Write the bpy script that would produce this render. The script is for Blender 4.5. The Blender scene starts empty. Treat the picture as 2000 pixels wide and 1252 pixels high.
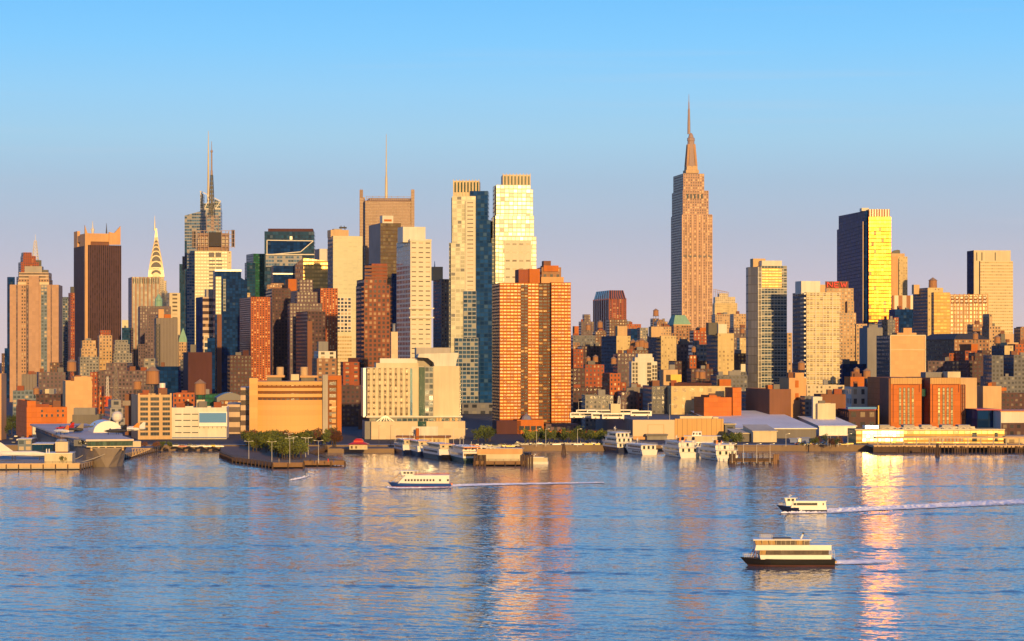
import bpy, math, random
from mathutils import Vector
random.seed(7)
R = math.radians
sc = bpy.context.scene
COL = sc.collection

# ------------------------------------------------------------------ camera, sky, sun, exposure
F, CX, HY, EYE = 4660.0, 1000.0, 685.0, 52.0        # focal length / centre / horizon in 2000-px units, eye height in metres
cam = bpy.data.cameras.new("camera")
cam.sensor_width = 36.0
cam.lens = 36.0 * F / 2000.0
cam.shift_y = (HY - 626.0) / 2000.0
cam.clip_start, cam.clip_end = 1.0, 60000.0
camo = bpy.data.objects.new("camera", cam)
camo.location = (0, 0, EYE)
camo.rotation_euler = (R(90), 0, 0)
COL.objects.link(camo)
sc.camera = camo
sc.render.resolution_x, sc.render.resolution_y = 1024, 641
sc.view_settings.view_transform = 'Standard'
sc.view_settings.look = 'None'
sc.view_settings.exposure = 0.22
sc.view_settings.gamma = 1.0
sc.cycles.use_denoising = True
sc.cycles.max_bounces = 6
sc.cycles.glossy_bounces = 4
sc.cycles.sample_clamp_indirect = 12.0

SUN_AZ, SUN_EL = R(12), R(8.0)                       # sun behind the camera, to the right
sun_dir = Vector((math.sin(SUN_AZ) * math.cos(SUN_EL), -math.cos(SUN_AZ) * math.cos(SUN_EL), math.sin(SUN_EL)))

world = bpy.data.worlds.new("World")
sc.world = world
world.use_nodes = True
wn, wl = world.node_tree.nodes, world.node_tree.links
wn.clear()
w_out = wn.new('ShaderNodeOutputWorld')
w_bg = wn.new('ShaderNodeBackground')
w_bg.inputs['Strength'].default_value = 0.10
w_sky = wn.new('ShaderNodeTexSky')
w_sky.sky_type = 'NISHITA'
w_sky.sun_disc = False
w_sky.sun_elevation = SUN_EL
w_sky.sun_rotation = math.atan2(sun_dir.x, sun_dir.y)
w_sky.air_density, w_sky.dust_density, w_sky.ozone_density = 1.0, 1.2, 1.5
w_tc = wn.new('ShaderNodeTexCoord')
w_sep = wn.new('ShaderNodeSeparateXYZ')
wl.new(w_tc.outputs['Generated'], w_sep.inputs[0])
w_el = wn.new('ShaderNodeMapRange')
w_el.inputs['From Min'].default_value, w_el.inputs['From Max'].default_value = 0.0, 1.0
wl.new(w_sep.outputs['Z'], w_el.inputs['Value'])
w_pow = wn.new('ShaderNodeMath'); w_pow.operation = 'POWER'; w_pow.inputs[1].default_value = 0.5
wl.new(w_el.outputs[0], w_pow.inputs[0])
ramp = wn.new('ShaderNodeValToRGB')
def lin(r, g, b):
    return tuple(((c / 255) / 12.92 if c / 255 <= 0.04045 else ((c / 255 + 0.055) / 1.055) ** 2.4) for c in (r, g, b))
SKY = [(0.0, (216, 197, 197)), (0.014, (211, 196, 199)), (0.029, (202, 194, 204)), (0.050, (183, 191, 208)), (0.070, (170, 195, 217)), (0.089, (164, 206, 232)),
       (0.108, (151, 207, 244)), (0.128, (132, 203, 252)), (0.148, (118, 195, 252)), (0.28, (104, 178, 250)), (0.55, (66, 130, 224)), (1.0, (34, 84, 168))]
cr = ramp.color_ramp
while len(cr.elements) < len(SKY):
    cr.elements.new(0.5)
for e, (z, c) in zip(cr.elements, SKY):
    e.position = math.sqrt(z)
    e.color = (*lin(*c), 1)
wl.new(w_pow.outputs[0], ramp.inputs[0])
w_x10 = wn.new('ShaderNodeVectorMath'); w_x10.operation = 'SCALE'; w_x10.inputs['Scale'].default_value = 9.0
w_map = wn.new('ShaderNodeMapping'); w_map.inputs['Scale'].default_value = (2.2, 2.2, 70)
wl.new(w_tc.outputs['Generated'], w_map.inputs[0])
w_cl = wn.new('ShaderNodeTexNoise'); w_cl.inputs['Scale'].default_value = 2.0; w_cl.inputs['Detail'].default_value = 6
wl.new(w_map.outputs[0], w_cl.inputs['Vector'])
w_cm = wn.new('ShaderNodeMapRange'); w_cm.inputs['From Min'].default_value, w_cm.inputs['From Max'].default_value = .56, .8
w_cm.inputs['To Max'].default_value = .16                      # faint thin cloud streaks
wl.new(w_cl.outputs[0], w_cm.inputs['Value'])
w_cx = wn.new('ShaderNodeMix'); w_cx.data_type = 'RGBA'; w_cx.inputs[7].default_value = (.66, .62, .66, 1)
wl.new(w_cm.outputs[0], w_cx.inputs[0]); wl.new(ramp.outputs[0], w_cx.inputs[6])
wl.new(w_cx.outputs[2], w_x10.inputs[0])
w_side = wn.new('ShaderNodeMapRange'); w_side.interpolation_type = 'SMOOTHSTEP'
w_side.inputs['From Min'].default_value, w_side.inputs['From Max'].default_value = -0.85, -0.15
wl.new(w_sep.outputs['Y'], w_side.inputs['Value'])
w_mix = wn.new('ShaderNodeMix'); w_mix.data_type = 'RGBA'
wl.new(w_side.outputs[0], w_mix.inputs['Factor'])
w_west = wn.new('ShaderNodeVectorMath'); w_west.operation = 'SCALE'; w_west.inputs['Scale'].default_value = 0.5
wl.new(w_sky.outputs[0], w_west.inputs[0])
wl.new(w_west.outputs[0], w_mix.inputs[6])
wl.new(w_x10.outputs[0], w_mix.inputs[7])
wl.new(w_mix.outputs[2], w_bg.inputs['Color'])
wl.new(w_bg.outputs[0], w_out.inputs[0])

sun = bpy.data.lights.new("sun", 'SUN')
sun.energy = 5.0
sun.angle = R(0.5)
sun.color = (1.0, 0.60, 0.215)
suno = bpy.data.objects.new("sun", sun)
suno.rotation_euler = (-sun_dir).to_track_quat('-Z', 'Y').to_euler()
suno.location = (300, -300, 400)
COL.objects.link(suno)

# ------------------------------------------------------------------ helpers
GZ = 2.5                                             # street level
def wx(px, Y): return (px - CX) * Y / F
def wz(py, Y): return EYE - (py - HY) * Y / F
def depth_at(py, z): return (EYE - z) * F / (py - HY)

def tag(o, label=None, cat=None, group=None, kind=None):
    if label: o['label'] = label
    if cat: o['category'] = cat
    if group: o['group'] = group
    if kind: o['kind'] = kind
    return o

def empty(name, loc, rz=0.0):
    o = bpy.data.objects.new(name, None)
    o.location = loc
    o.rotation_euler = (0, 0, rz)
    o.empty_display_size = 2
    COL.objects.link(o)
    return o

def copy_tree(o, parent=None):
    c = o.copy(); COL.objects.link(c)
    if parent: c.parent = parent
    for ch in list(o.children): copy_tree(ch, c)
    return c

class MB:
    def __init__(s): s.v, s.f, s.uv, s.mi = [], [], [], []
    def poly(s, pts, uvs=None, m=0):
        b = len(s.v)
        s.v += [tuple(p) for p in pts]
        s.f.append(tuple(range(b, b + len(pts))))
        s.uv += uvs if uvs else [(0.02, 0.02)] * len(pts)
        s.mi.append(m)
    def wall(s, p, q, z0, z1, m=0, pu=3.6, pv=3.4, z1q=None):
        """vertical wall from p to q (xy), outward normal to the right of p->q; UV counted in window cells"""
        z1q = z1 if z1q is None else z1q
        L = math.hypot(q[0] - p[0], q[1] - p[1])
        n = max(1, round(L / pu))
        zt = max(z1, z1q)
        s.poly([(p[0], p[1], z0), (q[0], q[1], z0), (q[0], q[1], z1q), (p[0], p[1], z1)],
               [(0, (z0 - zt) / pv), (n, (z0 - zt) / pv), (n, (z1q - zt) / pv), (0, (z1 - zt) / pv)], m)
    def box(s, x0, x1, y0, y1, z0, z1, m=0, pu=3.6, pv=3.4, top=None, bot=False):
        c = [(x0, y0), (x1, y0), (x1, y1), (x0, y1)]
        for i in range(4): s.wall(c[i], c[(i + 1) % 4], z0, z1, m, pu, pv)
        s.poly([(*p, z1) for p in c], None, m if top is None else top)
        if bot: s.poly([(*p, z0) for p in reversed(c)], None, m)
    def prism(s, pts, z0, z1, m=0, pu=3.6, pv=3.4, zs=None, top=None):
        n = len(pts)
        zs = zs or [z1] * n
        for i in range(n):
            j = (i + 1) % n
            s.wall(pts[i], pts[j], z0, zs[i], m, pu, pv, zs[j])
        s.poly([(*pts[i], zs[i]) for i in range(n)], None, m if top is None else top)
    def lathe(s, cx, cy, prof, n=12, m=0, a0=0.0, pu=1.0, pv=1.0):
        for k in range(len(prof) - 1):
            (za, ra), (zb, rb) = prof[k], prof[k + 1]
            for i in range(n):
                t0, t1 = a0 + 2 * math.pi * i / n, a0 + 2 * math.pi * (i + 1) / n
                P = lambda r, t, z: (cx + r * math.cos(t), cy + r * math.sin(t), z)
                s.poly([P(ra, t0, za), P(ra, t1, za), P(rb, t1, zb), P(rb, t0, zb)], [(i, za / pv), (i + 1, za / pv), (i + 1, zb / pv), (i, zb / pv)], m)
        z, r = prof[-1]
        if r > 0.01: s.poly([(cx + r * math.cos(a0 + 2 * math.pi * i / n), cy + r * math.sin(a0 + 2 * math.pi * i / n), z) for i in range(n)], None, m)
    def bar(s, p, q, r, m=0, n=4):
        p, q = Vector(p), Vector(q)
        d = (q - p).normalized()
        u = d.cross(Vector((0, 0, 1)))
        if u.length < 1e-3: u = Vector((1, 0, 0))
        u.normalize(); w = d.cross(u)
        ring = lambda c: [c + (u * math.cos(t) + w * math.sin(t)) * r for t in [2 * math.pi * (i + .5) / n for i in range(n)]]
        A, B = ring(p), ring(q)
        for i in range(n):
            j = (i + 1) % n
            s.poly([A[j], A[i], B[i], B[j]], None, m)
        s.poly(B[::-1], None, m); s.poly(A, None, m)
    def build(s, name, mats, parent=None, smooth=False, loc=None):
        me = bpy.data.meshes.new(name)
        me.from_pydata(s.v, [], s.f)
        ul = me.uv_layers.new(name="UVMap")
        flat = [c for t in s.uv for c in t]
        ul.data.foreach_set("uv", flat)
        me.polygons.foreach_set("material_index", s.mi)
        if smooth: me.polygons.foreach_set("use_smooth", [True] * len(s.f))
        for m in (mats if isinstance(mats, (list, tuple)) else [mats]): me.materials.append(M(m))
        me.update()
        o = bpy.data.objects.new(name, me)
        if loc: o.location = loc
        COL.objects.link(o)
        if parent: o.parent = parent
        return o

# ------------------------------------------------------------------ materials
MATS, SPEC = {}, {}
def M(k):
    if not isinstance(k, str): return k
    if k not in MATS:
        kind, a, kw = SPEC[k]
        MATS[k] = (make_facade if kind == 'f' else make_plain)(k, *a, **kw)
    return MATS[k]
def fac(k, *a, **kw): SPEC[k] = ('f', a, kw)
def plain(k, *a, **kw): SPEC[k] = ('p', a, kw)

class NB:
    """tiny node-graph helper"""
    def __init__(s, name):
        s.mat = bpy.data.materials.new(name); s.mat.use_nodes = True
        s.n, s.l = s.mat.node_tree.nodes, s.mat.node_tree.links
        s.b = s.n['Principled BSDF']
    def set(s, sock, v):
        if hasattr(v, 'links') or isinstance(v, bpy.types.NodeSocket): s.l.new(v, sock)
        else: sock.default_value = v
    def math(s, op, a, b=None, clamp=False):
        x = s.n.new('ShaderNodeMath'); x.operation = op; x.use_clamp = clamp
        s.set(x.inputs[0], a)
        if b is not None: s.set(x.inputs[1], b)
        return x.outputs[0]
    def mix(s, f, a, b, mode='MIX'):
        x = s.n.new('ShaderNodeMix'); x.data_type = 'RGBA'; x.blend_type = mode
        s.set(x.inputs[0], f)
        s.set(x.inputs[6], (*a, 1) if isinstance(a, tuple) and len(a) == 3 else a)
        s.set(x.inputs[7], (*b, 1) if isinstance(b, tuple) and len(b) == 3 else b)
        return x.outputs[2]
    def mixf(s, f, a, b):
        x = s.n.new('ShaderNodeMix')
        s.set(x.inputs[0], f); s.set(x.inputs[2], a); s.set(x.inputs[3], b)
        return x.outputs[0]
    def noise(s, vec, scale, detail=3, rough=.55, dim='3D'):
        x = s.n.new('ShaderNodeTexNoise'); x.noise_dimensions = dim
        if vec is not None: s.l.new(vec, x.inputs['Vector'])
        x.inputs['Scale'].default_value, x.inputs['Detail'].default_value, x.inputs['Roughness'].default_value = scale, detail, rough
        return x
    def mapping(s, vec, scale):
        x = s.n.new('ShaderNodeMapping'); x.inputs['Scale'].default_value = scale
        s.l.new(vec, x.inputs[0]); return x.outputs[0]
    def coord(s, which='Object'):
        return s.n.new('ShaderNodeTexCoord').outputs[which]
    def ramp(s, f, lo, hi, a=0.0, b=1.0):
        x = s.n.new('ShaderNodeMapRange')
        s.set(x.inputs['Value'], f)
        for i, v in (('From Min', lo), ('From Max', hi), ('To Min', a), ('To Max', b)): x.inputs[i].default_value = v
        return x.outputs[0]

def weather(nb, col, amt=0.3):
    """soot, rain streaks and uneven panels over a wall colour"""
    oc = nb.coord('Object')
    big = nb.noise(oc, 0.035, 4, .6).outputs[0]
    streak = nb.noise(nb.mapping(oc, (0.55, 0.55, 0.035)), 1.0, 3, .6).outputs[0]
    k = nb.math('ADD', nb.math('MULTIPLY', big, 0.6), nb.math('MULTIPLY', streak, 0.4))
    v = nb.ramp(k, 0.3, 0.7, 1.0 - amt, 1.0 + amt * 0.55)
    x = nb.n.new('ShaderNodeVectorMath'); x.operation = 'SCALE'
    nb.set(x.inputs[0], (*col, ) if isinstance(col, tuple) else col)
    nb.set(x.inputs['Scale'], v)
    return x.outputs[0]

def make_plain(k, col, rough=.8, metal=0.0, amt=.25, emit=None, spec=.3):
    nb = NB(k)
    c = weather(nb, tuple(col), amt) if amt else None
    if c is not None: nb.l.new(c, nb.b.inputs['Base Color'])
    else: nb.b.inputs['Base Color'].default_value = (*col, 1)
    nb.b.inputs['Roughness'].default_value = rough
    nb.b.inputs['Metallic'].default_value = metal
    nb.b.inputs['Specular IOR Level'].default_value = spec
    if emit:
        nb.b.inputs['Emission Color'].default_value = (*emit[:3], 1)
        nb.b.inputs['Emission Strength'].default_value = emit[3]
    return nb.mat

def make_facade(k, wall, glass=(.03, .04, .06), fx=.5, fz=.55, gr=.12, gm=0.0, bl=.25, blc=(.42, .34, .24), wr=.85, jit=.012,
                amt=.28, band=None, bandn=0, wm=0.0, every=0, rowvar=0.0, sv=.5, ior=1.5):
    """wall with a grid of windows; UV is counted in window cells. bl: share of windows with blinds;
    band: colour of the spandrel strip below each window row; every: solid mullion each n columns; rowvar: per-floor change of the glass"""
    nb = NB(k)
    uv = nb.n.new('ShaderNodeUVMap').outputs[0]
    sp = nb.n.new('ShaderNodeSeparateXYZ'); nb.l.new(uv, sp.inputs[0])
    u, v = sp.outputs[0], sp.outputs[1]
    fu, fv = nb.math('FRACT', u), nb.math('FRACT', v)
    inx = nb.math('LESS_THAN', nb.math('ABSOLUTE', nb.math('SUBTRACT', fu, .5)), fx / 2)
    inz = nb.math('LESS_THAN', nb.math('ABSOLUTE', nb.math('SUBTRACT', fv, .5)), fz / 2)
    mask = nb.math('MULTIPLY', inx, inz)
    if every:
        eu = nb.math('FRACT', nb.math('DIVIDE', u, every))
        mask = nb.math('MULTIPLY', mask, nb.math('GREATER_THAN', eu, 1.0 / every))
    cell = nb.n.new('ShaderNodeCombineXYZ')
    nb.l.new(nb.math('FLOOR', u), cell.inputs[0]); nb.l.new(nb.math('FLOOR', v), cell.inputs[1])
    oi = nb.n.new('ShaderNodeObjectInfo')
    nb.l.new(nb.math('MULTIPLY', oi.outputs['Random'], 97.0), cell.inputs[2])
    wn_ = nb.n.new('ShaderNodeTexWhiteNoise'); wn_.noise_dimensions = '3D'
    nb.l.new(cell.outputs[0], wn_.inputs[0])
    r = wn_.outputs['Value']
    blind = nb.math('LESS_THAN', r, bl)
    shade = nb.ramp(r, 0, 1, 1 - sv, 1 + sv)
    x = nb.n.new('ShaderNodeVectorMath'); x.operation = 'SCALE'
    x.inputs[0].default_value = glass; nb.l.new(shade, x.inputs['Scale'])
    gcol = nb.mix(blind, x.outputs[0], blc)
    if rowvar:
        rowv = nb.n.new('ShaderNodeTexWhiteNoise'); rowv.noise_dimensions = '1D'
        nb.l.new(nb.math('FLOOR', v), rowv.inputs['W'])
        gcol = nb.mix(nb.ramp(rowv.outputs['Value'], 0, 1, 0.0, rowvar), gcol, (wall[0], wall[1], wall[2]))
    wc = weather(nb, tuple(wall), amt)
    if band is not None:
        lowr = nb.math('LESS_THAN', fv, (1 - fz) / 2)
        wc = nb.mix(nb.math('MULTIPLY', lowr, inx), wc, band)
    nb.l.new(nb.mix(mask, wc, gcol), nb.b.inputs['Base Color'])
    clear = nb.math('MULTIPLY', mask, nb.math('SUBTRACT', 1.0, blind))
    nb.l.new(nb.mixf(mask, wr, gr), nb.b.inputs['Roughness'])
    nb.l.new(nb.mixf(clear, wm, gm), nb.b.inputs['Metallic'])
    nb.b.inputs['IOR'].default_value = ior
    nb.l.new(nb.mixf(mask, .2, .5), nb.b.inputs['Specular IOR Level'])
    if jit:
        geo = nb.n.new('ShaderNodeNewGeometry')
        a = nb.n.new('ShaderNodeVectorMath'); a.operation = 'SUBTRACT'
        nb.l.new(wn_.outputs['Color'], a.inputs[0]); a.inputs[1].default_value = (.5, .5, .5)
        b = nb.n.new('ShaderNodeVectorMath'); b.operation = 'SCALE'
        nb.l.new(a.outputs[0], b.inputs[0]); nb.l.new(nb.math('MULTIPLY', mask, jit * 2), b.inputs['Scale'])
        c = nb.n.new('ShaderNodeVectorMath'); c.operation = 'ADD'
        nb.l.new(geo.outputs['Normal'], c.inputs[0]); nb.l.new(b.outputs[0], c.inputs[1])
        d = nb.n.new('ShaderNodeVectorMath'); d.operation = 'NORMALIZE'; nb.l.new(c.outputs[0], d.inputs[0])
        nb.l.new(d.outputs[0], nb.b.inputs['Normal'])
    return nb.mat

# walls without windows and metals
plain('roof_grey', (.13, .125, .12)); plain('roof_dark', (.05, .05, .055)); plain('roof_light', (.80, .77, .69), rough=.7)
plain('concrete', (.36, .33, .29)); plain('conc_dark', (.16, .15, .145)); plain('asphalt', (.045, .046, .05))
plain('cream', (.58, .50, .35)); plain('white', (.60, .57, .50), rough=.6); plain('tan', (.52, .36, .20)); plain('tan_orange', (.55, .32, .15)); plain('shore_stone', (.20, .14, .09))
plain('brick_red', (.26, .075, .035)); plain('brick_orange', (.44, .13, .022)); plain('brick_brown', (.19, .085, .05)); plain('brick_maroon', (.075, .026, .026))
plain('grey_wall', (.22, .215, .22)); plain('steel', (.35, .35, .36), rough=.4, metal=.6); plain('dark_steel', (.06, .06, .065), rough=.5, metal=.4)
plain('copper_green', (.22, .40, .30), rough=.7); plain('blue_paint', (.02, .07, .30), rough=.35, amt=.1); plain('red_paint', (.5, .03, .015), rough=.4, amt=.1)
plain('orange_paint', (.75, .22, .03), rough=.5, amt=.1); plain('white_paint', (.68, .66, .62), rough=.35, amt=.1); plain('black_paint', (.015, .014, .016), rough=.35, amt=.1)
plain('navy_paint', (.012, .018, .06), rough=.3, amt=.1); plain('green_paint', (.02, .07, .06), rough=.4, amt=.1); plain('yellow_paint', (.7, .42, .05), rough=.5, amt=.1)
plain('wood', (.20, .115, .06)); plain('timber_dark', (.075, .045, .03)); plain('glass_dark', (.02, .03, .04), rough=.08, amt=0, spec=.8)
plain('glass_blue', (.12, .22, .34), rough=.06, metal=.75, amt=0); plain('glass_green', (.012, .06, .055), rough=.1, amt=0); plain('crown_steel', (.20, .165, .125), rough=.35, metal=.3, amt=.15)
plain('mirror_gold', (.85, .68, .38), rough=.22, metal=.85, amt=.2); plain('grey_ship', (.20, .165, .145), rough=.55); plain('deck', (.24, .20, .17), rough=.8)
plain('sign_black', (.02, .015, .02), rough=.6); plain('sign_blue', (.05, .20, .48), rough=.5, amt=.05); plain('sign_red', (.62, .02, .015), rough=.5, amt=.1)
plain('lattice', (.30, .22, .20), rough=.6, amt=.1); plain('lattice_white', (.6, .57, .52), rough=.6, amt=.1)
# walls with windows
fac('f_tanconc', (.40, .25, .16), (.05, .04, .045), fx=.5, fz=.5, bl=.15)
fac('f_tanpanel', (.40, .25, .17), (.385, .24, .16), fx=.97, fz=.97, bl=0, gr=.8, jit=0, amt=.16, sv=.08)
fac('f_pin', (.115, .062, .058), (.03, .018, .025), fx=.6, fz=1.0, bl=.0, gr=.5, jit=.0, ior=1.2)
fac('f_pinlight', (.36, .215, .14), (.03, .03, .05), fx=.6, fz=1.0, bl=0, gr=.3)
fac('f_bluegrey', (.16, .20, .25), (.06, .09, .13), fx=.7, fz=.6, gm=.4)
fac('f_redbrick', (.30, .085, .04), fx=.4, fz=.5, bl=.3, blc=(.42, .28, .16))
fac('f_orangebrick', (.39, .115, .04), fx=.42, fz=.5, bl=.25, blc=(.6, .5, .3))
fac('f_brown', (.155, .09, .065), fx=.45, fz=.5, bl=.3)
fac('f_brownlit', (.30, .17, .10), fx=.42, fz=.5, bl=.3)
fac('f_purple', (.14, .10, .11), (.04, .04, .055), fx=.5, fz=.55, bl=.3, blc=(.22, .19, .18))
fac('f_shadebrick', (.095, .055, .055), (.02, .02, .03), fx=.5, fz=.5, bl=.2, blc=(.16, .12, .1))  # low albedo puts shade into brick that the sun would light
fac('f_grey', (.24, .235, .23), fx=.5, fz=.5, bl=.25)
fac('f_greydark', (.15, .155, .175), (.03, .035, .05), fx=.55, fz=.5, bl=.2, blc=(.2, .2, .2))  # as a side wall it puts the shade of unlit faces into the colour
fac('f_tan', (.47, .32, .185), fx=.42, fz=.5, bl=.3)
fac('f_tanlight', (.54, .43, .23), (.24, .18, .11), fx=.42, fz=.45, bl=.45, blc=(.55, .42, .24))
fac('f_cream', (.57, .49, .35), (.12, .10, .07), fx=.45, fz=.45, bl=.35, blc=(.5, .41, .28))
fac('f_creampale', (.54, .53, .37), (.45, .44, .30), fx=.8, fz=.35, bl=.3, blc=(.5, .48, .33), gr=.3, amt=.12, sv=.15)
fac('f_white', (.62, .58, .50), (.06, .055, .05), fx=.42, fz=.55, bl=.2, amt=.12)
fac('f_whiteband', (.60, .55, .43), (.12, .10, .08), fx=.62, fz=.22, bl=.2, amt=.12)
fac('f_stone', (.42, .27, .19), (.11, .08, .075), fx=.5, fz=.5, bl=.3, blc=(.60, .46, .28), sv=.4)
fac('f_silver', (.54, .525, .41), (.45, .44, .33), fx=.84, fz=.72, bl=.04, blc=(.17, .17, .16), gr=.25, gm=.06, amt=.1, jit=.02, sv=.25)
fac('f_silverdark', (.02, .055, .14), (.008, .045, .17), fx=.88, fz=.8, bl=.04, blc=(.04, .09, .2), gr=.08, jit=.01, ior=1.15)  # dark copy of the silver glass, its darker sky reflection put into the colour
fac('f_blueglass', (.03, .05, .09), (.012, .05, .11), fx=.9, fz=.8, bl=.06, blc=(.06, .10, .16), gr=.06, jit=.01, ior=1.22)
fac('f_navyglass', (.010, .026, .075), (.006, .03, .12), fx=.88, fz=.85, bl=.03, blc=(.03, .06, .14), wr=.5, gr=.2, jit=.01, ior=1.03)  # on left faces the blue of their shade is put into the glass colour
fac('f_greenglass', (.02, .07, .05), (.02, .12, .07), fx=.8, fz=.6, bl=.1, blc=(.08, .2, .13), gr=.12, gm=.1)
fac('f_paleglass', (.30, .31, .34), (.06, .12, .22), fx=.9, fz=.6, bl=.15, blc=(.3, .29, .28), gr=.12, gm=.1, ior=1.3)
fac('f_goldglass', (.22, .085, .006), (.46, .20, .018), fx=.95, fz=.80, bl=.05, blc=(.6, .38, .10), gr=.25, gm=.36, jit=.014, rowvar=.95, amt=.1, sv=.15, ior=1.25)
fac('f_yellowglass', (.50, .34, .10), (.55, .38, .12), fx=.9, fz=.55, bl=.2, blc=(.5, .35, .12), gr=.3, gm=.2, jit=.02)
fac('f_orangeband', (.37, .11, .018), (.44, .22, .05), fx=.8, fz=.42, bl=.35, blc=(.20, .085, .025), gr=.3, gm=.05, jit=.03, amt=.15, sv=.5)
fac('f_orangedark', (.20, .08, .03), (.05, .045, .06), fx=.7, fz=.55, bl=.25, blc=(.45, .28, .12), gr=.2)
fac('f_balcony', (.22, .085, .05), (.05, .04, .045), fx=.55, fz=.6, bl=.3, blc=(.32, .2, .12))
fac('f_grid', (.66, .60, .50), (.03, .05, .09), fx=.72, fz=.66, bl=.1, gr=.1, amt=.1)
fac('f_grideast', (.58, .50, .33), (.22, .17, .10), fx=.74, fz=.66, bl=.45, blc=(.5, .40, .22), gr=.2, amt=.1)
fac('f_gridblue', (.36, .36, .33), (.035, .065, .10), fx=.85, fz=.72, bl=.12, blc=(.2, .2, .19), gr=.08, gm=.1, amt=.1)
fac('f_mesh', (.16, .15, .145), (.15, .145, .14), fx=.88, fz=.88, bl=.4, blc=(.18, .17, .155), gr=.4, gm=.0)
fac('f_bandbrown', (.52, .40, .30), (.07, .05, .05), fx=1.0, fz=.5, bl=.2, blc=(.3, .2, .12))
fac('f_bandcream', (.60, .51, .33), (.33, .25, .13), fx=.86, fz=.45, bl=.4, blc=(.45, .35, .18), amt=.1)
fac('f_colbrown', (.36, .17, .09), (.05, .03, .03), fx=.5, fz=1.0, bl=0, gr=.3)
fac('f_colyellow', (.46, .30, .16), (.55, .42, .18), fx=.6, fz=.6, bl=.5, blc=(.09, .05, .04), gr=.3)
fac('f_brownglass', (.11, .075, .045), (.09, .065, .04), fx=.9, fz=.7, bl=.2, blc=(.14, .11, .06), gr=.2, gm=.15)
fac('f_screen', (.29, .185, .13), (.17, .115, .09), fx=.7, fz=.5, bl=.2, blc=(.24, .16, .12), gr=.4)
fac('f_chrome', (.30, .235, .165), (.12, .10, .09), fx=.4, fz=.5, bl=.1, gr=.25, wr=.35, wm=.4)
fac('f_redtower', (.33, .09, .06), (.035, .04, .085), fx=.66, fz=1.0, bl=0, gr=.2)
fac('f_redrows', (.33, .10, .065), (.04, .03, .05), fx=.62, fz=.6, bl=.2)
fac('f_panel', (.58, .47, .33), (.56, .45, .31), fx=.97, fz=.97, bl=0, gr=.8, jit=0, amt=.14, sv=.07)
fac('f_ribbed', (.52, .32, .13), (.20, .11, .05), fx=.07, fz=1.0, bl=0, gr=.8, amt=.15)
fac('f_ribdark', (.20, .175, .16), (.07, .06, .055), fx=.08, fz=1.0, bl=0, gr=.8, amt=.15)
fac('f_depot', (.55, .325, .12), (.585, .345, .13), fx=.975, fz=.97, bl=0, gr=.8, jit=0, amt=.16, sv=.07)
fac('f_blank', (.53, .32, .155), (.55, .335, .165), fx=.98, fz=.97, bl=0, gr=.8, jit=0, amt=.16, sv=.06)
fac('f_brickwall', (.41, .115, .020), (.47, .135, .023), fx=.97, fz=.92, bl=0, gr=.85, jit=0, amt=.25, sv=.10)
plain('flight_deck_grey', (.62, .50, .42)); fac('f_lounge', (.06, .09, .07), (.02, .05, .04), fx=.9, fz=.9, bl=.25, blc=(.05, .10, .08), gr=.1)
fac('f_recess', (.15, .055, .02), (.015, .015, .025), fx=.8, fz=.6, bl=.12, blc=(.3, .18, .06), gr=.15)
fac('f_silverlow', (.30, .31, .32), (.03, .07, .13), fx=.86, fz=.72, bl=.1, blc=(.3, .3, .26), gr=.1, amt=.1, ior=1.25)
# ------------------------------------------------------------------ building kit
class Site:
    """a plot: local x runs along the front wall, y goes back, z is height above street. Pixels of the 2000-px survey
    are turned into metres on the plot."""
    def __init__(s, a, Y, th=5.0, gz=GZ):
        s.Y, s.t, s.gz = Y, R(th), gz
        s.cx, s.cy = wx(a, Y), Y
        s.c, s.s = math.cos(s.t), math.sin(s.t)
    def lx(s, px, y=0.0):
        m = (px - CX) / F
        return (m * (s.cy + y * s.c) - s.cx + y * s.s) / (s.c - m * s.s)
    def Yw(s, x, y): return s.cy + x * s.s + y * s.c
    def z(s, py, x=0.0, y=0.0): return wz(py, s.Yw(x, y)) - s.gz
    def back(s, px, x):
        """how far back along the side wall at local x a survey column lies"""
        m = (px - CX) / F
        X0, Y0 = s.cx + x * s.c, s.cy + x * s.s
        den = s.s + m * s.c
        return (X0 - m * Y0) / den if abs(den) > 1e-5 else 1e9
    def root(s, name, label, cat='building', group=None):
        s.e = empty(name, (s.cx, s.cy, s.gz), s.t)
        tag(s.e, label, cat, group)
        return s.e

def solve_theta(a, b, L, Rr, Y, ratio, lo=1.0, hi=11.0):
    hi = max(hi, 14.0 - math.degrees(math.atan((a - CX) / F)))
    best = (1e9, 5)
    rng = [lo + i * .5 for i in range(int((hi - lo) * 2) + 1)] if L is not None else [-i * .5 for i in range(2, 80)]
    for th in rng:
        s = Site(a, Y, th)
        w = s.lx(b)
        d = s.back(L, 0) if L is not None else s.back(Rr, w)
        if d <= 0 or d > 1e8: continue
        e = abs(math.log(d / (ratio * w)))
        if e < best[0]: best = (e, th)
    return best[1]

def shell(mb, x0, x1, y0, y1, z0, z1, m, pu, pv, t=.5, par=1.0, roofs=None, ms=None):
    """a storey block with a parapet; its roof slab goes to `roofs`"""
    c = [(x0, y0), (x1, y0), (x1, y1), (x0, y1)]
    for i in range(4): mb.wall(c[i], c[(i + 1) % 4], z0, z1, m if (ms is None or i % 2 == 0) else ms, pu, pv)
    k = [(x0 + t, y0 + t), (x1 - t, y0 + t), (x1 - t, y1 - t), (x0 + t, y1 - t)]
    for i in range(4):
        j = (i + 1) % 4
        mb.poly([(*c[i], z1), (*c[j], z1), (*k[j], z1), (*k[i], z1)], None, m)
        mb.wall(k[j], k[i], z1 - par, z1, m, 1e6, 1e6)
    roofs.poly([(*p, z1 - par) for p in k])

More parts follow.
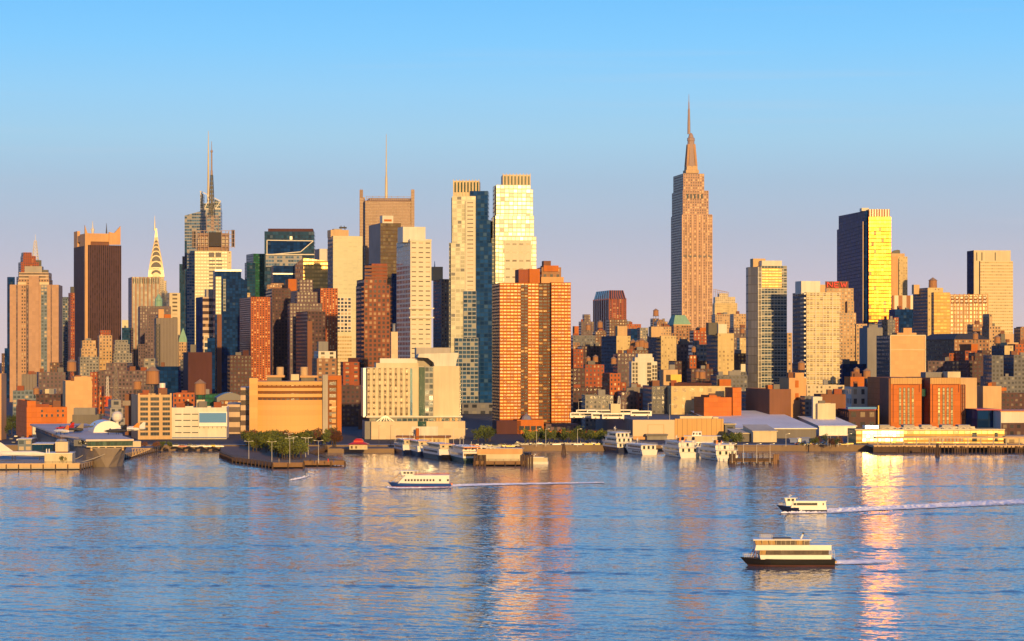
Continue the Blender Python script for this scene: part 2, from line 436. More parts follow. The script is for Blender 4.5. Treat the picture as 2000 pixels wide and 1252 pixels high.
def bld(name, label, a, b, top, Y, mat, L=None, Rr=None, th=None, d=None, ratio=1.0, tiers=(), pents=(), pu=2.7, pv=2.9,
        roof='roof_grey', cat='building', group=None, gz=GZ, side=None, base=None):
    """tiers: (a, b, top[, inset[, mat]]) higher blocks of the same wall; pents: (a, b, top, inset[, mat[, depth]]) roof houses.
    side: other material for the side walls, often darker to paint their shade (none: same)"""
    if th is None:
        th = solve_theta(a, b, L, Rr, Y, ratio) if (L is not None or Rr is not None) else 5.0
    s = Site(a, Y, th, gz)
    w = s.lx(b)
    if d is None:
        if L is not None: d = s.back(L, 0)
        elif Rr is not None: d = s.back(Rr, w)
        else: d = max(10.0, .8 * w)
    if d <= 4 or d > 220: d = min(220, max(12.0, 1.0 * w))
    s.w, s.d = w, d
    root = s.root(name, label, cat, group)
    mb, rf = MB(), MB()
    rfs = [rf]
    H0 = s.z(top, w / 2, 0)
    s.h = H0
    mats = [mat] + ([side] if side else [])
    ms = 1 if side else None
    shell(mb, 0, w, 0, d, -.4, H0, 0, pu, pv, roofs=rf, ms=ms)
    hi = H0
    for i, t in enumerate(tiers):
        ins = t[3] if len(t) > 3 and t[3] is not None else 1.2 + .9 * i
        mi = 0
        if len(t) > 4:
            if t[4] not in mats: mats.append(t[4])
            mi = mats.index(t[4])
        x0, x1 = s.lx(t[0], ins), s.lx(t[1], ins)
        if abs(x0) < .3: x0 = .35 + .2 * i
        if abs(x1 - w) < .3: x1 = w - .35 - .2 * i
        z1 = s.z(t[2], (x0 + x1) / 2, ins)
        z0 = 0 if (x0 < -.1 or x1 > w + .1) else max(0, H0 - 1.2)
        rt_ = MB(); rfs.append(rt_)
        shell(mb, x0, x1, ins, max(ins + 4, d - ins - .4), z0, z1, mi, pu, pv, roofs=rt_, ms=ms)
        hi = max(hi, z1)
    mb.build('wall', mats, root)
    for r_ in rfs: r_.build('roof', roof, root)
    s.hi = hi
    for p in pents:
        ins = p[3]
        x0, x1 = s.lx(p[0], ins), s.lx(p[1], ins)
        z1 = s.z(p[2], (x0 + x1) / 2, ins)
        q = MB(); rq = MB()
        dd = p[5] if len(p) > 5 else max(4.0, min(d - ins - 1.5, (x1 - x0) * 1.0))
        zb = min(H0 - 1.0, z1 - 2)
        for t in tiers:
            tx0, tx1 = s.lx(t[0], ins), s.lx(t[1], ins)
            tz = s.z(t[2], (tx0 + tx1) / 2, ins)
            if tx0 - .5 <= x0 and x1 <= tx1 + .5 and tz < z1: zb = max(zb, tz - 1.0)
        shell(q, x0, x1, ins, ins + dd, zb, z1, 0, 3.6, 3.4, t=.3, par=.4, roofs=rq)
        o = q.build('penthouse', p[4] if len(p) > 4 and p[4] else mat, root)
        rq.build('penthouse_roof', roof, o)
    return s

def part_box(s, name, a, b, top, bot, y0, dep, mat, pu=3.6, pv=3.4, label=None):
    """a part given by survey columns/rows on the plane y0 of a plot"""
    x0, x1 = s.lx(a, y0), s.lx(b, y0)
    z1 = s.z(top, (x0 + x1) / 2, y0)
    z0 = s.z(bot, (x0 + x1) / 2, y0) if bot is not None else -.4
    q = MB(); q.box(x0, x1, y0, y0 + dep, z0, z1, 0, pu, pv, bot=True)
    o = q.build(name, mat, s.e)
    if label: o['label'] = label
    return o

def windows(s, xs, zs, w, h, mat='glass_dark', y=0.0, frame='conc_dark', dep=.35):
    """single windows as parts: a frame box with a pane set in it (meshes shared)"""
    fr, pn = MB(), MB()
    t = .18
    fr.box(-w / 2, w / 2, -dep * .3, .12, -h / 2 - t, -h / 2, 0, bot=True)
    fr.box(-w / 2, w / 2, -dep * .3, .12, h / 2, h / 2 + t, 0, bot=True)
    fr.box(-w / 2 - t, -w / 2, -dep * .3, .12, -h / 2 - t, h / 2 + t, 0, bot=True)
    fr.box(w / 2, w / 2 + t, -dep * .3, .12, -h / 2 - t, h / 2 + t, 0, bot=True)
    fr.box(-.06, .06, -dep * .2, .1, -h / 2, h / 2, 0)
    pn.poly([(-w / 2, -.03, -h / 2), (w / 2, -.03, -h / 2), (w / 2, -.03, h / 2), (-w / 2, -.03, h / 2)])
    f0 = p0 = None
    for x in xs:
        for z in zs:
            if f0 is None:
                f0 = fr.build('window', frame, s.e); p0 = pn.build('pane', mat, f0); o = f0
            else:
                o = f0.copy(); COL.objects.link(o); q = p0.copy(); COL.objects.link(q); q.parent = o
            o.location = (x, y, z)

def mast(s, name, x, y, segs, mat='lattice', n=6, parent=None):
    q = MB(); q.lathe(x, y, segs, n)
    return q.build(name, mat, parent or s.e)

def xz_prism(mb, pts, y0, y1, m=0, mt=None):
    """solid with an outline in the plot's x-z plane (counter-clockwise seen from the front)"""
    n = len(pts)
    mb.poly([(x, y0, z) for x, z in pts], [(x / 3.6, z / 3.4) for x, z in pts], m)
    mb.poly([(x, y1, z) for x, z in reversed(pts)], None, m)
    for i in range(n):
        (xa, za), (xb, zb) = pts[i], pts[(i + 1) % n]
        mb.poly([(xa, y0, za), (xa, y1, za), (xb, y1, zb), (xb, y0, zb)], None, m if mt is None else mt)

def lattice_tower(mb, x, y, z0, z1, r0, r1, n=6, r=.18):
    """four leaning legs with rings and diagonals"""
    cs = [(-1, -1), (1, -1), (1, 1), (-1, 1)]
    for k in range(n):
        za, zb = z0 + (z1 - z0) * k / n, z0 + (z1 - z0) * (k + 1) / n
        ra, rb = r0 + (r1 - r0) * k / n, r0 + (r1 - r0) * (k + 1) / n
        for i in range(4):
            j = (i + 1) % 4
            P = lambda c, rr, z: (x + c[0] * rr, y + c[1] * rr, z)
            mb.bar(P(cs[i], ra, za), P(cs[i], rb, zb), r)
            mb.bar(P(cs[i], rb, zb), P(cs[j], rb, zb), r * .7)
            mb.bar(P(cs[i], ra, za), P(cs[j], rb, zb), r * .6)
            mb.bar(P(cs[j], ra, za), P(cs[i], rb, zb), r * .6)

# ------------------------------------------------------------------ setting: water, land, roads
SHORE = depth_at(880.5, 0.0)
def sheet(name, x0, x1, y0, y1, z, mat, kind='structure'):
    q = MB(); q.poly([(x0, y0, z), (x1, y0, z), (x1, y1, z), (x0, y1, z)], [(0, 0), (1, 0), (1, 1), (0, 1)])
    return tag(q.build(name, mat), kind=kind)

def water_material():
    nb = NB('river_water')
    geo = nb.n.new('ShaderNodeNewGeometry')
    pos = geo.outputs['Position']
    def slopes(scale, amp, detail=2, stretch=(1, 1, 1)):
        n = nb.noise(nb.mapping(pos, tuple(scale * k for k in stretch)), 1.0, detail, .5)
        a = nb.n.new('ShaderNodeVectorMath'); a.operation = 'SUBTRACT'
        nb.l.new(n.outputs['Color'], a.inputs[0]); a.inputs[1].default_value = (.5, .5, .5)
        b = nb.n.new('ShaderNodeVectorMath'); b.operation = 'SCALE'
        nb.l.new(a.outputs[0], b.inputs[0]); nb.set(b.inputs['Scale'], amp)
        return b.outputs[0]
    def add(a, b):
        x = nb.n.new('ShaderNodeVectorMath'); x.operation = 'ADD'
        nb.l.new(a, x.inputs[0]); nb.l.new(b, x.inputs[1]); return x.outputs[0]
    # gusts and old wakes: long bands that are rougher (blue) or smoother (they mirror the low sky)
    band = nb.noise(nb.mapping(pos, (.0028, .011, 1)), 1.0, 4, .55).outputs[0]
    gust = nb.ramp(band, .36, .64, .6, 1.4)
    band2 = nb.noise(nb.mapping(pos, (.010, .055, 1)), 1.0, 3, .6).outputs[0]
    gust = nb.math('MULTIPLY', gust, nb.ramp(band2, .3, .7, .8, 1.2))
    w1 = slopes(1.6, nb.math('MULTIPLY', gust, .32), 2, (.7, 1, 1))
    w2 = slopes(.45, nb.math('MULTIPLY', gust, .16), 2, (.6, 1, 1))
    w3 = slopes(.05, .03, 2, (.4, 1.3, 1))
    s = add(add(w1, w2), w3)
    m = nb.n.new('ShaderNodeVectorMath'); m.operation = 'MULTIPLY'
    nb.l.new(s, m.inputs[0]); m.inputs[1].default_value = (.55, 1, 0)
    up = nb.n.new('ShaderNodeVectorMath'); up.operation = 'ADD'
    nb.l.new(m.outputs[0], up.inputs[0]); nb.l.new(geo.outputs['Normal'], up.inputs[1])
    nm = nb.n.new('ShaderNodeVectorMath'); nm.operation = 'NORMALIZE'
    nb.l.new(up.outputs[0], nm.inputs[0])
    nb.l.new(nm.outputs[0], nb.b.inputs['Normal'])
    nb.b.inputs['Base Color'].default_value = (.085, .128, .16, 1)
    nb.b.inputs['Roughness'].default_value = .10
    nb.b.inputs['IOR'].default_value = 1.5
    nb.b.inputs['Specular IOR Level'].default_value = .6
    return nb.mat
MATS['river_water'] = water_material()
import numpy as np
def river():
    """the near river as a real wave surface; flat water carries on outside it"""
    rg = np.random.default_rng(5)
    ys = [372.0]
    while ys[-1] < SHORE + 6: ys.append(ys[-1] + .00125 * ys[-1])
    ys = np.array(ys); ny, nx = len(ys), 760
    t = np.linspace(-1, 1, nx)
    half = .27 * ys + 25
    X = half[:, None] * t[None, :]; Y = np.repeat(ys[:, None], nx, 1)
    Z = np.zeros_like(X)
    lam = np.exp(rg.uniform(np.log(1.9), np.log(12.0), 54))
    for l in lam:
        an = rg.normal(R(68), .55); k = 2 * np.pi / l
        amp = .0115 * l / (2 * np.pi) * (1.0 if l < 9 else .55)
        ph = k * (X * np.cos(an) + Y * np.sin(an)) + rg.uniform(0, 6.28)
        # let each train swell and fade over the river so that no pattern repeats
        env = .6 + .4 * np.sin(X * rg.uniform(-.02, .02) + Y * rg.uniform(-.025, .025) + rg.uniform(0, 6.28))
        Z += amp * env * np.sin(ph)
    # rougher wind bands and the old wakes of passing ships
    band = 1 + .35 * np.sin(Y / 31 + .9 * np.sin(X / 95)) + .25 * np.sin(Y / 13.7 + 1.3 * np.sin(X / 60 + 1))
    for (y0, slope, wd) in ((560, .05, 6), (628, -.03, 5), (905, .02, 8), (520, -.06, 4), (750, .04, 6)):
        band += 2.2 * np.exp(-((Y - y0 - slope * X + 5 * np.sin(X / 33)) / wd) ** 2)
    Z *= band
    edge = np.clip((1 - np.abs(t)) * 14, 0, 1)[None, :] * np.clip((ys - 372) / 15, 0, 1)[:, None]
    Z *= edge
    co = np.stack([X, Y, Z], -1).reshape(-1, 3)
    i = np.arange(ny - 1)[:, None] * nx + np.arange(nx - 1)[None, :]
    q4 = np.stack([i, i + 1, i + nx + 1, i + nx], -1).reshape(-1, 4)
    b = len(co); ye = float(ys[-1]); h0, h1 = float(half[0]), float(half[-1])
    ex = np.array([(-6000, -300, 0), (6000, -300, 0), (6000, 372, 0), (-6000, 372, 0), (-6000, ye, 0), (6000, ye, 0)], float)
    q4 = np.concatenate([q4, [[b, b + 1, b + 2, b + 3], [b + 3, 0, (ny - 1) * nx, b + 4], [nx - 1, b + 2, b + 5, ny * nx - 1]]])
    co = np.concatenate([co, ex])
    me = bpy.data.meshes.new('water')
    me.vertices.add(len(co)); me.vertices.foreach_set('co', co.astype(np.float32).ravel())
    me.loops.add(q4.size); me.loops.foreach_set('vertex_index', q4.astype(np.int32).ravel())
    me.polygons.add(len(q4)); me.polygons.foreach_set('loop_start', np.arange(0, q4.size, 4, dtype=np.int32))
    me.update(calc_edges=True)
    me.polygons.foreach_set('use_smooth', np.ones(len(q4), bool))
    me.materials.append(M('river_water'))
    o = bpy.data.objects.new('water', me); COL.objects.link(o); tag(o, kind='structure')
river()

q = MB()
q.poly([(-6000, SHORE, GZ), (6000, SHORE, GZ), (6000, 9500, GZ), (-6000, 9500, GZ)])
tag(q.build('ground', 'asphalt'), kind='structure')
q = MB()
q.wall((-2500, SHORE - .3), (2500, SHORE - .3), -3, GZ + .5, 0, 8, 3)
q.poly([(-2500, SHORE - .3, GZ + .5), (2500, SHORE - .3, GZ + .5), (2500, SHORE + .8, GZ + .5), (-2500, SHORE + .8, GZ + .5)])
tag(q.build('seawall', 'shore_stone'), 'long tan stone bulkhead holding the city shore above the river', 'seawall')
sheet('promenade', -2500, 2500, SHORE + .9, SHORE + 22, GZ + .012, 'concrete')
sheet('road', -2500, 2500, SHORE + 28, SHORE + 56, GZ + .008, 'asphalt')
# ------------------------------------------------------------------ landmark towers, left to right
def spire(s, name, px, y, rows, mat='lattice', n=6, parent=None):
    """a tapering rod: rows = (survey row, radius in m)"""
    x = s.lx(px, y)
    return mast(s, name, x, y, [(s.z(r, x, y), rad) for r, rad in rows], mat, n, parent)

# tan concrete tower with a broad centre pier, red stepped tower and lattice mast behind it
s = bld('office_tower', 'navy glass slab peeking out at the far left behind the tan concrete tower', 16, 29, 541, 2900, 'f_navyglass', L=14)
s = bld('office_tower', 'dark red stepped tower topped by an open lattice mast at far left', 38, 82, 540, 2800, 'f_redbrick', L=32, side='f_greydark',
        tiers=[(41, 76, 512), (45, 70, 500), (46, 62, 493)], pents=[(62, 81, 508, 6, 'dark_steel')])
q = MB(); x = s.lx(69, 14)
lattice_tower(q, x, 14, s.z(510, x, 14), s.z(470, x, 14), 3.6, 1.2, 7, .3)
q.bar((x, 14, s.z(470, x, 14)), (x, 14, s.z(458, x, 14)), .3)
q.build('lattice_mast', 'lattice_white', s.e)
s = bld('office_tower', 'broad tan concrete tower with flat centre pier and window columns at far left', 19, 114.5, 556, 2300, 'f_tanpanel', L=17, d=45, th=6,
        tiers=[(36, 96, 545, 3, 'f_tanconc'), (37, 95, 532, 5, 'f_bandbrown')], pents=[(48, 82, 520, 8, 'concrete'), (83, 94, 527, 9, 'dark_steel')])
part_box(s, 'centre_pier', 56, 76, 539, None, -2.2, 6, 'f_tanpanel')
for a, b in ((41, 51),): part_box(s, 'window_column', a, b, 557, None, -.25, 3, 'f_tanconc', 3, 3.4)
for a, b in ((31.5, 34.5), (51, 56), (99, 101)): part_box(s, 'window_column', a, b, 557, None, -.3, 3, 'f_purple', 3, 3.4)
part_box(s, 'window_column', 80, 92, 556, None, -.3, 3, 'f_bluegrey', 3.2, 3.4)
for a, b in ((35, 51), (76.5, 95.5)): part_box(s, 'cornice', a, b, 551, 556, 2.4, 6, 'cream')
s = bld('apartment_tower', 'blue grey glass apartment tower right of the broad tan concrete tower', 118, 141, 583, 2900, 'f_bluegrey', L=115, tiers=[(120, 134, 580, 4)])
s = bld('apartment_tower', 'slim red brick tower with stacked balconies left of the pinstriped winged tower', 138, 146, 572, 2650, 'f_redbrick', L=136.5, d=14,
        pents=[(138.5, 145, 560, 2, 'dark_steel')])

# pinstriped tower with winged crown
s = bld('office_tower', 'tall dark pinstriped tower with winged tan fins on its crown', 171, 237, 479, 2750, 'f_pin', L=144, side='f_pin', pu=2.4, th=22)
part_box(s, 'corner_pier', 166.3, 171.6, 478, None, -1.6, 6, 'tan_orange')
for (a, b, ta, tb, y0) in ((166, 177, 440, 456, -1.8), (213, 235.5, 453, 441.5, -.6)):
    q = MB(); xa, xb = s.lx(a, y0), s.lx(b, y0)
    xz_prism(q, [(xa, s.z(479 if a < 170 else 478, xa, y0)), (xb, s.z(478, xb, y0)), (xb, s.z(tb, xb, y0)), ((xa * .55 + xb * .45), s.z(455, xa, y0)), (xa, s.z(ta, xa, y0))], y0, y0 + 3)
    q.build('crown_fin', 'tan_orange', s.e)
part_box(s, 'crown_wall', 173, 213, 456, 472, 1.0, 20, 'tan_orange')
part_box(s, 'crown_base', 174, 213, 472, 479, 3, 20, 'brick_brown')
q = MB(); dd = s.d
q.box(-.2, 3, 4, dd * .55, s.z(479), s.z(455), 0); q.box(-.3, 3, dd * .72, dd * .97, s.z(479), s.z(447), 0)
q.box(0, 3, dd * .55, dd * .72, s.z(470), s.z(457), 0)
q.build('crown_side_wall', 'tan_orange', s.e)
spire(s, 'antenna', 181, 12, [(456, 1.2), (450, 2.0), (447, 2.2), (445, .8), (432, .25)], 'lattice_white')
spire(s, 'antenna', 208, 25, [(456, 1), (448, .6), (436, .2)], 'dark_steel')
s = bld('office_tower', 'low cream band of a far tower right of the winged pinstriped tower', 238, 253, 625, 3300, 'f_creampale', th=5)
s = bld('office_tower', 'slim pinstriped tower with tall dark top openings in front of the spired steel tower', 257.5, 312, 541, 2850, 'f_pinlight', L=253, pu=4.6, d=50, side='f_navyglass')
for i in range(12):
    part_box(s, 'top_opening', 259.3 + i * 4.4, 261.6 + i * 4.4, 543.5, 554, -.12, 1.5, 'glass_dark')

# spired tower with stacked arches
s = Site(286, 3900, 8)
s.root('spired_tower', 'pale stone tower with curved steel crown of stacked arches and needle spire')
q = MB()
x0, x1 = s.lx(289.5), s.lx(320.5); W = x1 - x0; xc = (x0 + x1) / 2; yc = W / 2
q.box(x0, x1, 0, W, 0, s.z(541, xc), 0)
q.box(s.lx(296), s.lx(325), 5, W + 6, 0, s.z(548, xc, 5), 0)
q.box(s.lx(297), s.lx(327), 3, W + 8, 0, s.z(568, xc, 5), 0)
q.build('wall', 'f_cream', s.e)
q = MB()
prof = [(541, 15.2), (528, 14.0), (518, 12.6), (508, 11.0), (498, 9.2), (489, 7.4), (480, 5.7), (472, 4.2), (463, 2.9), (454, 2.0), (446, 1.2)]
k = 3900 / F
q.lathe(xc, yc, [(s.z(r, xc, yc), hw * k * 1.40 * 1.04) for r, hw in prof], 4, 0, R(45))
q.build('crown', 'f_chrome', s.e)
q = MB()
for i, (r, hw) in enumerate([(541, 13.0), (524, 11.6), (511, 10.0), (500, 8.3), (490, 6.6), (481, 5.0), (473, 3.6)]):
    zc = s.z(r, xc, yc); rad = hw * k * 1.06; hh = rad * 1.15
    yf = yc - hw * k * 1.08 - .6
    N = 12
    def arch(sc_): return [(xc + rad * sc_ * math.cos(math.pi * t / N), zc + hh * sc_ * math.sin(math.pi * t / N)) for t in range(N + 1)]
    xz_prism(q, arch(1.0), yf, yf + 4, 0, 1)
    xz_prism(q, arch(.84), yf - .3, yf, 1)
    for t in range(1, 6):
        an = math.pi * t / 6
        cx_, cz_ = xc + rad * .66 * math.cos(an), zc + hh * .66 * math.sin(an)
        rr = rad * .085
        xz_prism(q, [(cx_ - rr, cz_ - rr), (cx_ + rr, cz_ - rr), (cx_, cz_ + rr * 2)], yf - .6, yf - .3, 1)
    if i == 0: xz_prism(q, arch(.55), yf - .7, yf - .3, 0)
q.build('crown_arch', ['crown_steel', 'dark_steel'], s.e)
spire(s, 'needle', 302.3, yc, [(450, 1.5), (436, .8), (421, .2)], 'crown_steel', 6)

s = bld('office_tower', 'cream block with two window columns between spired tower and sail crowned tower', 331, 352, 572, 2700, 'f_cream', L=325, pu=9, pv=4.4)
s = bld('hotel', 'dark brown hotel block with a small green dome on its roof', 273, 334, 598, 2500, 'f_purple', L=270, d=40)
q = MB(); x, y = s.lx(310, 10), 10
q.lathe(x, y, [(s.h - 1, 4), (s.z(588, x, y), 4), (s.z(587, x, y), 4.4), (s.z(582, x, y), 3.2), (s.z(577, x, y), 1.4), (s.z(574, x, y), .3)], 10)
q.build('dome', 'copper_green', s.e)

# glass tower with a slanted sail crown
s = Site(361, 3100, 4); s.root('office_tower', 'tall pale blue glass tower with slanted sail crown and white needle spire')
q = MB()
Z = lambda py, px=390, y=0: s.z(py, s.lx(px, y), y)
X = s.lx
q.prism([(X(360.5), 0), (X(403), -4), (X(403), 40), (X(360.5), 44)], 0, 0, 0, 3, 4, zs=[Z(421), Z(410), Z(410), Z(421)])
q.prism([(X(391, 8), 8), (X(431, 8), 8), (X(431, 8), 48), (X(391, 8), 48)], 0, 0, 0, 3, 4, zs=[Z(408), Z(408), Z(408), Z(408)])
q.build('wall', 'f_paleglass', s.e)
q = MB(); q.prism([(X(360.7), -.3), (X(381), -.9), (X(381), 2), (X(360.7), 2)], 0, Z(470), 0, 3, 4)
q.prism([(X(349), 12), (X(361), 12), (X(361), 40), (X(349), 40)], 0, Z(515), 0, 3, 4)
q.prism([(X(355), 10), (X(361), 10), (X(361), 40), (X(355), 40)], 0, Z(500), 0, 3, 4); q.build('side_wall', 'f_blueglass', s.e)
q = MB(); q.prism([(X(391, 9), 8.6), (X(397, 9), 8.6), (X(397, 9), 40), (X(391, 9), 40)], Z(408), 0, 0, 3, 4, zs=[Z(373), Z(380), Z(378), Z(373)])
q.prism([(X(419, 9), 8.6), (X(430.5, 9), 8.6), (X(430.5, 9), 40), (X(419, 9), 40)], Z(408), 0, 0, 3, 4, zs=[Z(388), Z(393.5), Z(394), Z(388)])
q.box(X(396, 12), X(420, 12), 12, 34, Z(408), Z(396), 0)
q.build('crown', 'f_gridblue', s.e)
q = MB()
for a, b in (((391, 373), (431, 393)), ((391, 373), (399, 408)), ((399, 408), (412, 383)), ((412, 384), (421, 408)), ((421, 408), (431, 393)), ((391, 408), (431, 408)), ((405, 380), (410, 408)), ((403, 410), (398, 470)), ((398, 470), (381, 520))):
    yv = 8 if b[1] < 409 else -1.5
    q.bar((X(a[0], yv), yv, Z(a[1], a[0], yv)), (X(b[0], yv), yv, Z(b[1], b[0], yv)), .7)
q.build('crown_frame', 'lattice_white', s.e)
spire(s, 'needle', 407, 22, [(408, 2.0), (360, 1.5), (310, 1.0), (256, .25)], 'cream', 6)

# tower with scaffold crown, black sign and mast
s = Site(381, 2950, 7); s.root('office_tower', 'pale stone tower with scaffold crown, black square sign and dark antenna mast')
X = s.lx; Z = lambda py, px=413, y=0: s.z(py, s.lx(px, y), y)
q = MB(); q.box(X(380.5), X(444), 0, 42, 0, Z(490), 0, 3.6, 4); q.build('wall', 'f_creampale', s.e)
q = MB(); q.box(X(444.3), X(452, 4), 4, 40, 0, Z(490), 0, 3.6, 4); q.box(X(425), X(448, 8), -.5, 4, Z(640), Z(560), 0, 3, 4); q.build('side_wall', 'f_cream', s.e)
for a, b in ((402, 420), (420, 432)):
    for r in range(8): part_box(s, 'louvre', 408 + (0 if a == 402 else 14), 420 + (0 if a == 402 else 14), 508 + r * 7, 510.8 + r * 7, -.2, 1, 'conc_dark')
for a in (407.5, 421): part_box(s, 'vent_grille', a, a + 11, 493, 502, -.3, 1, 'conc_dark')
q = MB(); q.box(X(386, 5), X(448, 5), 5, 36, Z(490), Z(455), 0, 5, 20); q.build('crown_core', 'f_screen', s.e)
part_box(s, 'sign', 407.5, 432.5, 453.5, 481, -1.5, 1.2, 'sign_black')
part_box(s, 'sign', 375, 382, 452, 484, 1, 1.2, 'sign_black'); part_box(s, 'sign', 452, 458.5, 449, 482, 4, 1.2, 'sign_black')
q = MB()
for px in (377, 383, 391, 399, 407, 433, 441, 447, 453, 458):
    q.bar((X(px, -1), -1, Z(489 if 381 < px < 452 else 484)), (X(px, -1), -1, Z(450)), .55)
for r in (450.5, 458, 466, 474, 482):
    q.bar((X(375, -1), -1, Z(r)), (X(407, -1), -1, Z(r)), .4); q.bar((X(433, -1), -1, Z(r)), (X(458, -1), -1, Z(r)), .4)
q.bar((X(383, -1), -1, Z(451)), (X(391, -1), -1, Z(466)), .4); q.bar((X(447, -1), -1, Z(451)), (X(441, -1), -1, Z(466)), .4)
q.build('crown_frame', 'lattice', s.e)
q = MB(); x, y = X(415, 16), 16
lattice_tower(q, x, y, Z(450), Z(421), 7.5, 7.0, 2, .5)
q.bar((x, y, Z(450)), (x, y, Z(421)), 2.6)
q.build('mast_base', 'lattice', s.e)
q = MB(); x = X(413.5, 16)
lattice_tower(q, x, y, Z(421), Z(340), 3.6, 1.3, 10, .5)
q.lathe(x, y, [(Z(421), 1.5), (Z(340), .7)], 6)
for i in range(16):
    zz = Z(418 - i * 4.2); q.box(x - 2.2 + i * .05, x + 2.2 - i * .05, y - 1.6, y + 1.6, zz, zz + .7, 0)
q.build('mast', 'dark_steel', s.e)
spire(s, 'antenna', 413.3, 16, [(342, 1.5), (333, 1.4), (332, 1.0), (298, .9), (297, 1.5), (294, 1.5), (293, .5), (276, .25)], 'lattice')

# dark prism tower
s = bld('hotel_tower', 'dark navy glass prism tower with a pale painted reflection strip down its left edge', 420, 471, 527.5, 2350, 'f_navyglass', L=417, d=34, tiers=[], pents=[(424, 466, 531, 4, 'dark_steel')])
part_box(s, 'reflection_strip', 421.3, 432, 540, 614, -.3, 1, 'f_creampale', 3, 3.4)  # pale strips paint a reflection onto the navy glass
part_box(s, 'reflection_strip', 436, 441, 545, 608, -.3, 1, 'f_gridblue', 2, 3.4)
part_box(s, 'corner_pier', 424, 433, 614, None, -.35, 1, 'brick_brown')
part_box(s, 'top_frame', 419.5, 471.3, 526.5, 530, -.8, 3, 'steel')
q = MB(); q.prism([(s.lx(471.2, 3), 3), (s.lx(483, 3), 3), (s.lx(483, 3), 30), (s.lx(471.2, 3), 30)], 0, 0, 0, 3, 3.4, zs=[s.z(542), s.z(550), s.z(550), s.z(542)])
q.build('wing_wall', 'f_navyglass', s.e)
s = bld('office_tower', 'banded brown and cream tower beside the navy prism tower, white grid below', 396, 417, 580, 2420, 'f_bandbrown', L=388, d=30, pents=[(403, 417, 565, 4, 'concrete')], pv=6.4, side='f_navyglass')
part_box(s, 'grid_wall', 398, 417.3, 655, None, -.5, 2, 'f_grid', 6, 6.5)
s = bld('apartment_block', 'narrow white gridded block right of the navy prism tower', 474.5, 482.5, 601, 2300, 'f_grid', th=3, d=20, pu=6, pv=6.5)
s = bld('apartment_tower', 'thin beige sliver tower left of the green glass tower', 481.5, 488, 572, 2500, 'f_tanlight', th=3, d=20)

s = bld('office_tower', 'green glass office tower with dark left face beside the sail fronted glass tower', 495, 518, 495.5, 2700, 'f_greenglass', L=481, tiers=[], side='f_blueglass', ratio=1.3)
part_box(s, 'lower_block', 482, 498.5, 513, None, -3, 10, 'f_blueglass')
# glass tower with a framed slanted panel
s = Site(516, 2650, 3); s.root('office_tower', 'wide dark blue glass tower with slanted white framed panel near its top')
X = s.lx; Z = lambda py, px=565, y=0: s.z(py, s.lx(px, y), y)
q = MB(); q.box(X(516.5), X(613.5), 0, 40, 0, Z(452), 0, 3, 4); q.build('wall', 'f_blueglass', s.e)
q = MB(); q.box(X(523), X(611, 6), 6, 36, Z(452), Z(446), 0); q.build('penthouse', 'brick_maroon', s.e)
q = MB(); xz_prism(q, [(X(521.5), Z(498)), (X(587), Z(492)), (X(612), Z(470.5)), (X(521.5), Z(469.5))], -2.0, 2); q.build('slanted_panel', 'f_navyglass', s.e)
q = MB()
for a, b in (((521.5, 498), (587, 492)), ((587, 492), (612, 470.5)), ((612, 470.5), (521.5, 469.5)), ((521.5, 469.5), (521.5, 498))):
    q.bar((X(a[0], -2.2), -2.2, Z(a[1])), (X(b[0], -2.2), -2.2, Z(b[1])), .65)
q.build('panel_frame', 'lattice_white', s.e)
part_box(s, 'glass_band', 519, 590, 499, 521, -2.5, 6, 'f_paleglass', 3, 4)
part_box(s, 'white_ledge', 519, 614, 496, 498, -2.8, 3, 'white')
part_box(s, 'logo_panel', 566, 571, 461.5, 468, -.3, .4, 'steel')
s = bld('office_tower', 'low dark slate roofed block below the slanted panel glass tower', 534, 580, 519, 2480, 'f_navyglass', L=530, d=30, tiers=[(536, 580, 533, 1)])
part_box(s, 'band', 533, 580, 533.5, 536, -.4, 1, 'steel')
s = bld('office_tower', 'white plain box tower behind the yellow faceted glass tower', 624, 641, 486, 2750, 'white', L=614, d=30, side='grey_wall')
s = Site(592.5, 2450, 9); s.root('office_tower', 'yellow faceted glass tower with brown left facet and sloping top')
X = s.lx; Z = lambda py, px=610, y=0: s.z(py, s.lx(px, y), y)
q = MB(); q.prism([(X(592.5), 0), (X(641), 0), (X(641), 34), (X(600), 40)], 0, 0, 0, 3, 4, zs=[Z(503.5), Z(510), Z(510), Z(506)]); q.build('wall', 'f_yellowglass', s.e)
q = MB(); xa = X(578, 4); q.prism([(xa, 14), (X(592.4), .1), (X(600), 40), (xa, 40)], 0, 0, 0, 3, 4, zs=[Z(516, 578, 14), Z(503.6), Z(506), Z(516)]); q.build('facet_wall', 'f_brownlit', s.e)

s = bld('apartment_tower', 'tall pale yellow slab with small roof house and black hoist on top', 650.5, 708, 461, 2250, 'f_creampale', L=640, ratio=.8, pu=4.5, pv=4,
        side='f_greydark', pents=[(646, 681, 449, 7, 'tan'), (652, 668, 447, 8, 'concrete')])
q = MB(); x = s.lx(670, 10); z = s.z(447, x, 10); q.box(x - 3.4, x + 3.4, 9, 12, z + .4, z + 1.8, 0, bot=True); q.bar((x - 2, 10, z - 1), (x - 2, 10, z + 3), .4); q.bar((x + 2, 10, z - 1), (x + 1, 10, z + 3), .4); q.build('hoist', 'black_paint', s.e)
part_box(s, 'window_wall', 658, 686, 581, 648, -.3, 1.5, 'f_whiteband' if False else 'f_grid', 3.4, 3.4)
part_box(s, 'window_wall', 658, 687, 655, None, -.3, 1.5, 'f_bandcream', 2.6, 3.4)
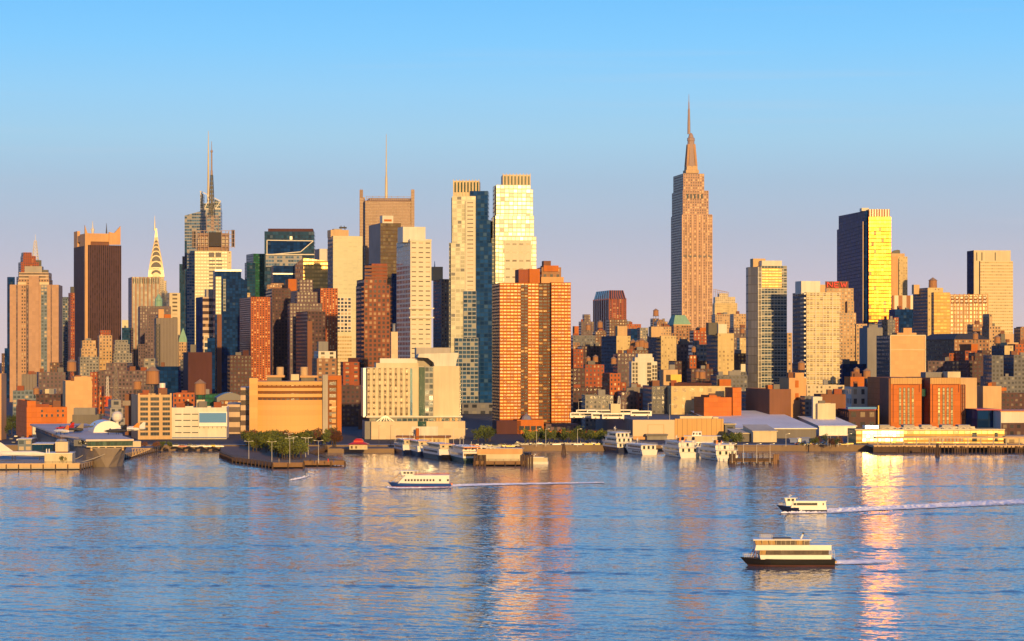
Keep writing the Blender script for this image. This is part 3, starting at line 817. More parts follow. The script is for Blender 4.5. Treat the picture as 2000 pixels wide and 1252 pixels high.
# brick slab pair
s = bld('apartment_tower', 'orange brick slab tower lit in the centre left, left of its dark twin', 490, 528, 580, 2000, 'f_orangebrick', L=484, d=60, pu=2.2, pv=1.8, side='f_shadebrick')
s = bld('apartment_tower', 'brick slab with shade painted dark brown between the two lit orange brick towers', 531, 568, 566, 2080, 'f_shadebrick', L=527, d=50, tiers=[(533, 566, 563, 3)], side='f_shadebrick')
s = bld('apartment_tower', 'orange brick slab tower lit on the right of its dark long side', 626, 659.5, 563, 2040, 'f_orangebrick', L=600, pu=2.4, pv=1.8, side='f_shadebrick', d=150)  # long side brick is darkened to paint its shade
s = bld('apartment_tower', 'grey purple stepped tower in front of the yellow faceted glass tower', 566, 629, 592, 1960, 'f_purple', L=563, d=40, tiers=[(585, 611, 546, 8), (580, 620, 570, 4)], pents=[])
s = bld('apartment_tower', 'red brown tower with flat windowless right pier below the grey purple stepped tower', 601, 636, 608, 1900, 'f_shadebrick', L=586, d=40)
part_box(s, 'blank_pier', 600.5, 610, 627, None, -.5, 3, 'brick_brown')
s = bld('office_block', 'short orange brick cube roof left of the grey purple stepped tower', 563, 579, 545, 2300, 'brick_orange', L=561, d=24)
s = bld('office_block', 'orange tan block with arched top storey behind the dark brick slab', 522, 557, 556, 2350, 'f_brownlit', L=520, d=24, tiers=[(529, 554, 553, 3)])
s = bld('apartment_block', 'brown brick block with pale roof storey right of the centre towers', 619, 657.5, 700, 1650, 'f_brownlit', L=615, d=34, tiers=[(622, 657, 686, 1.2, 'f_white')], pents=[(622, 641, 667, 6, 'grey_wall')], pu=5)
s = bld('warehouse', 'maroon brick block with small roof house left of the striped consular slab', 670, 703.5, 707, 1700, 'f_redbrick', L=668, d=30, pu=5, pents=[(681, 699, 699, 3, 'brick_maroon')])
s = bld('warehouse', 'big blank maroon wall block painted in shade left of the ribbed loading house', 367.5, 414, 688, 1750, 'brick_maroon', L=364, d=50, pents=[(372, 383, 673, 5, 'dark_steel')])  # nothing shades this wall; the shade is put into the maroon
s = bld('office_block', 'low dark violet block with faint windows right of the blank maroon wall', 449, 491, 694, 1760, 'f_shadebrick', L=447, d=40, pents=[(460, 471, 688, 4, 'conc_dark'), (474, 486, 684, 5, 'brick_maroon')])
s = bld('office_block', 'slim dark navy block behind the blank maroon wall', 405, 420, 660, 2000, 'f_navyglass', th=5, d=30)

# newspaper tower: double screen walls and mast
s = Site(713, 2500, 8); s.root('office_tower', 'tan screen clad tower with raised corner screens and a single tall mast')
X = s.lx; Z = lambda py, px=757, y=0: s.z(py, s.lx(px, y), y)
q = MB(); q.box(X(713), X(806), 0, 52, 0, Z(392), 0, 3, 3.4); q.build('wall', 'f_screen', s.e)
q = MB(); q.box(X(722, 8), X(803, 8), 8, 44, Z(392), Z(386), 0); q.build('penthouse', 'lattice', s.e)
q = MB(); q.box(X(702.5, 2), X(709, 2), 2, 4, 0, Z(371), 0, 1.2, 1.6); q.box(X(709.5, 14), X(712.8, 14), 14, 40, 0, Z(384), 0, 1.2, 1.6)
q.box(X(803, -2), X(809.5, -2), -2, 0, 0, Z(370), 0, 1.2, 1.6); q.box(X(713.5, -1.5), X(801, -1.5), -1.5, -.9, 0, Z(394), 0, 1.2, 1.6); q.build('screen', 'f_screen', s.e)
q = MB()
for i in range(22):
    px = 716 + i * 4.05
    q.bar((X(px, -1), -1, Z(394)), (X(px, -1), -1, Z(389 - (6 if i % 3 == 0 else 3))), .3)
for px0 in (702.7, 803.2):
    for j in range(5): q.bar((X(px0 + j * 1.5, 1), 1, Z(385)), (X(px0 + j * 1.5, 1), 1, Z(371 - (j % 2) * 2)), .28)
for r in (388, 384): q.bar((X(716, -1), -1, Z(r)), (X(802, -1), -1, Z(r)), .22)
q.build('crown_frame', 'lattice', s.e)
spire(s, 'mast', 754.5, 24, [(388, 1.6), (350, 1.3), (340, .8), (262, .22)], 'cream')
s = bld('office_tower', 'tower with pale grey left face and brown glass front topped by a white box', 743, 783, 436, 2330, 'f_brownglass', L=720.5, side='grey_wall', pents=[(747, 768, 421, 2, 'white')], pv=3.6)
q = MB(); x0, x1 = s.lx(750, 1.7), s.lx(765, 1.7); q.box(x0, x1, 1.6, 1.9, s.z(432), s.z(428), 0); q.build('red_panel', 'brick_orange', s.e)
s = bld('apartment_tower', 'dark red brown tower with stacked corner balconies in the centre', 711, 762, 556, 1700, 'f_balcony', L=703.5, d=40, side='f_shadebrick', tiers=[(711, 756, 545, 1), (726, 756, 515, 2, 'brick_red')], pu=3.2, pv=3.2)
q = MB()
for i in range(34):
    z = s.z(556) - 2.2 - i * 3.2
    q.box(-2.0, .0, -1.2, 5, z, z + .9, 0, bot=True); q.box(s.w, s.w + 1.6, -1.2, 4, z, z + .9, 0, bot=True)
for i in range(4):
    z = s.z(523 + i * 7)
    q.box(s.lx(712, 2), s.lx(757, 2), 1.0, 6, z, z + 1.6, 0, bot=True)
q.build('balcony', 'brick_brown', s.e)
part_box(s, 'core_wall', 733, 748, 515, 555, 1.2, 5, 'brick_red')
s = bld('apartment_tower', 'dark glass slab squeezed between red brown balcony tower and cream tower', 766, 780, 534, 2250, 'f_navyglass', th=5, d=24, pents=[])
s = bld('apartment_tower', 'cream balcony tower with white penthouse and grey left face near the centre', 801.5, 842.5, 470, 1640, 'f_whiteband', L=774.5, side='f_grid', pents=[(787, 831, 443, 6, 'white')], pu=4.4, pv=3.3, ratio=1.0)
for r in (601, 619): part_box(s, 'balcony', 799, 848, r, r + 2.5, -1.6, 3, 'white')
part_box(s, 'cornice', 800.5, 843, 467, 470.5, -.5, 3, 'white')
s = bld('apartment_tower', 'brown brick tower between cream balcony tower and left silver tower', 862, 879, 545, 2000, 'f_brownlit', L=846, side='f_greydark', ratio=1.2, pents=[(845, 865, 521, 8, 'tan')])
spire(s, 'antenna', 849, 12, [(521, .5), (510, .2)], 'steel')

# twin silver towers
def silver(name, label, fr, tiers, crown, Rr=None, L=None, th=-12, Y=1880, dark=None):
    a, b, top = fr
    s = Site(a, Y, th); s.root(name, label)
    q = MB(); dk = MB()
    D = 34
    for i, (ta, tb, tt) in enumerate(tiers):
        ins = .7 * i + .2
        x0, x1 = s.lx(ta, ins), s.lx(tb, ins)
        q.box(x0, x1, ins, D - ins, -.4, s.z(tt, (x0 + x1) / 2, ins), 0, 3.4, 3.25)
    q.build('wall', 'f_silver', s.e)
    for i, (ta, tb, tt) in enumerate(dark or []):
        ins = 2.5 + 1.0 * i
        x0, x1 = s.lx(ta, ins), s.lx(tb, ins)
        dk.box(x0, x1, ins, D - 2 - ins, -.4, s.z(tt, (x0 + x1) / 2, ins), 0, 3.0, 3.25)
    if dark: dk.build('side_wall', 'f_silverdark', s.e)
    ca, cb, ct, cbot = crown
    ins = 6
    x0, x1 = s.lx(ca, ins), s.lx(cb, ins)
    zt, zb = s.z(ct, x0, ins), s.z(cbot, x0, ins)
    c = MB(); c.box(x0, x1, ins, D - 5, zb - 6, zt - 1, 0); o = c.build('crown', 'f_panel', s.e)
    n = 8
    f2 = MB()
    for k in range(n):
        xx = x0 + (x1 - x0) * k / n
        f2.box(xx + .9, xx + (x1 - x0) / n - .6, ins - .25, ins, zb + 3, zt - 2.2, 0)
    f2.build('crown_opening', 'glass_green', o)
    f3 = MB()
    for k in range(n + 1):
        xx = x0 + (x1 - x0) * k / n
        f3.box(xx - .25, xx + .25, ins - .6, ins + .2, zb, zt, 0)
    f3.build('crown_rib', 'cream', o)
    return s
s = silver('apartment_tower', 'left silver twin tower, stepped pale glass with a dark blue right side', (883, 935, 350),
           [(880.5, 917, 475), (885, 927, 430), (883, 929, 383)], (885.5, 935.5, 350.5, 383), dark=[(922, 961, 474), (922, 958, 430), (918, 953, 373)], th=-2)
part_box(s, 'side_wall', 877, 884, 474, None, 4, 24, 'f_gridblue'); part_box(s, 'side_wall', 881.5, 885, 386, None, 6, 20, 'f_gridblue')
part_box(s, 'balcony_wall', 909, 928, 392, 640, -.6, 2, 'f_whiteband', 5.5, 3.25)
part_box(s, 'lower_wall', 905, 930, 568, None, -1.4, 3, 'f_silverlow', 3, 3.25); part_box(s, 'lower_wall', 888, 934, 660, None, -1.8, 4, 'f_silverlow', 3, 3.25)
part_box(s, 'podium_wall', 902, 968, 787, None, -8, 14, 'f_greydark', 7, 5)
s = silver('apartment_tower', 'right silver twin tower, stepped pale glass with crown higher than the other', (966, 1041, 338),
           [(974, 1047.5, 462), (967.5, 1043, 421), (969, 1036, 361), (1008, 1041, 370)], (982.5, 1035.5, 338.5, 371), th=4)
part_box(s, 'side_wall', 960.5, 969, 465, None, 5, 24, 'f_gridblue'); part_box(s, 'side_wall', 962.5, 970, 424, None, 7, 20, 'f_gridblue'); part_box(s, 'side_wall', 965.5, 972, 363, None, 8, 20, 'f_gridblue')
part_box(s, 'balcony_wall', 985, 1038, 469, 640, -.5, 2, 'f_whiteband', 5.5, 6.5)

# orange banded tower on the brick podium
s = Site(976, 1430, 9); s.root('apartment_tower', 'large orange tower with banded windows on a red brick podium')
X = s.lx; Z = lambda py, px=1020, y=0: s.z(py, s.lx(px, y), y)
D = 30
q = MB(); rf = MB()
shell(q, 0, X(1052), 0, D, -.4, Z(552.5), 0, 2.1, 1.95, roofs=rf, ms=1)
shell(q, X(1077, 1.2), X(1115, 1.2), 1.2, D, -.4, Z(551), 0, 2.1, 1.95, roofs=rf, ms=1)
q.build('wall', ['f_orangeband', 'f_orangedark'], s.e); rf.build('roof', 'roof_dark', s.e)  # side walls take a darker orange copy with shade in the colour
q = MB(); q.box(X(1052.2, 5), X(1077, 5), 5, D - 2, -.4, Z(553), 0, 2.6, 1.95); q.build('recess_wall', 'f_recess', s.e)  # shade of the recess is put into its dark wall colour
part_box(s, 'balcony_column', 1017, 1031, 556, None, -.4, 1, 'f_recess', 2.2, 1.95)
part_box(s, 'penthouse', 1013, 1035, 526, 553, 7, 14, 'brick_red'); part_box(s, 'penthouse', 1034, 1054.5, 525, 553, 5, 14, 'brick_orange')
part_box(s, 'penthouse', 1058, 1096, 522, 552, 9, 16, 'f_brownlit'); part_box(s, 'penthouse', 1062, 1091, 518.5, 530, 8, 12, 'brick_orange'); part_box(s, 'penthouse', 1062, 1076, 509.5, 520, 9, 7, 'brick_brown')
part_box(s, 'penthouse', 1057, 1101, 541, 553, 6.5, 16, 'tan_orange')
q = MB(); q.box(-4, X(1010) , -14, 3, -.4, Z(822, 990, -14), 0); q.build('podium_side_wall', 'brick_maroon', s.e)  # maroon paints the shade on the left side of the orange brick podium
s.e['label'] = 'large orange tower with banded windows on a red brick podium'
q = MB(); q.box(X(1010, -14), X(1062, -14), -14, 3, -.4, Z(820, 1030, -14), 0); q.box(X(1062.2, -10), X(1186, -10), -10, 8, -.4, Z(842, 1100, -10), 0); q.build('podium', 'brick_orange', s.e)
q = MB(); q.box(X(1066, -6), X(1130, -6), -6, 6, Z(842), Z(828), 0, 4, 5); q.build('podium_glazing', 'f_purple', s.e)
for i in range(4): part_box(s, 'window', 1014 + i * 11.5, 1023.5 + i * 11.5, 832, 840, -14.25, .4, 'glass_dark')
q = MB(); x, y = X(1028.5, -8), -8
q.lathe(x, y, [(Z(820, 1028, -8), 3.3), (Z(813, 1028, -8), 2.4), (Z(807, 1028, -8), .1)], 8); q.build('glass_dome', 'steel', s.e)
q = MB()
for i in range(5): px = 1070 + i * 25; q.box(X(px, -10.3), X(px + 3, -10.3), -10.4, -9, -.4, Z(838, px, -10), 0)
q.build('podium_pier', 'brick_red', s.e)
part_box(s, 'awning', 1016, 1030, 855, 858, -16, 2, 'red_paint')

# striped consular slab
s = Site(717, 1335, 6); s.root('office_block', 'cream slab with dark vertical window stripes and flared roof by the river')
X = s.lx; Z = lambda py, px=780, y=0: s.z(py, s.lx(px, y), y)
q = MB(); q.box(X(717), X(822), 0, 38, Z(815), Z(718), 0); q.box(X(846), X(897), -1.5, 38, Z(815), Z(715), 0); q.build('wall', 'cream', s.e)
q = MB(); q.box(X(709.5, 5), X(716.8, 5), 5, 34, Z(815), Z(719), 0); q.build('side_wall', 'steel', s.e)
for px in (717.8, 728.2, 739.3, 750, 760.3, 771, 781.5, 792, 801): part_box(s, 'window_stripe', px, px + 4.6, 719.5, 811.5, -.25, 1, 'f_brownglass' if px < 800 else 'glass_blue', 2, 3.2)
part_box(s, 'glass_bay', 818, 832, 717, 812, -.6, 5, 'glass_green'); part_box(s, 'glass_bay', 830, 846, 716, 812, -.9, 6, 'f_gridblue', 2, 3.2)
part_box(s, 'window_stripe', 897.2, 900.3, 716, 811, .5, 6, 'glass_dark')
part_box(s, 'ledge', 715, 903, 812.5, 815.5, -1.9, 40, 'white')
q = MB(); xz_prism(q, [(X(849, 1), Z(716)), (X(890, 1), Z(716)), (X(892, 1), Z(704)), (X(895.5, 1), Z(695)), (X(895.5, 1), Z(689)), (X(818, 1), Z(691)), (X(816, 1), Z(698)), (X(836, 1), Z(699)), (X(847, 1), Z(708))], 1, 26); q.build('flared_roof', 'white', s.e)
part_box(s, 'penthouse', 813, 880, 679, 716, 14, 14, 'concrete'); part_box(s, 'penthouse', 734.5, 817, 709, 718.5, 6, 20, 'cream')
part_box(s, 'roof_rail', 742, 815, 700, 709, 10, 1, 'lattice_white', 2, 3)
part_box(s, 'lower_storey', 722, 900, 815.5, 824, 1.5, 30, 'f_gridblue', 3, 4)
for px in (852, 858, 878, 889): part_box(s, 'column', px, px + 4.5, 815.5, 824, .2, 1.2, 'tan')
part_box(s, 'podium', 725, 908.5, 823, None, -3.5, 42, 'f_panel', 4, 4); part_box(s, 'podium_side_wall', 712.5, 724.8, 823, None, 0, 34, 'grey_wall')
part_box(s, 'podium_glazing', 816, 833, 823, 842, -3.8, 1, 'glass_green')
q = MB()
for px in (735, 742, 749, 756, 763, 770):
    q.bar((X(px, -3), -3, Z(823)), (X(753, -3), -3, Z(811)), .25)
q.build('glass_dome', 'steel', s.e)

# big ribbed loading house with a curved blank wall
s = Site(487, 1400, 6); s.root('depot_building', 'wide tan depot with blank curved front, window bands and orange framed corner tower')
X = s.lx; Z = lambda py, px=560, y=0: s.z(py, s.lx(px, y), y)
def bulge(px0, px1, top, bot, y0, bow, mat, name, N=14, dep=10):
    q = MB(); pts = []
    x0, x1 = X(px0, y0), X(px1, y0)
    for i in range(N + 1):
        t = i / N; pts.append((x0 + (x1 - x0) * t, y0 - bow * (1 - (2 * t - 1) ** 2)))
    zt, zb = Z(top), (Z(bot) if bot else -.4)
    for i in range(N): q.wall(pts[i], pts[i + 1], zb, zt, 0, 3, 3)
    back = [(x1, y0 + dep), (x0, y0 + dep)]
    q.wall(pts[-1], back[0], zb, zt); q.wall(back[1], pts[0], zb, zt)
    q.poly([(*p, zt) for p in pts + back]); q.poly([(*p, zb) for p in (pts + back)[::-1]])
    return q.build(name, mat, s.e)
part_box(s, 'pylon', 487, 503.5, 738.5, None, -4, 12, 'f_depot')
bulge(503.6, 630, 781, 849, 0, 5.0, 'f_depot', 'curved_wall')
for t, b in ((745, 752), (757.5, 763.5), (769, 775.5)): bulge(503.6, 630, t, b, 0, 5.0, 'f_depot', 'spandrel_band')
bulge(503.8, 629.8, 746, 781, 1.2, 5.0, 'f_orangedark', 'window_band', dep=8)
part_box(s, 'main_wall', 503.8, 629.8, 746, None, 11.5, 60, 'tan')
part_box(s, 'pylon', 630.2, 640.5, 732, None, -3, 12, 'concrete'); part_box(s, 'corner_glazing', 640.5, 659, 743, None, -1, 10, 'f_orangedark', 5, 3.6)
q = MB(); q.box(X(640.7, -2), X(667, -2), -2, 12, Z(742), Z(733.5), 0, bot=True); q.box(X(658.5, -2), X(667, -2), -2, 12, -.4, Z(742), 0); q.build('corner_frame', 'brick_orange', s.e)
for i in range(6): part_box(s, 'corner_window', 648, 656, 786 + i * 11, 793 + i * 11, -1.3, .5, 'tan_orange')
q = MB(); q.box(X(489, 8), X(489, 8) + .1, 8, 60, -.4, Z(760, 489, 8), 0); q.build('side_wall', 'grey_wall', s.e)
part_box(s, 'side_block', 470, 487, 757, None, 18, 50, 'f_bandbrown', 9, 6); part_box(s, 'side_block', 443, 470.5, 790, None, 22, 60, 'f_bandbrown', 9, 6)
for a, b, t in ((520, 556, 733), (586, 620.5, 733.5)):
    part_box(s, 'roof_house', a, b, t, t + 4, 10, 16, 'tan_orange'); part_box(s, 'roof_house', a + 2, b - 6, t + 4, 746, 11, 12, 'conc_dark')
part_box(s, 'roof_house', 568.5, 584, 731, 743, 9, 8, 'cream')
for px in (547, 594):
    q = MB(); x = X(px, 16); q.lathe(x, 16, [(Z(734), 2.2), (Z(718), 2.2), (Z(717), 2.0)], 12); q.build('roof_tank', 'tan', s.e)
for px in (520.5, 554): pass
part_box(s, 'base_course', 503, 641, 847.5, 851, -6.5, 4, 'brick_red')
s = bld('hangar', 'low building with dark blue barrel roof left of the curved wall depot', 430, 488, 782, 1560, 'f_orangedark', L=426, d=30)
q = MB(); N = 8
pts = [(s.lx(424) + (s.lx(488) - s.lx(424)) * i / N, s.z(782) + 6.0 * math.sin(math.pi * (.15 + .85 * i / N)) - 1) for i in range(N + 1)]
xz_prism(q, [(pts[-1][0], s.z(782) - 1), ][:1] + pts[::-1] + [(pts[0][0], s.z(782) - 1)], 2, 26); q.build('barrel_roof', 'navy_paint', s.e)
# ------------------------------------------------------------------ right half landmarks
s = bld('office_tower', 'dark red ribbed tower with chamfered top and blue glass strips', 1190, 1222.5, 584, 3500, 'f_redrows', L=1159.5, side='f_redtower', pu=5.2, ratio=1.0)
q = MB(); w, d, h0, h1 = s.w, s.d, s.h, s.z(567, s.w / 2, 4)
b0 = [(0, 0), (w, 0), (w, d), (0, d)]; t0 = [(1.5, 4), (w - 3, 4), (w - 3, d - 4), (3, d - 4)]
for i in range(4):
    j = (i + 1) % 4
    n = 7
    q.poly([(*b0[i], h0), (*b0[j], h0), (*t0[j], h1), (*t0[i], h1)], [(0, 0), (n, 0), (n, 1), (0, 1)])
q.poly([(*p, h1) for p in t0]); q.build('chamfered_top', 'f_redtower', s.e)
q = MB()
for i in range(8):
    x = w * i / 7; q.box(x - .6, x + .6, -.9, .2, 0, h0 + 1, 0); q.box(-.9, .2, d * i / 7 - .6, d * i / 7 + .6, 0, h0 + 1, 0)
q.build('rib', 'brick_red', s.e)

# the tall stone tower with the mooring mast
fac('f_stonepier', (.56, .37, .25), fx=0, fz=0)
s = Site(1333, 3400, 9); s.root('skyscraper', 'tallest stone skyscraper with stepped crown, mooring mast and needle antenna')
X = s.lx; Z = lambda py, px=1360, y=0: s.z(py, s.lx(px, y), y)
D = s.back(1310.5, 0)
q = MB(); rf = MB()
TI = [(1331, 1392.5, 640, -4, D + 4), (1333, 1391, 418.5, 0, D), (1333.6, 1384, 372, 2.0, D - 2), (1334.6, 1375.5, 339, 4.5, D - 5)]
for i, (a, b, t, y0, y1) in enumerate(TI):
    x0, x1 = X(a, y0), X(b, y0)
    z1 = Z(t, (a + b) / 2, y0)
    shell(q, x0, x1, y0, y1, -.4 if i < 2 else Z(TI[i - 1][2]) - 2, z1, 0, 3.35, 3.75, roofs=rf, ms=1)
q.build('wall', ['f_stone', 'f_stone'], s.e); rf.build('roof', 'concrete', s.e)
q = MB()
x0, x1 = X(1333), X(1391); hh = Z(420)
for i in range(6):
    xx = x0 + (x1 - x0) * (i + .0) / 6
    q.box(xx - 1.0, xx + 1.0, -1.0, .3, 0, hh, 0)
q.box(x1 - .8, x1 + .3, -1.0, .3, 0, hh, 0)
q.build('stone_pier', 'f_stonepier', s.e)
part_box(s, 'belt_course', 1333, 1391, 499, 502, -.35, 1, 'conc_dark')
for i in range(5): part_box(s, 'top_opening', 1341 + i * 7, 1344.5 + i * 7, 379, 388, 1.8, .6, 'glass_dark')
x, y = X(1349.5, D / 2), D / 2
Z = lambda py, *_: s.z(py, x, y)
q = MB(); q.lathe(x, y, [(Z(339), 13.5), (Z(333), 13.5), (Z(332.5), 11.5), (Z(325), 11), (Z(324), 9.5)], 4, 0, R(45)); q.build('crown_base', 'tan', s.e)
q = MB(); q.lathe(x, y, [(Z(326), 8.2), (Z(318), 7.2), (Z(300), 6.0), (Z(276), 5.0), (Z(275), 5.6), (Z(270), 5.6), (Z(269), 4.2), (Z(264), 3.2), (Z(260), 1.4)], 12, 0, 0); q.build('mooring_mast', 'lattice', s.e, smooth=False)
q = MB()
for t in range(4):
    an = R(45 + 90 * t); c_, s_ = math.cos(an), math.sin(an)
    q.bar((x + 9.5 * c_, y + 9.5 * s_, Z(326)), (x + 6.0 * c_, y + 6.0 * s_, Z(282)), 1.5)
q.build('mast_buttress', 'tan_orange', s.e)
spire(s, 'antenna', 1345.5, D / 2, [(262, 2.3), (240, 2.1), (226, 1.7), (213, 1.5), (212, 1.0), (200, .8), (199, .5), (184, .25)], 'lattice')
s = bld('apartment_tower', 'cream stepped tower with open curved roof screen right of the tallest skyscraper', 1396, 1440, 592, 3100, 'f_tanlight', L=1393, tiers=[(1397, 1436, 580, 2, 'f_cream'), (1405, 1422, 573, 4, 'f_cream')], d=30)
q = MB()
for i in range(9):
    px = 1394 + i * 3.6; q.bar((s.lx(px, 12), 12, s.z(580)), (s.lx(px, 12), 12, s.z(564.5 + i * .75)), .35)
q.bar((s.lx(1394, 12), 12, s.z(564.5)), (s.lx(1423, 12), 12, s.z(570.5)), .5); q.bar((s.lx(1394, 12), 12, s.z(569)), (s.lx(1423, 12), 12, s.z(574)), .3)
q.build('roof_screen', 'lattice', s.e)
# green roofed hotel
s = bld('hotel', 'stepped stone hotel with a green copper mansard roof below the skyscraper', 1316, 1350, 635, 2500, 'f_brownlit', L=1303, d=26, tiers=[])
part_box(s, 'lower_wing', 1312, 1353, 651, None, -3, 20, 'f_brownlit'); part_box(s, 'lower_wing', 1322, 1360, 664, None, -6, 20, 'f_tan')
q = MB(); w, d, h0, h1 = s.w, s.d, s.h, s.z(615.5, 9, 6)
b0 = [(-.6, -.6), (w + .4, -.6), (w + .4, d), (-.6, d)]; t0 = [(3, 6), (w - 5, 6), (w - 5, d - 6), (3, d - 6)]
for i in range(4):
    j = (i + 1) % 4; q.poly([(*b0[i], h0 - .2), (*b0[j], h0 - .2), (*t0[j], h1), (*t0[i], h1)])
q.poly([(*p, h1) for p in t0]); q.build('mansard_roof', 'copper_green', s.e)
part_box(s, 'cornice', 1315.5, 1350.5, 633.5, 636, -1.0, 3, 'tan')
# three slab blocks with shade painted grey on their left walls
s = bld('apartment_block', 'brick slab with grey shaded side and yellow lit front, leftmost of the three slabs', 1204, 1231.5, 656, 1950, 'f_tanlight', L=1174.5, side='f_greydark', pents=[(1206, 1225, 637, 3, 'tan')], ratio=1.3)
s = bld('apartment_block', 'brick slab with grey shaded side and tan lit front, middle of the three slabs', 1291, 1321, 656, 1900, 'f_tanlight', L=1264, side='f_greydark', pents=[(1272, 1292, 638, 4, 'tan')], ratio=1.2)
s = bld('apartment_block', 'brick slab with grey shaded side, tan front, white roof box, rightmost of the three slabs', 1402, 1433.5, 651, 1690, 'f_tanlight', L=1380, side='f_greydark', pents=[(1403, 1420, 633, 2, 'white'), (1384, 1402.5, 630, 5, 'dark_steel')], ratio=1.2)
# stepped white block with single windows
s = bld('apartment_block', 'white stepped block with small dark windows below the middle slab', 1233.5, 1283.5, 706, 1620, 'white', L=1231, d=24, tiers=[(1246, 1274, 691, .9), (1240, 1277, 698, .5)])
for xs_, rows in (((1237.5, 1243.5), range(8)), ((1266, 1270), range(9)), ((1276, 1281), range(6))):
    windows(s, [s.lx(p) for p in xs_], [s.z(711 + 7.4 * r if xs_[0] < 1270 else 716 + 7.4 * r) for r in rows], 1.0, 1.6, y=-.3)
# glass tower pair in front right
s = bld('apartment_tower', 'blue glass tower with curved grey left facet and white penthouse', 1487, 1537, 519, 1720, 'f_gridblue', L=1480, d=26, th=8, pv=2.0, pu=2.4, pents=[(1488, 1527, 509, 4, 'white'), (1471, 1495, 505, 12, 'tan')])
q = MB(); X = s.lx
pl = [(X(1486.8), 0.05)]
q.prism([(X(1457, 22), 22), (X(1461, 10), 10), (X(1479, 1), 1.0), (X(1487), .1), (X(1487), 24)], -.4, s.z(521), 0, 3, 6.4); q.build('facet_wall', 'f_mesh', s.e)
part_box(s, 'top_reflection', 1488, 1527, 524, 562, -.3, .6, 'f_yellowglass', 2.4, 2.0)  # yellow panel paints the light reflected in the upper glass
q = MB()
for i in range(36):
    z = s.z(521) - 4.0 - i * 4.0
    if z > 4: q.box(X(1480, -.5), X(1537), -.55, -.05, z, z + .38, 0, bot=True)
for px in (1480.5, 1486.5): q.box(X(px, -.6), X(px + 1, -.6), -.62, .3, 0, s.z(521), 0)
q.build('floor_edge', 'white', s.e)
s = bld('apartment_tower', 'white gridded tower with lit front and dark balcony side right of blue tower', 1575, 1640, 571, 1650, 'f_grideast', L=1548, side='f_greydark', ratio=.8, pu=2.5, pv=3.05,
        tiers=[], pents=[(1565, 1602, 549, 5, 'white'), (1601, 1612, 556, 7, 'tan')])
q = MB(); X = s.lx
for i in range(26):
    z = s.z(571) - 1.5 - i * 3.05
    if z > 3: q.box(X(1575), s.w + .8, -.5, -.02, z, z + .42, 0, bot=True)
for px in (1592, 1607, 1625): q.box(X(px), X(px + .9), -.55, .2, 0, s.z(571), 0)
q.build('floor_edge', 'white', s.e)
q = MB()
for i in range(26):
    z = s.z(571) - 1.5 - i * 3.05
    if z > 3: q.box(-1.4, 0, 1, 9, z, z + 1.1, 0, bot=True)
q.build('balcony', 'steel', s.e)
s = bld('apartment_block', 'slim tan sliver block between blue glass tower and white gridded tower', 1537.5, 1547, 650, 1900, 'f_tan', th=5, d=20)
# stepped art deco hotel with red letters
s = bld('hotel', 'tan stepped art deco hotel with big red rooftop letters', 1641, 1672, 611, 2150, 'f_tan', L=1638, d=40, tiers=[(1614, 1667, 563, 9), (1655, 1668, 588, 3)], pents=[])
part_box(s, 'wing', 1672, 1693.5, 632.5, None, -3, 30, 'f_tan'); part_box(s, 'wing', 1612, 1642, 575, None, 12, 26, 'f_brownlit')
part_box(s, 'sign_board', 1612, 1657, 549.5, 563, 9.5, 1, 'brick_brown')
def letter(ch, x, z, w, h, y, st):
    q = MB()
    P = lambda u, v: (x + u * w, y, z + v * h)
    L = {'N': [((0, 0), (0, 1)), ((0, 1), (1, 0)), ((1, 0), (1, 1))], 'E': [((0, 0), (0, 1)), ((0, 1), (1, 1)), ((0, .5), (.8, .5)), ((0, 0), (1, 0))],
         'W': [((0, 1), (.25, 0)), ((.25, 0), (.5, .8)), ((.5, .8), (.75, 0)), ((.75, 0), (1, 1))]}[ch]
    for a, b in L: q.bar(P(*a), P(*b), st)
    q.build('sign_letter', 'sign_red', s.e)
for ch, a, b in (('N', 1616, 1626), ('E', 1630, 1638), ('W', 1642, 1653.5)):
    y0 = 8.4; x0, x1 = s.lx(a, y0), s.lx(b, y0); letter(ch, x0, s.z(561, x0, y0), x1 - x0, s.z(551, x0, y0) - s.z(561, x0, y0), y0, .62)
# gold and black slab
s = Site(1697, 2400, 1.7); s.root('office_tower', 'tall black slab tower with a glowing gold glass front')
X = s.lx; Z = lambda py, px=1720, y=0: s.z(py, s.lx(px, y), y)
q = MB(); q.box(X(1697), X(1740.5), 0, 44, -.4, Z(423), 0, 2.4, 3.7); q.build('wall', 'f_goldglass', s.e)
q = MB(); q.box(X(1697.3), X(1738), .4, 43, Z(423), Z(408.5), 0, 2.6, 40); q.build('crown', 'f_colbrown', s.e)
D = s.back(1638, X(1690, 6)); D = min(D, 190)
q = MB(); q.prism([(X(1690, 6), 6), (X(1697), 5), (X(1697), 44), (X(1690, 6), D)], -.4, 0, 0, 3, 3.7, zs=[Z(411), Z(411), Z(411), s.z(422, X(1690, 6), D)])
q.build('side_wall', 'f_navyglass', s.e)
q = MB(); xs_ = X(1690, 6) - 1.2; q.box(xs_, xs_ + 1.1, 9, D + 4, -.4, s.z(433, xs_, 9), 0, 3, 3.7); q.build('lower_side_wall', 'f_navyglass', s.e)
q = MB(); q.box(X(1685, 5), X(1686.5, 5), 5, 7, -.4, Z(432), 0); q.build('lit_edge', 'tan', s.e)
part_box(s, 'penthouse', 1683, 1697, 406, 412, 14, 12, 'white')
s = bld('office_tower', 'tan tower with a dark groove right of the gold fronted slab', 1741, 1772.5, 501, 2700, 'f_tanlight', th=6, d=40, tiers=[(1741, 1767, 495, 3, 'tan')])
part_box(s, 'blank_wall', 1741, 1754, 501, None, -.4, 2, 'tan_orange'); part_box(s, 'groove', 1754.5, 1756, 505, None, -.3, 1, 'glass_dark')
q = MB(); N = 8; xa, xb = s.lx(1741, 8), s.lx(1758, 8)
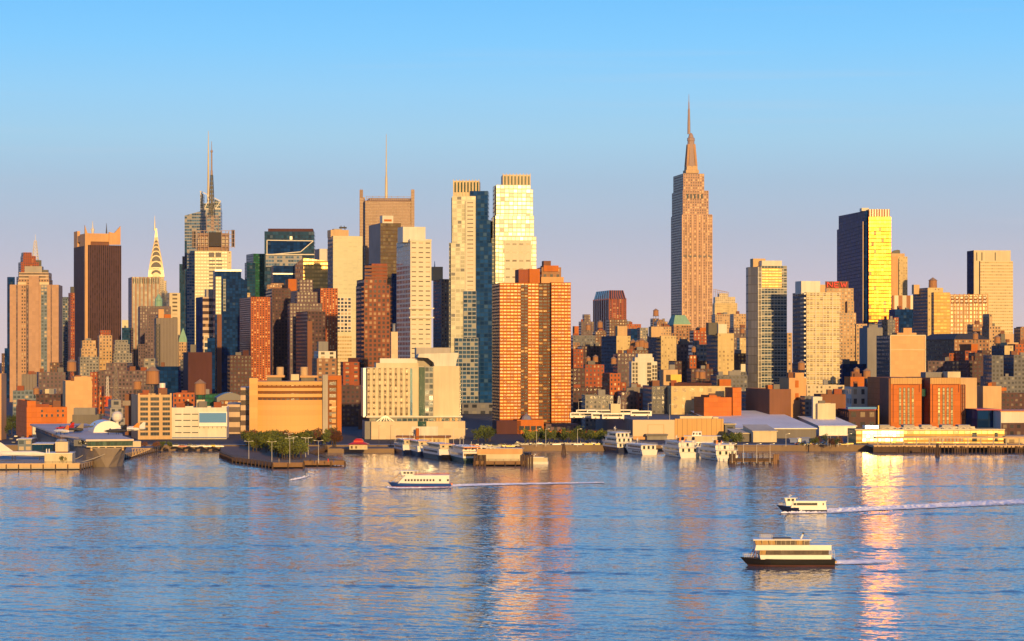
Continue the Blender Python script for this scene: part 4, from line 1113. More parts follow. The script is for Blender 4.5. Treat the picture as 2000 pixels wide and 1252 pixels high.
xz_prism(q, [(xb, s.z(496)), *[(xa + (xb - xa) * (1 - i / N), s.z(495) + 4.5 * math.sin(math.pi * (.1 + .9 * i / N) * .6 + .9)) for i in range(N + 1)], (xa, s.z(496))], 8, 12); q.build('roof_arch', 'dark_steel', s.e)
s = bld('office_block', 'brown columned block with tall dark openings right of the gold fronted slab', 1743, 1790, 577, 2500, 'f_colbrown', L=1741, d=30, pu=8, pv=100)
s = bld('office_tower', 'cream tower with grey shaded left side and slotted top at far right', 1914.5, 1978.5, 510, 2500, 'f_bandcream', L=1897.5, side='f_navyglass', ratio=.9, tiers=[(1902, 1974, 489, 3, 'cream')], pu=2.4, pv=3.2)  # navy side wall paints shade onto the cream tower
for px in (1907, 1917, 1943): part_box(s, 'slot', px, px + 1.8, 493, 509, 2.7, .5, 'glass_dark')
s = bld('office_block', 'wide block of tall brown columns and yellow windows left of the cream tower', 1856, 1930.5, 575, 2350, 'f_colyellow', L=1853, d=36, pu=3.1, pv=4)
for i in range(8): part_box(s, 'top_opening', 1857 + i * 9, 1863.5 + i * 9, 578, 593, -.3, .6, 'f_orangedark')
for i in range(9): part_box(s, 'column', 1855.6 + i * 9, 1857.2 + i * 9, 574, None, -.6, 1, 'tan_orange')
s = bld('office_block', 'yellow brown loft tower with grey shaded left side and a rooftop water tank', 1824, 1855.5, 571, 2050, 'f_yellowglass', L=1785, side='f_greydark', ratio=1.1, tiers=[(1812, 1842, 562, 6, 'f_tanlight')], pents=[(1785, 1796, 556, 26, 'tan')])  # grey side wall carries painted shade
# windowless tan block
s = bld('storage_block', 'big blank tan block with pale edge lines above the brick power house', 1740, 1807.5, 655, 1640, 'f_blank', L=1723, side='f_greydark', d=40, pents=[(1764.5, 1781, 640.5, 5, 'tan_orange'), (1752, 1790, 650, 4, 'tan_orange')])
part_box(s, 'ledge', 1739.5, 1808, 682.5, 684, -.5, 1, 'cream'); part_box(s, 'ledge', 1739.5, 1808, 654, 656, -.4, 1, 'cream')
part_box(s, 'edge_trim', 1738.5, 1740.2, 655, None, -.5, 1, 'cream'); part_box(s, 'edge_trim', 1806.5, 1808.5, 655, None, -.5, 1, 'cream')
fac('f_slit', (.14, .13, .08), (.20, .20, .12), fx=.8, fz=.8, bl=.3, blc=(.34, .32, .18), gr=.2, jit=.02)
fac('f_slitlit', (.3, .22, .1), (.6, .5, .24), fx=.8, fz=.7, bl=.45, blc=(.2, .16, .08), gr=.2, jit=.02)  # brighter copy of the slit glass, the lit look put into the colour
# brick power house with tall windows
s = Site(1740, 1440, 5); s.root('power_house', 'orange brick power house of two blocks with tall slit windows')
X = s.lx; Z = lambda py, px=1800, y=0: s.z(py, s.lx(px, y), y)
q = MB(); q.box(X(1740), X(1800), 0, 60, -.4, Z(738), 0); q.box(X(1817), X(1876), 0, 60, -.4, Z(738), 0); q.build('wall', 'f_brickwall', s.e)
q = MB(); q.box(X(1800.2, 14), X(1816.8, 14), 14, 60, -.4, Z(739), 0); q.build('link_wall', 'brick_maroon', s.e)
part_box(s, 'glazed_link', 1800.4, 1808, 760, 774, 8, 6, 'glass_green')
q = MB(); q.box(X(1876.2, 1), X(1908, 1), 1, 60, -.4, Z(738), 0); q.build('annex', 'tan', s.e)
D = min(s.back(1722, 0), 70)
q = MB(); q.box(-1.2, 0, .4, D, -.4, Z(739), 0); q.build('side_wall', 'brick_brown', s.e)  # brown copy of the brick paints this wall's shade
for a0 in (1740, 1817):
    part_box(s, 'frieze', a0, a0 + 60 if a0 == 1740 else 1876, 738, 750, -.5, 1, 'f_ribbed', 1.6, 30)
    for (pa, pb, t, b) in ((a0 + 4, a0 + 54, 750.8, 751.7), (a0 + 4, a0 + 5, 751, 825), (a0 + 55, a0 + 56, 750, 766)): part_box(s, 'groove', pa, pb, t, b, -.2, .4, 'brick_maroon')
for i, px in enumerate((1756, 1764.3, 1772.5, 1780.8, 1832, 1841, 1849, 1857)):
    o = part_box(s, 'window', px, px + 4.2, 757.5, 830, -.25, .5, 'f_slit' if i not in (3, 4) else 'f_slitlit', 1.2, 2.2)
    fr = MB(); x0, x1 = X(px), X(px + 4.2)
    for zz in range(4): fr.box(x0, x1, -.42, -.2, Z(758 + zz * 18), Z(757 + zz * 18), 0)
    fr.build('transom', 'dark_steel', o)
q = MB()
for i in range(9): q.box(X(1878, 0), X(1885, 0), -.2, .9, Z(752 + i * 8.5), Z(751 + i * 8.5), 0)
for px in (1877.5, 1881, 1885): q.bar((X(px), -.1, 0), (X(px), -.1, Z(752)), .3)
q.build('pipe_rack', 'brick_red', s.e)
part_box(s, 'roof_house', 1851, 1876, 726, 738, 10, 12, 'cream'); part_box(s, 'roof_house', 1808, 1851, 727, 738.5, 20, 12, 'grey_wall')
# ------------------------------------------------------------------ the lesser buildings: (name, label, a, b, top, Y, wall, options)
B = dict
ROWS = [
 # ---- left: old hotels and blocks behind the carrier
 ('hotel', 'stepped grey stone hotel wing, left of the trio below the winged tower', 156, 193, 697, 2200, 'f_grey', B(L=154, d=30, tiers=[(159, 189, 680, 1, 'f_tan'), (161, 187, 665, 2, 'f_tan')], pents=[(168, 178, 661, 5)])),
 ('hotel', 'slim tan hotel tower with red roof, middle of the trio below the winged tower', 194, 219, 655, 2230, 'f_tan', B(L=192.5, d=22, tiers=[(196, 216, 645, 2, 'f_redbrick')])),
 ('hotel', 'stepped grey stone hotel wing, right of the trio below the winged tower', 222, 258, 690, 2200, 'f_grey', B(L=220, d=30, tiers=[(224, 253, 672, 1), (225, 250, 664, 2)])),
 ('office_block', 'wide dark brown loft block with a flat upper storey, below the trio of hotels', 190, 300, 724, 1800, 'f_purple', B(d=60, tiers=[(207, 248, 709, 6)], th=4)),
 ('office_block', 'narrow red brick block at the left end of the wide dark brown loft block', 176, 190, 727, 1790, 'f_redbrick', B(d=30, th=4)),
 ('hotel', 'old dark purple hotel with a stepped shoulder beside the grey curtain wall block', 283, 305, 640, 2350, 'f_purple', B(d=36, th=4, tiers=[(290, 304, 615, 1), (270, 284, 672, 2)])),
 ('office_block', 'grey brick annex with five tall openings left of the grey curtain wall block', 281, 303, 700, 1900, 'f_grey', B(d=24, th=4, pu=5)),
 ('office_tower', 'grey concrete curtain wall block with an orange roof house, dark screen below', 305, 347, 621, 2000, 'f_ribdark', B(L=303, d=34, pents=[(309.5, 320, 604, 4, 'tan_orange'), (321, 334, 614, 6, 'brick_orange')])),
 ('office_tower', 'tan tower with a pointed green copper roof beside the grey curtain wall block', 349, 364, 668, 2150, 'f_tan', B(d=16, th=4)),
 ('apartment_block', 'grey block at the foot of the green pointed roof tower', 352, 366, 703, 1900, 'f_greydark', B(d=24, th=4)),
 ('apartment_tower', 'dark far tower at the extreme left edge behind the tan concrete tower', 9, 19, 680, 2500, 'f_navyglass', B(d=30, th=4)),
 ('apartment_block', 'reddish far block at the extreme left edge, lower than the dark one', 3, 11, 690, 3100, 'f_brown', B(d=30, th=4)),
 ('office_block', 'dark glass slab behind and right of the winged pinstriped tower', 238, 256, 640, 2700, 'f_blueglass', B(d=30, th=4)),
 ('apartment_block', 'brown block with rows of pale windows at the foot of the broad tan tower', 75, 128, 727, 1800, 'f_purple', B(L=73, d=30)),
 ('apartment_block', 'plain grey block at the foot of the broad tan tower, left of the pale windows', 42, 73, 731, 2000, 'f_ribdark', B(d=30, th=4)),
 ('apartment_block', 'dark brown block behind the pale windowed block at far left', 97, 116, 708, 2050, 'f_brown', B(d=26, th=4)),
 ('warehouse', 'blank tan warehouse stepped like stairs with grey extension, behind the carrier', 128, 180, 744, 1480, 'f_blank', B(L=125, d=30, tiers=[(145, 179, 735.5, 1.2)], pents=[])),
 ('warehouse', 'plain grey low shed in front of the stepped tan warehouse', 141, 202, 810, 1400, 'conc_dark', B(d=20, th=4, tiers=[(142, 186, 797, 4, 'grey_wall')])),
 ('warehouse', 'orange brick warehouse with a few tiny windows left of the carrier', 52, 131, 795, 1345, 'f_brickwall', B(L=42, d=46, tiers=[(53, 70, 783, 1), (70, 96, 789, 3, 'brick_red')])),
 ('apartment_block', 'yellow lit wall slice cut by the left edge of the view', -30, 2.5, 730, 1320, 'tan_orange', B(d=20, th=4)),
 ('apartment_block', 'small cream roof house block among low roofs left of the stepped tan warehouse', 88, 105, 760, 1600, 'cream', B(d=14, th=4)),
 ('apartment_block', 'low teal grey flats behind the orange brick warehouse', 25, 72, 763, 1650, 'f_bluegrey', B(d=30, th=4)),
 ('apartment_block', 'dark low brick row behind the orange brick warehouse', 70, 128, 770, 1560, 'f_shadebrick', B(d=26, th=4)),
 ('loft_building', 'tan loft building with eight rows of broad windows right of the carrier', 270, 334.5, 771, 1330, 'tan', B(L=264, d=40, pents=[(271, 290, 768, 6, 'brick_red')])),
 ('office_block', 'long white low building with a blue billboard on its front', 335.5, 442.5, 796, 1335, 'white', B(d=34, th=4.5, pents=[(384, 400, 781, 10, 'cream')])),
 ('office_block', 'red brown brick row with roof clutter behind the white billboard building', 338, 380, 768, 1450, 'f_orangebrick', B(d=20, th=4)),
 ('office_block', 'pale green glass roofed block behind the white billboard building', 376, 432, 770, 1620, 'f_greenglass', B(d=20, th=4)),
 ('apartment_block', 'dark brick block right of the radio mast behind the carrier bridge', 244, 266, 769, 1400, 'brick_brown', B(d=24, th=4)),
 ('apartment_block', 'small orange brick house front behind the carrier bridge', 193, 218, 774, 1500, 'f_orangebrick', B(d=20, th=4, tiers=[(193, 198, 755, 1)])),
 ('apartment_block', 'dark navy glass block below the grey curtain wall block', 305, 349, 716, 1850, 'f_navyglass', B(d=24, th=4)),
 ('apartment_block', 'dark brown shaded block between loading depot and maroon brick warehouse', 667, 711, 753, 1560, 'f_shadebrick', B(d=30, th=4)),
 ('apartment_block', 'tan sliver with a grey chimney left of the cream balcony tower', 764, 777, 648, 1560, 'f_panel', B(d=14, th=4)),
 ('apartment_block', 'red brick low house front below the cream balcony tower', 700, 716, 800, 1500, 'brick_brown', B(d=20, th=4)),
 # ---- centre right: the field of mid-rise blocks
 ('apartment_block', 'pinkish red far block beside the orange banded tower', 1122, 1136, 637, 2900, 'brick_orange', B(d=20, th=5)),
 ('apartment_block', 'dark violet far block with water tower on top left of the red ribbed tower', 1135, 1160, 628, 2700, 'f_purple', B(d=24, th=5, tiers=[(1141, 1153, 614, 3)])),
 ('apartment_block', 'brown far block standing in front of the red ribbed tower', 1190, 1225, 624, 2500, 'f_brown', B(d=22, th=5)),
 ('apartment_block', 'low orange far block right of the red ribbed tower', 1225, 1252, 633, 2600, 'f_orangebrick', B(d=22, th=5)),
 ('apartment_block', 'dark blue grey wide block below the dark violet far block', 1119, 1163, 655, 2300, 'f_greydark', B(d=40, th=5)),
 ('apartment_block', 'brick red shaft block below the red ribbed tower', 1163, 1184, 648, 2350, 'f_brown', B(d=24, th=5, tiers=[(1166, 1182, 645, 2)])),
 ('apartment_block', 'brown windowed block left of the leftmost slab', 1136, 1176, 676, 2050, 'f_shadebrick', B(d=30, th=5)),
 ('apartment_block', 'narrow orange brick block hugging the orange banded tower', 1120, 1139, 682, 1900, 'f_redbrick', B(L=1117, d=18)),
 ('apartment_block', 'tiny tan roofed block above the narrow orange brick block', 1119, 1132, 669, 2100, 'f_brownlit', B(d=16, th=5)),
 ('loft_building', 'red brick loft block with two water tanks left of the small orange block', 1143, 1180, 712, 1700, 'f_redbrick', B(L=1141, d=26)),
 ('apartment_block', 'dark shaded block at the left foot of the red brick loft block', 1119, 1143, 719, 1650, 'f_shadebrick', B(d=24, th=5)),
 ('apartment_block', 'small orange lit block with fire escape right of the red brick loft block', 1191, 1212, 729, 1560, 'f_orangebrick', B(L=1184, d=20)),
 ('apartment_block', 'tiny red brick annex right of the small orange lit block', 1213, 1223, 747, 1565, 'f_redbrick', B(d=14, th=5)),
 ('apartment_block', 'dark navy narrow block right of the leftmost slab', 1232, 1245, 642, 2200, 'f_navyglass', B(d=24, th=5)),
 ('apartment_block', 'pale grey far block between leftmost and middle slabs', 1250, 1266, 640, 2500, 'f_grey', B(d=22, th=5)),
 ('apartment_block', 'brown shaded block between leftmost slab and white stepped block', 1206, 1240, 690, 1780, 'f_purple', B(d=26, th=5)),
 ('apartment_block', 'dark roofed block crowned with small tanks behind the white stepped block', 1226, 1266, 684, 1800, 'f_brown', B(d=24, th=5)),
 ('apartment_block', 'orange brick far block left of the green roofed hotel', 1283, 1304, 628, 2650, 'f_brownlit', B(d=24, th=5, tiers=[(1286, 1296, 624, 2)])),
 ('apartment_block', 'tan arcaded far block beside the green roofed hotel', 1290, 1311, 638, 2450, 'f_tan', B(d=24, th=5)),
 ('apartment_block', 'far brown block with a lit stair tower above the middle slab', 1275, 1287, 622, 2800, 'f_brown', B(d=20, th=5)),
 ('apartment_block', 'brown block with a blank orange wall right of the green roofed hotel', 1355, 1381, 645, 2150, 'f_redbrick', B(d=24, th=5, tiers=[(1367, 1380, 640, -.3, 'brick_orange')])),
 ('apartment_block', 'dark purple wide block right of the middle slab', 1322, 1356, 672, 1950, 'f_purple', B(d=30, th=5, pents=[(1329, 1343, 662, 3, 'conc_dark')])),
 ('apartment_block', 'pale blue shaded block with two dark windows left of the rightmost slab', 1353, 1381, 673, 1900, 'f_bluegrey', B(d=22, th=5)),
 ('apartment_block', 'dark brick wide block below the pale blue shaded block', 1318, 1382, 705, 1760, 'f_shadebrick', B(d=30, th=5)),
 ('apartment_block', 'small red lit brick house in the dark wide block area', 1347, 1360, 694, 1740, 'f_orangebrick', B(d=10, th=5)),
 ('loft_building', 'tan building with a dark and gold wall sign below the middle slab', 1296, 1324, 722, 1640, 'tan', B(d=20, th=5)),
 ('apartment_block', 'grey long block at the foot of the rightmost slab', 1400, 1460, 733, 1640, 'f_greydark', B(d=26, th=5, pents=[(1433, 1447, 723, 4, 'grey_wall')])),
 ('apartment_block', 'tan far block right of the rightmost slab below the cream stepped tower', 1397, 1433, 614, 2800, 'f_tan', B(d=24, th=5)),
 ('apartment_block', 'lit orange far block beside the blue glass tower', 1433, 1457, 613, 2700, 'f_tan', B(d=24, th=5)),
 ('apartment_block', 'dark blue block right of the rightmost slab', 1433, 1458, 640, 2200, 'f_purple', B(d=24, th=5)),
 ('apartment_block', 'small yellow lit block with a red side between rightmost slab and blue tower', 1445, 1458, 660, 2000, 'f_tanlight', B(L=1443, d=16)),
 ('apartment_block', 'dark block below the small yellow lit block by the blue tower', 1434, 1460, 690, 1850, 'f_shadebrick', B(d=20, th=5)),
 ('apartment_block', 'small grey block with a bright white box on its roof by the blue tower', 1438, 1458, 726, 1700, 'f_greydark', B(d=16, th=5, pents=[(1447, 1456, 711, 2, 'white')])),
 ('apartment_block', 'dark row behind the long tan loft with a water tank pair', 1350, 1402, 720, 1700, 'f_shadebrick', B(d=20, th=5)),
 ('apartment_block', 'dark office grid block at the left end of the long tan loft', 1273, 1309, 754, 1480, 'f_greydark', B(d=40, th=5)),
 ('loft_building', 'long tan loft with big windows and a dark rooftop row behind the bus depot', 1311, 1428, 754, 1465, 'f_tanlight', B(d=34, th=5, pu=5.5, pv=5, pents=[(1405, 1428, 741, 6, 'brick_orange'), (1318, 1390, 748, 10, 'brick_maroon')])),
 ('warehouse', 'orange brick gabled shed with chimney pier in front of the long tan loft', 1375, 1429, 776, 1425, 'f_brickwall', B(L=1361, d=24, tiers=[(1431, 1448, 757, 3), (1385, 1400, 772, 2)])),
 ('apartment_block', 'pale shaded four storey block behind the buses', 1143, 1198, 772, 1520, 'f_grey', B(d=20, th=5)),
 ('apartment_block', 'dark rowhouse block behind the buses, right of the pale shaded block', 1213, 1246, 765, 1540, 'f_purple', B(d=20, th=5)),
 ('apartment_block', 'maroon rowhouse behind the buses left of the dark office grid block', 1246, 1274, 768, 1530, 'f_redbrick', B(d=20, th=5)),
 ('apartment_block', 'grey low roof block below the white stepped block', 1232, 1290, 756, 1570, 'f_ribdark', B(d=20, th=5)),
 ('apartment_block', 'dark long row at the left below the red brick loft block', 1119, 1190, 757, 1580, 'f_shadebrick', B(d=20, th=5)),
 ('kiosk', 'small cream pump house with a radio mast behind the buses', 1193, 1212, 789, 1440, 'cream', B(d=9, th=5)),
 ('power_house', 'dark brown blank brick hall below the blue glass tower', 1503, 1545, 760, 1440, 'brick_brown', B(L=1471, d=50, pents=[(1500, 1516, 752, 8, 'brick_orange')])),
 ('apartment_block', 'dark block wing below the blue glass tower left of the blank brick hall', 1458, 1473, 765, 1560, 'f_greydark', B(d=20, th=5)),
 ('apartment_block', 'stepped bright orange brick building below the white gridded tower', 1541, 1575, 738, 1470, 'tan_orange', B(L=1530, d=20, tiers=[(1553, 1570, 728, 1)])),
 ('apartment_block', 'cream windowed base block in front of the white gridded tower', 1576, 1649, 752, 1560, 'f_cream', B(d=20, th=5)),
 ('warehouse', 'brown brick low row below the white gridded tower', 1603, 1652, 770, 1480, 'brick_brown', B(d=20, th=5)),
 ('apartment_block', 'white low house with notched parapet below the white gridded tower', 1597, 1632, 788, 1430, 'cream', B(d=12, th=5, tiers=[(1588, 1606, 775, 4, 'white')])),
 ('apartment_block', 'grey brick low house left of the notched white house', 1572, 1600, 774, 1450, 'f_greydark', B(d=14, th=5)),
 ('loft_building', 'white loft with two rows of windows left of the brick power house', 1663, 1723, 756, 1520, 'f_white', B(L=1652, d=24, pu=5.5, pv=6)),
 ('apartment_block', 'orange brick house with roof tank left of the blank tan block', 1661, 1688, 736, 1600, 'brick_orange', B(d=18, th=5)),
 ('apartment_block', 'dark blue block behind the white loft left of the blank tan block', 1646, 1692, 711, 1750, 'f_navyglass', B(d=26, th=5, pents=[(1655, 1675, 705, 4, 'dark_steel')])),
 ('apartment_tower', 'grey blank slab between the art deco hotel and the blank tan block', 1694, 1724, 640, 1800, 'grey_wall', B(d=26, th=5, tiers=[(1697, 1712, 636, 3)])),
 ('apartment_block', 'tan block with a roof terrace at the foot of the gold fronted slab', 1708, 1726, 631, 2250, 'f_tan', B(d=20, th=5)),
 ('apartment_block', 'small dark grid block right of the gold fronted slab foot', 1722, 1748, 624, 2200, 'f_greydark', B(L=1720, d=20, tiers=[(1746, 1755, 620, .6, 'f_redbrick')])),
 ('apartment_block', 'dark glass block with a turquoise roof line right of the gold fronted slab', 1748, 1787, 604, 2300, 'f_navyglass', B(d=24, th=5)),
 # ---- far right
 ('hotel', 'long grey tan hotel with hipped roof and regular windows at right', 1864, 1932, 663, 1800, 'f_brownlit', B(L=1823, d=70)),
 ('apartment_block', 'brown block with a lit front above the long hipped roof hotel', 1900, 1932, 633, 2100, 'f_brownlit', B(L=1896, d=24)),
 ('apartment_block', 'tan orange windowed block right above the long hipped roof hotel', 1932, 1954, 637, 2050, 'f_tan', B(d=22, th=5, tiers=[(1932, 1938, 613, 1)])),
 ('apartment_block', 'low yellow block at the foot of the cream tower', 1955, 1980, 652, 2200, 'tan', B(d=22, th=5)),
 ('apartment_block', 'brown block with a lit corner at the right edge of the view', 1993, 2040, 640, 2000, 'f_brownlit', B(L=1987, d=24, tiers=[(1995, 2030, 638, 2)])),
 ('apartment_block', 'dark water tank block left of the right edge block', 1955, 1963, 652, 1950, 'dark_steel', B(d=8, th=5)),
 ('apartment_block', 'red orange brick block with stepped roof behind the brick power house annex', 1885, 1920, 685, 1700, 'f_redbrick', B(L=1872, d=30, tiers=[(1897, 1910, 672, 3, 'brick_orange')])),
 ('apartment_block', 'dark brick block with pale windows right of the red orange stepped block', 1893, 1934, 704, 1620, 'f_shadebrick', B(d=26, th=5, tiers=[(1904, 1934, 689, 5), (1918, 1934, 684, 7)])),
 ('apartment_block', 'small orange block with flat roof left of the red orange stepped block', 1854, 1872, 690, 1720, 'f_orangebrick', B(d=18, th=5)),
 ('apartment_tower', 'grey shaded tower with a yellow lit corner strip near the right edge', 1962, 1979, 675, 1700, 'f_tanlight', B(L=1940, d=24, side='f_greydark')),
 ('apartment_block', 'tan block behind the grey shaded tower near the right edge', 1967, 1990, 669, 1850, 'tan', B(d=20, th=5)),
 ('apartment_block', 'orange brick block at the right edge behind the grey windowed block', 1983, 2030, 672, 1780, 'f_orangebrick', B(d=20, th=5)),
 ('apartment_block', 'grey windowed block in shade at the right edge', 1980, 2040, 693, 1620, 'f_greydark', B(d=26, th=5)),
 ('apartment_block', 'tall shaded grey block right of the dark brick pale windowed block', 1937, 1982, 735, 1560, 'f_greydark', B(d=26, th=5, tiers=[(1937, 1960, 694, 3)])),
 ('apartment_block', 'long dark low block behind the brick power house roofs', 1812, 1874, 705, 1680, 'f_purple', B(d=30, th=5)),
 ('warehouse', 'small blank tan block with sooty lower half right of the brick power house', 1920, 1956, 754, 1480, 'tan', B(d=16, th=5, pents=[(1930, 1937, 748, 3, 'brick_orange'), (1955, 1966, 757, 2, 'brick_orange')])),
 ('apartment_block', 'dark brick row right of the small blank tan block', 1956, 2040, 768, 1500, 'f_shadebrick', B(d=20, th=5)),
 ('apartment_block', 'red brick edge house right beside the brick power house annex', 1908.5, 1916, 757, 1500, 'f_redbrick', B(d=14, th=5)),
]
FILL = {}
for nm, lb, a, b, t, Y, mat, o in ROWS:
    FILL[lb] = bld(nm, lb, a, b, t, Y, mat, **o)

# details on some of them
s = FILL['tan tower with a pointed green copper roof beside the grey curtain wall block']
q = MB(); w, d = s.w, s.d
q.lathe(w / 2, d / 2, [(s.h - .5, w * .75), (s.z(660), w * .66), (s.z(641), .3)], 4, 0, R(45)); q.build('pointed_roof', 'copper_green', s.e)
s = FILL['tan loft building with eight rows of broad windows right of the carrier']
X = s.lx
zr = [s.z(779.5 + 9.75 * i) for i in range(8)]
windows(s, [X(p) for p in (276.5, 281.5, 286.5, 320, 325, 330)], zr, 1.15, 1.5, 'glass_dark')
windows(s, [X(p) for p in (296.8, 302.3, 307.8)], zr, 1.35, 1.6, 'glass_dark')
q = MB()
for i in range(9): q.box(0, s.w, -.22, -.02, s.z(784 + 9.75 * (i - 1)) - .3, s.z(784 + 9.75 * (i - 1)) + .2, 0, bot=True)
for px in (271, 291.5, 312.5, 333.5): q.box(X(px) - .5, X(px) + .5, -.35, 0, 0, s.h + .8, 0)
q.build('pilaster', 'tan', s.e)
s = FILL['long white low building with a blue billboard on its front']
X = s.lx
for r in (809, 821, 833, 845):
    for a, b in ((342, 354.5), (358, 372), (375, 387)): part_box(s, 'window', a, b, r - .8, r + .8, -.12, .3, 'glass_dark')
for i in range(9): part_box(s, 'shop_window', 345 + i * 10.6, 352 + i * 10.6, 858, 867, -.15, .3, 'f_purple', 2, 3)
part_box(s, 'fascia', 336, 442, 854, 856, -.3, .6, 'blue_paint')
o = part_box(s, 'billboard', 388, 443.5, 804.5, 833, -2.2, .6, 'white_paint')
q = MB(); x0, x1 = X(389, -2.3), X(442, -2.3); q.poly([(x0, -2.24, s.z(825.5)), (x1, -2.24, s.z(825.5)), (x1, -2.24, s.z(806.5)), (x0, -2.24, s.z(806.5))]); q.build('billboard_panel', 'sign_blue', o)
q = MB()
for i in range(7): q.bar((X(390 + i * 8.5), -1.4, s.z(833)), (X(390 + i * 8.5), 0, s.z(837)), .12)
q.build('billboard_bracket', 'dark_steel', s.e)
s = FILL['orange brick warehouse with a few tiny windows left of the carrier']
windows(s, [s.lx(p) for p in (82, 91, 101.5, 113, 123)], [s.z(812)], .8, 1.2)
windows(s, [s.lx(p) for p in (82, 113, 123)], [s.z(803)], .8, 1.0)
q = MB(); q.box(s.lx(62), s.lx(73), -3.5, 0, 0, s.z(830), 0); q.build('lift_tower', 'white', s.e)
s = FILL['tan building with a dark and gold wall sign below the middle slab']
part_box(s, 'wall_sign', 1301, 1310, 732, 745, -.4, .4, 'sign_black'); part_box(s, 'wall_sign', 1310, 1331, 731.5, 746, -.5, .4, 'yellow_paint')
s = FILL['tan sliver with a grey chimney left of the cream balcony tower']
q = MB(); x = s.lx(769.5, 5); q.lathe(x, 5, [(s.h - 1, 1.0), (s.z(634, x, 5), .9), (s.z(633, x, 5), 1.3), (s.z(632, x, 5), 1.3)], 8); q.build('chimney', 'steel', s.e)
s = FILL['long grey tan hotel with hipped roof and regular windows at right']
q = MB(); w, d, h0 = s.w, s.d, s.h; h1 = h0 + 4.5
b0 = [(-.8, -.8), (w + .8, -.8), (w + .8, d + .8), (-.8, d + .8)]; t0 = [(6, 8), (w - 6, 8), (w - 6, d - 8), (6, d - 8)]
for i in range(4):
    j = (i + 1) % 4; q.poly([(*b0[i], h0 + .05), (*b0[j], h0 + .05), (*t0[j], h1), (*t0[i], h1)])
q.poly([(*p, h1) for p in t0]); q.build('hipped_roof', 'roof_dark', s.e)
s = FILL['small cream pump house with a radio mast behind the buses']
q = MB(); lattice_tower(q, s.lx(1209, 3), 3, s.h, s.z(774), 1.0, .4, 4, .12); q.build('radio_mast', 'lattice_white', s.e)
s = FILL['stepped bright orange brick building below the white gridded tower']
for a, b, t, bt in ((1553, 1560, 743, 757), (1553, 1560, 768, 782)): part_box(s, 'brick_panel', a, b, t, bt, -.2, .4, 'brick_orange')

# ------------------------------------------------------------------ rooftop clutter: parts on flat roofs
rnd = random.Random(3)
for lb, s in FILL.items():
    if s.w > 9 and s.hi < 140:
        for i in range(rnd.randint(1, 3)):
            bw, bd, bh = rnd.uniform(2, 5), rnd.uniform(2, 4), rnd.uniform(1.6, 3.6)
            x = rnd.uniform(.8, max(1, s.w - bw - .8)); y = rnd.uniform(1.5, max(2, s.d * .5))
            q = MB(); q.box(x, x + bw, y, y + bd, s.h - 1.0, s.h + bh, 0)
            q.build('roof_unit', rnd.choice(['conc_dark', 'brick_brown', 'grey_wall', 'brick_brown', 'brick_red']), s.e)

# ------------------------------------------------------------------ rooftop water tanks (things of their own)
def tank_proto():
    r = empty('water_tank', (0, 0, 0))
    q = MB(); q.lathe(0, 0, [(1.6, 1.75), (4.9, 1.65)], 12); q.build('barrel', 'tank_wood', r)
    q = MB(); q.lathe(0, 0, [(4.9, 1.95), (6.2, .05)], 12); q.build('cone_roof', 'tank_roof', r)
    q = MB()
    for i in range(4):
        an = R(45 + 90 * i); q.bar((1.5 * math.cos(an), 1.5 * math.sin(an), -.6), (1.4 * math.cos(an), 1.4 * math.sin(an), 1.6), .14)
    q.box(-1.5, 1.5, -1.5, 1.5, 1.42, 1.6, 0, bot=True); q.build('stand', 'dark_steel', r)
    return r
plain('tank_wood', (.34, .17, .08)); plain('tank_roof', (.30, .20, .13))
TANKS = [(1163, 712, 'brown water tank, right of the pair on the red brick loft block', 1712, 1.15), (1149, 712, 'brown water tank, left of the pair on the red brick loft block', 1712, 1.0),
 (1198.5, 716, 'water tank standing alone above the small orange lit block', 1600, 1.1), (1364, 745, 'orange water tank with peaked roof, left of the pair above the long tan loft', 1480, 1.25), (1371.5, 746, 'orange water tank with peaked roof, right of the pair above the long tan loft', 1478, 1.25),
 (1822, 571, 'dark barrel water tank on top of the yellow brown loft tower', 2070, 2.1), (1693, 746, 'pale water tank beside the blank tan block', 1605, 1.5), (1673, 738, 'slim red water tank on the orange brick house by the blank tan block', 1608, 1.2),
 (1565, 729, 'round water tank on the stepped bright orange brick building', 1480, 1.3), (298, 762, 'big orange water tank above the tan loft building right of the carrier', 1350, 2.2), (268.5, 768, 'orange water tank at the left corner of the tan loft building', 1352, 1.35),
 (391, 781, 'tan water tank on the roof of the white billboard building', 1352, 1.9), (71, 776, 'orange water tank among the low roofs behind the orange brick warehouse', 1570, 1.2), (1245, 683, 'water tank, leftmost on the dark roofed block behind the white stepped block', 1815, 1.2),
 (1253, 684, 'large brown water tank in the middle of the dark roofed block', 1815, 1.5), (1261, 685, 'pale water tank, rightmost on the dark roofed block', 1815, 1.25), (1149, 650, 'tan water tank on the dark blue grey wide block near the orange tower', 2320, 1.5),
 (1172, 645, 'water tank on the brick red shaft block below the ribbed tower', 2360, 1.6), (1236, 683, 'small orange water tank left above the white stepped block', 1830, 1.3), (1355, 692, 'small water tank on the red lit brick house', 1745, 1.0),
 (1450, 655, 'water tank on the small yellow lit block by the blue tower', 2010, 1.1), (1281, 622, 'far water tank on the lit stair tower above the middle slab', 2810, 1.9), (1905, 668, 'water tank on the red orange stepped block at right', 1712, 1.2), (1948, 676, 'dark water tank on the grey shaded tower near the right edge', 1712, 1.3),
 (140, 733, 'green mossy water tank on stilts behind the stepped tan warehouse', 1500, 1.7)]
tp = None
for px, py, lb, Y, k in TANKS:
    if tp is None: tp = tank_proto(); o = tp
    else: o = copy_tree(tp)
    o.location = (wx(px, Y), Y, wz(py, Y)); o.scale = (k, k, k); o.rotation_euler = (0, 0, px)
    tag(o, lb, 'water tank', 'wooden water tanks on the roofs')
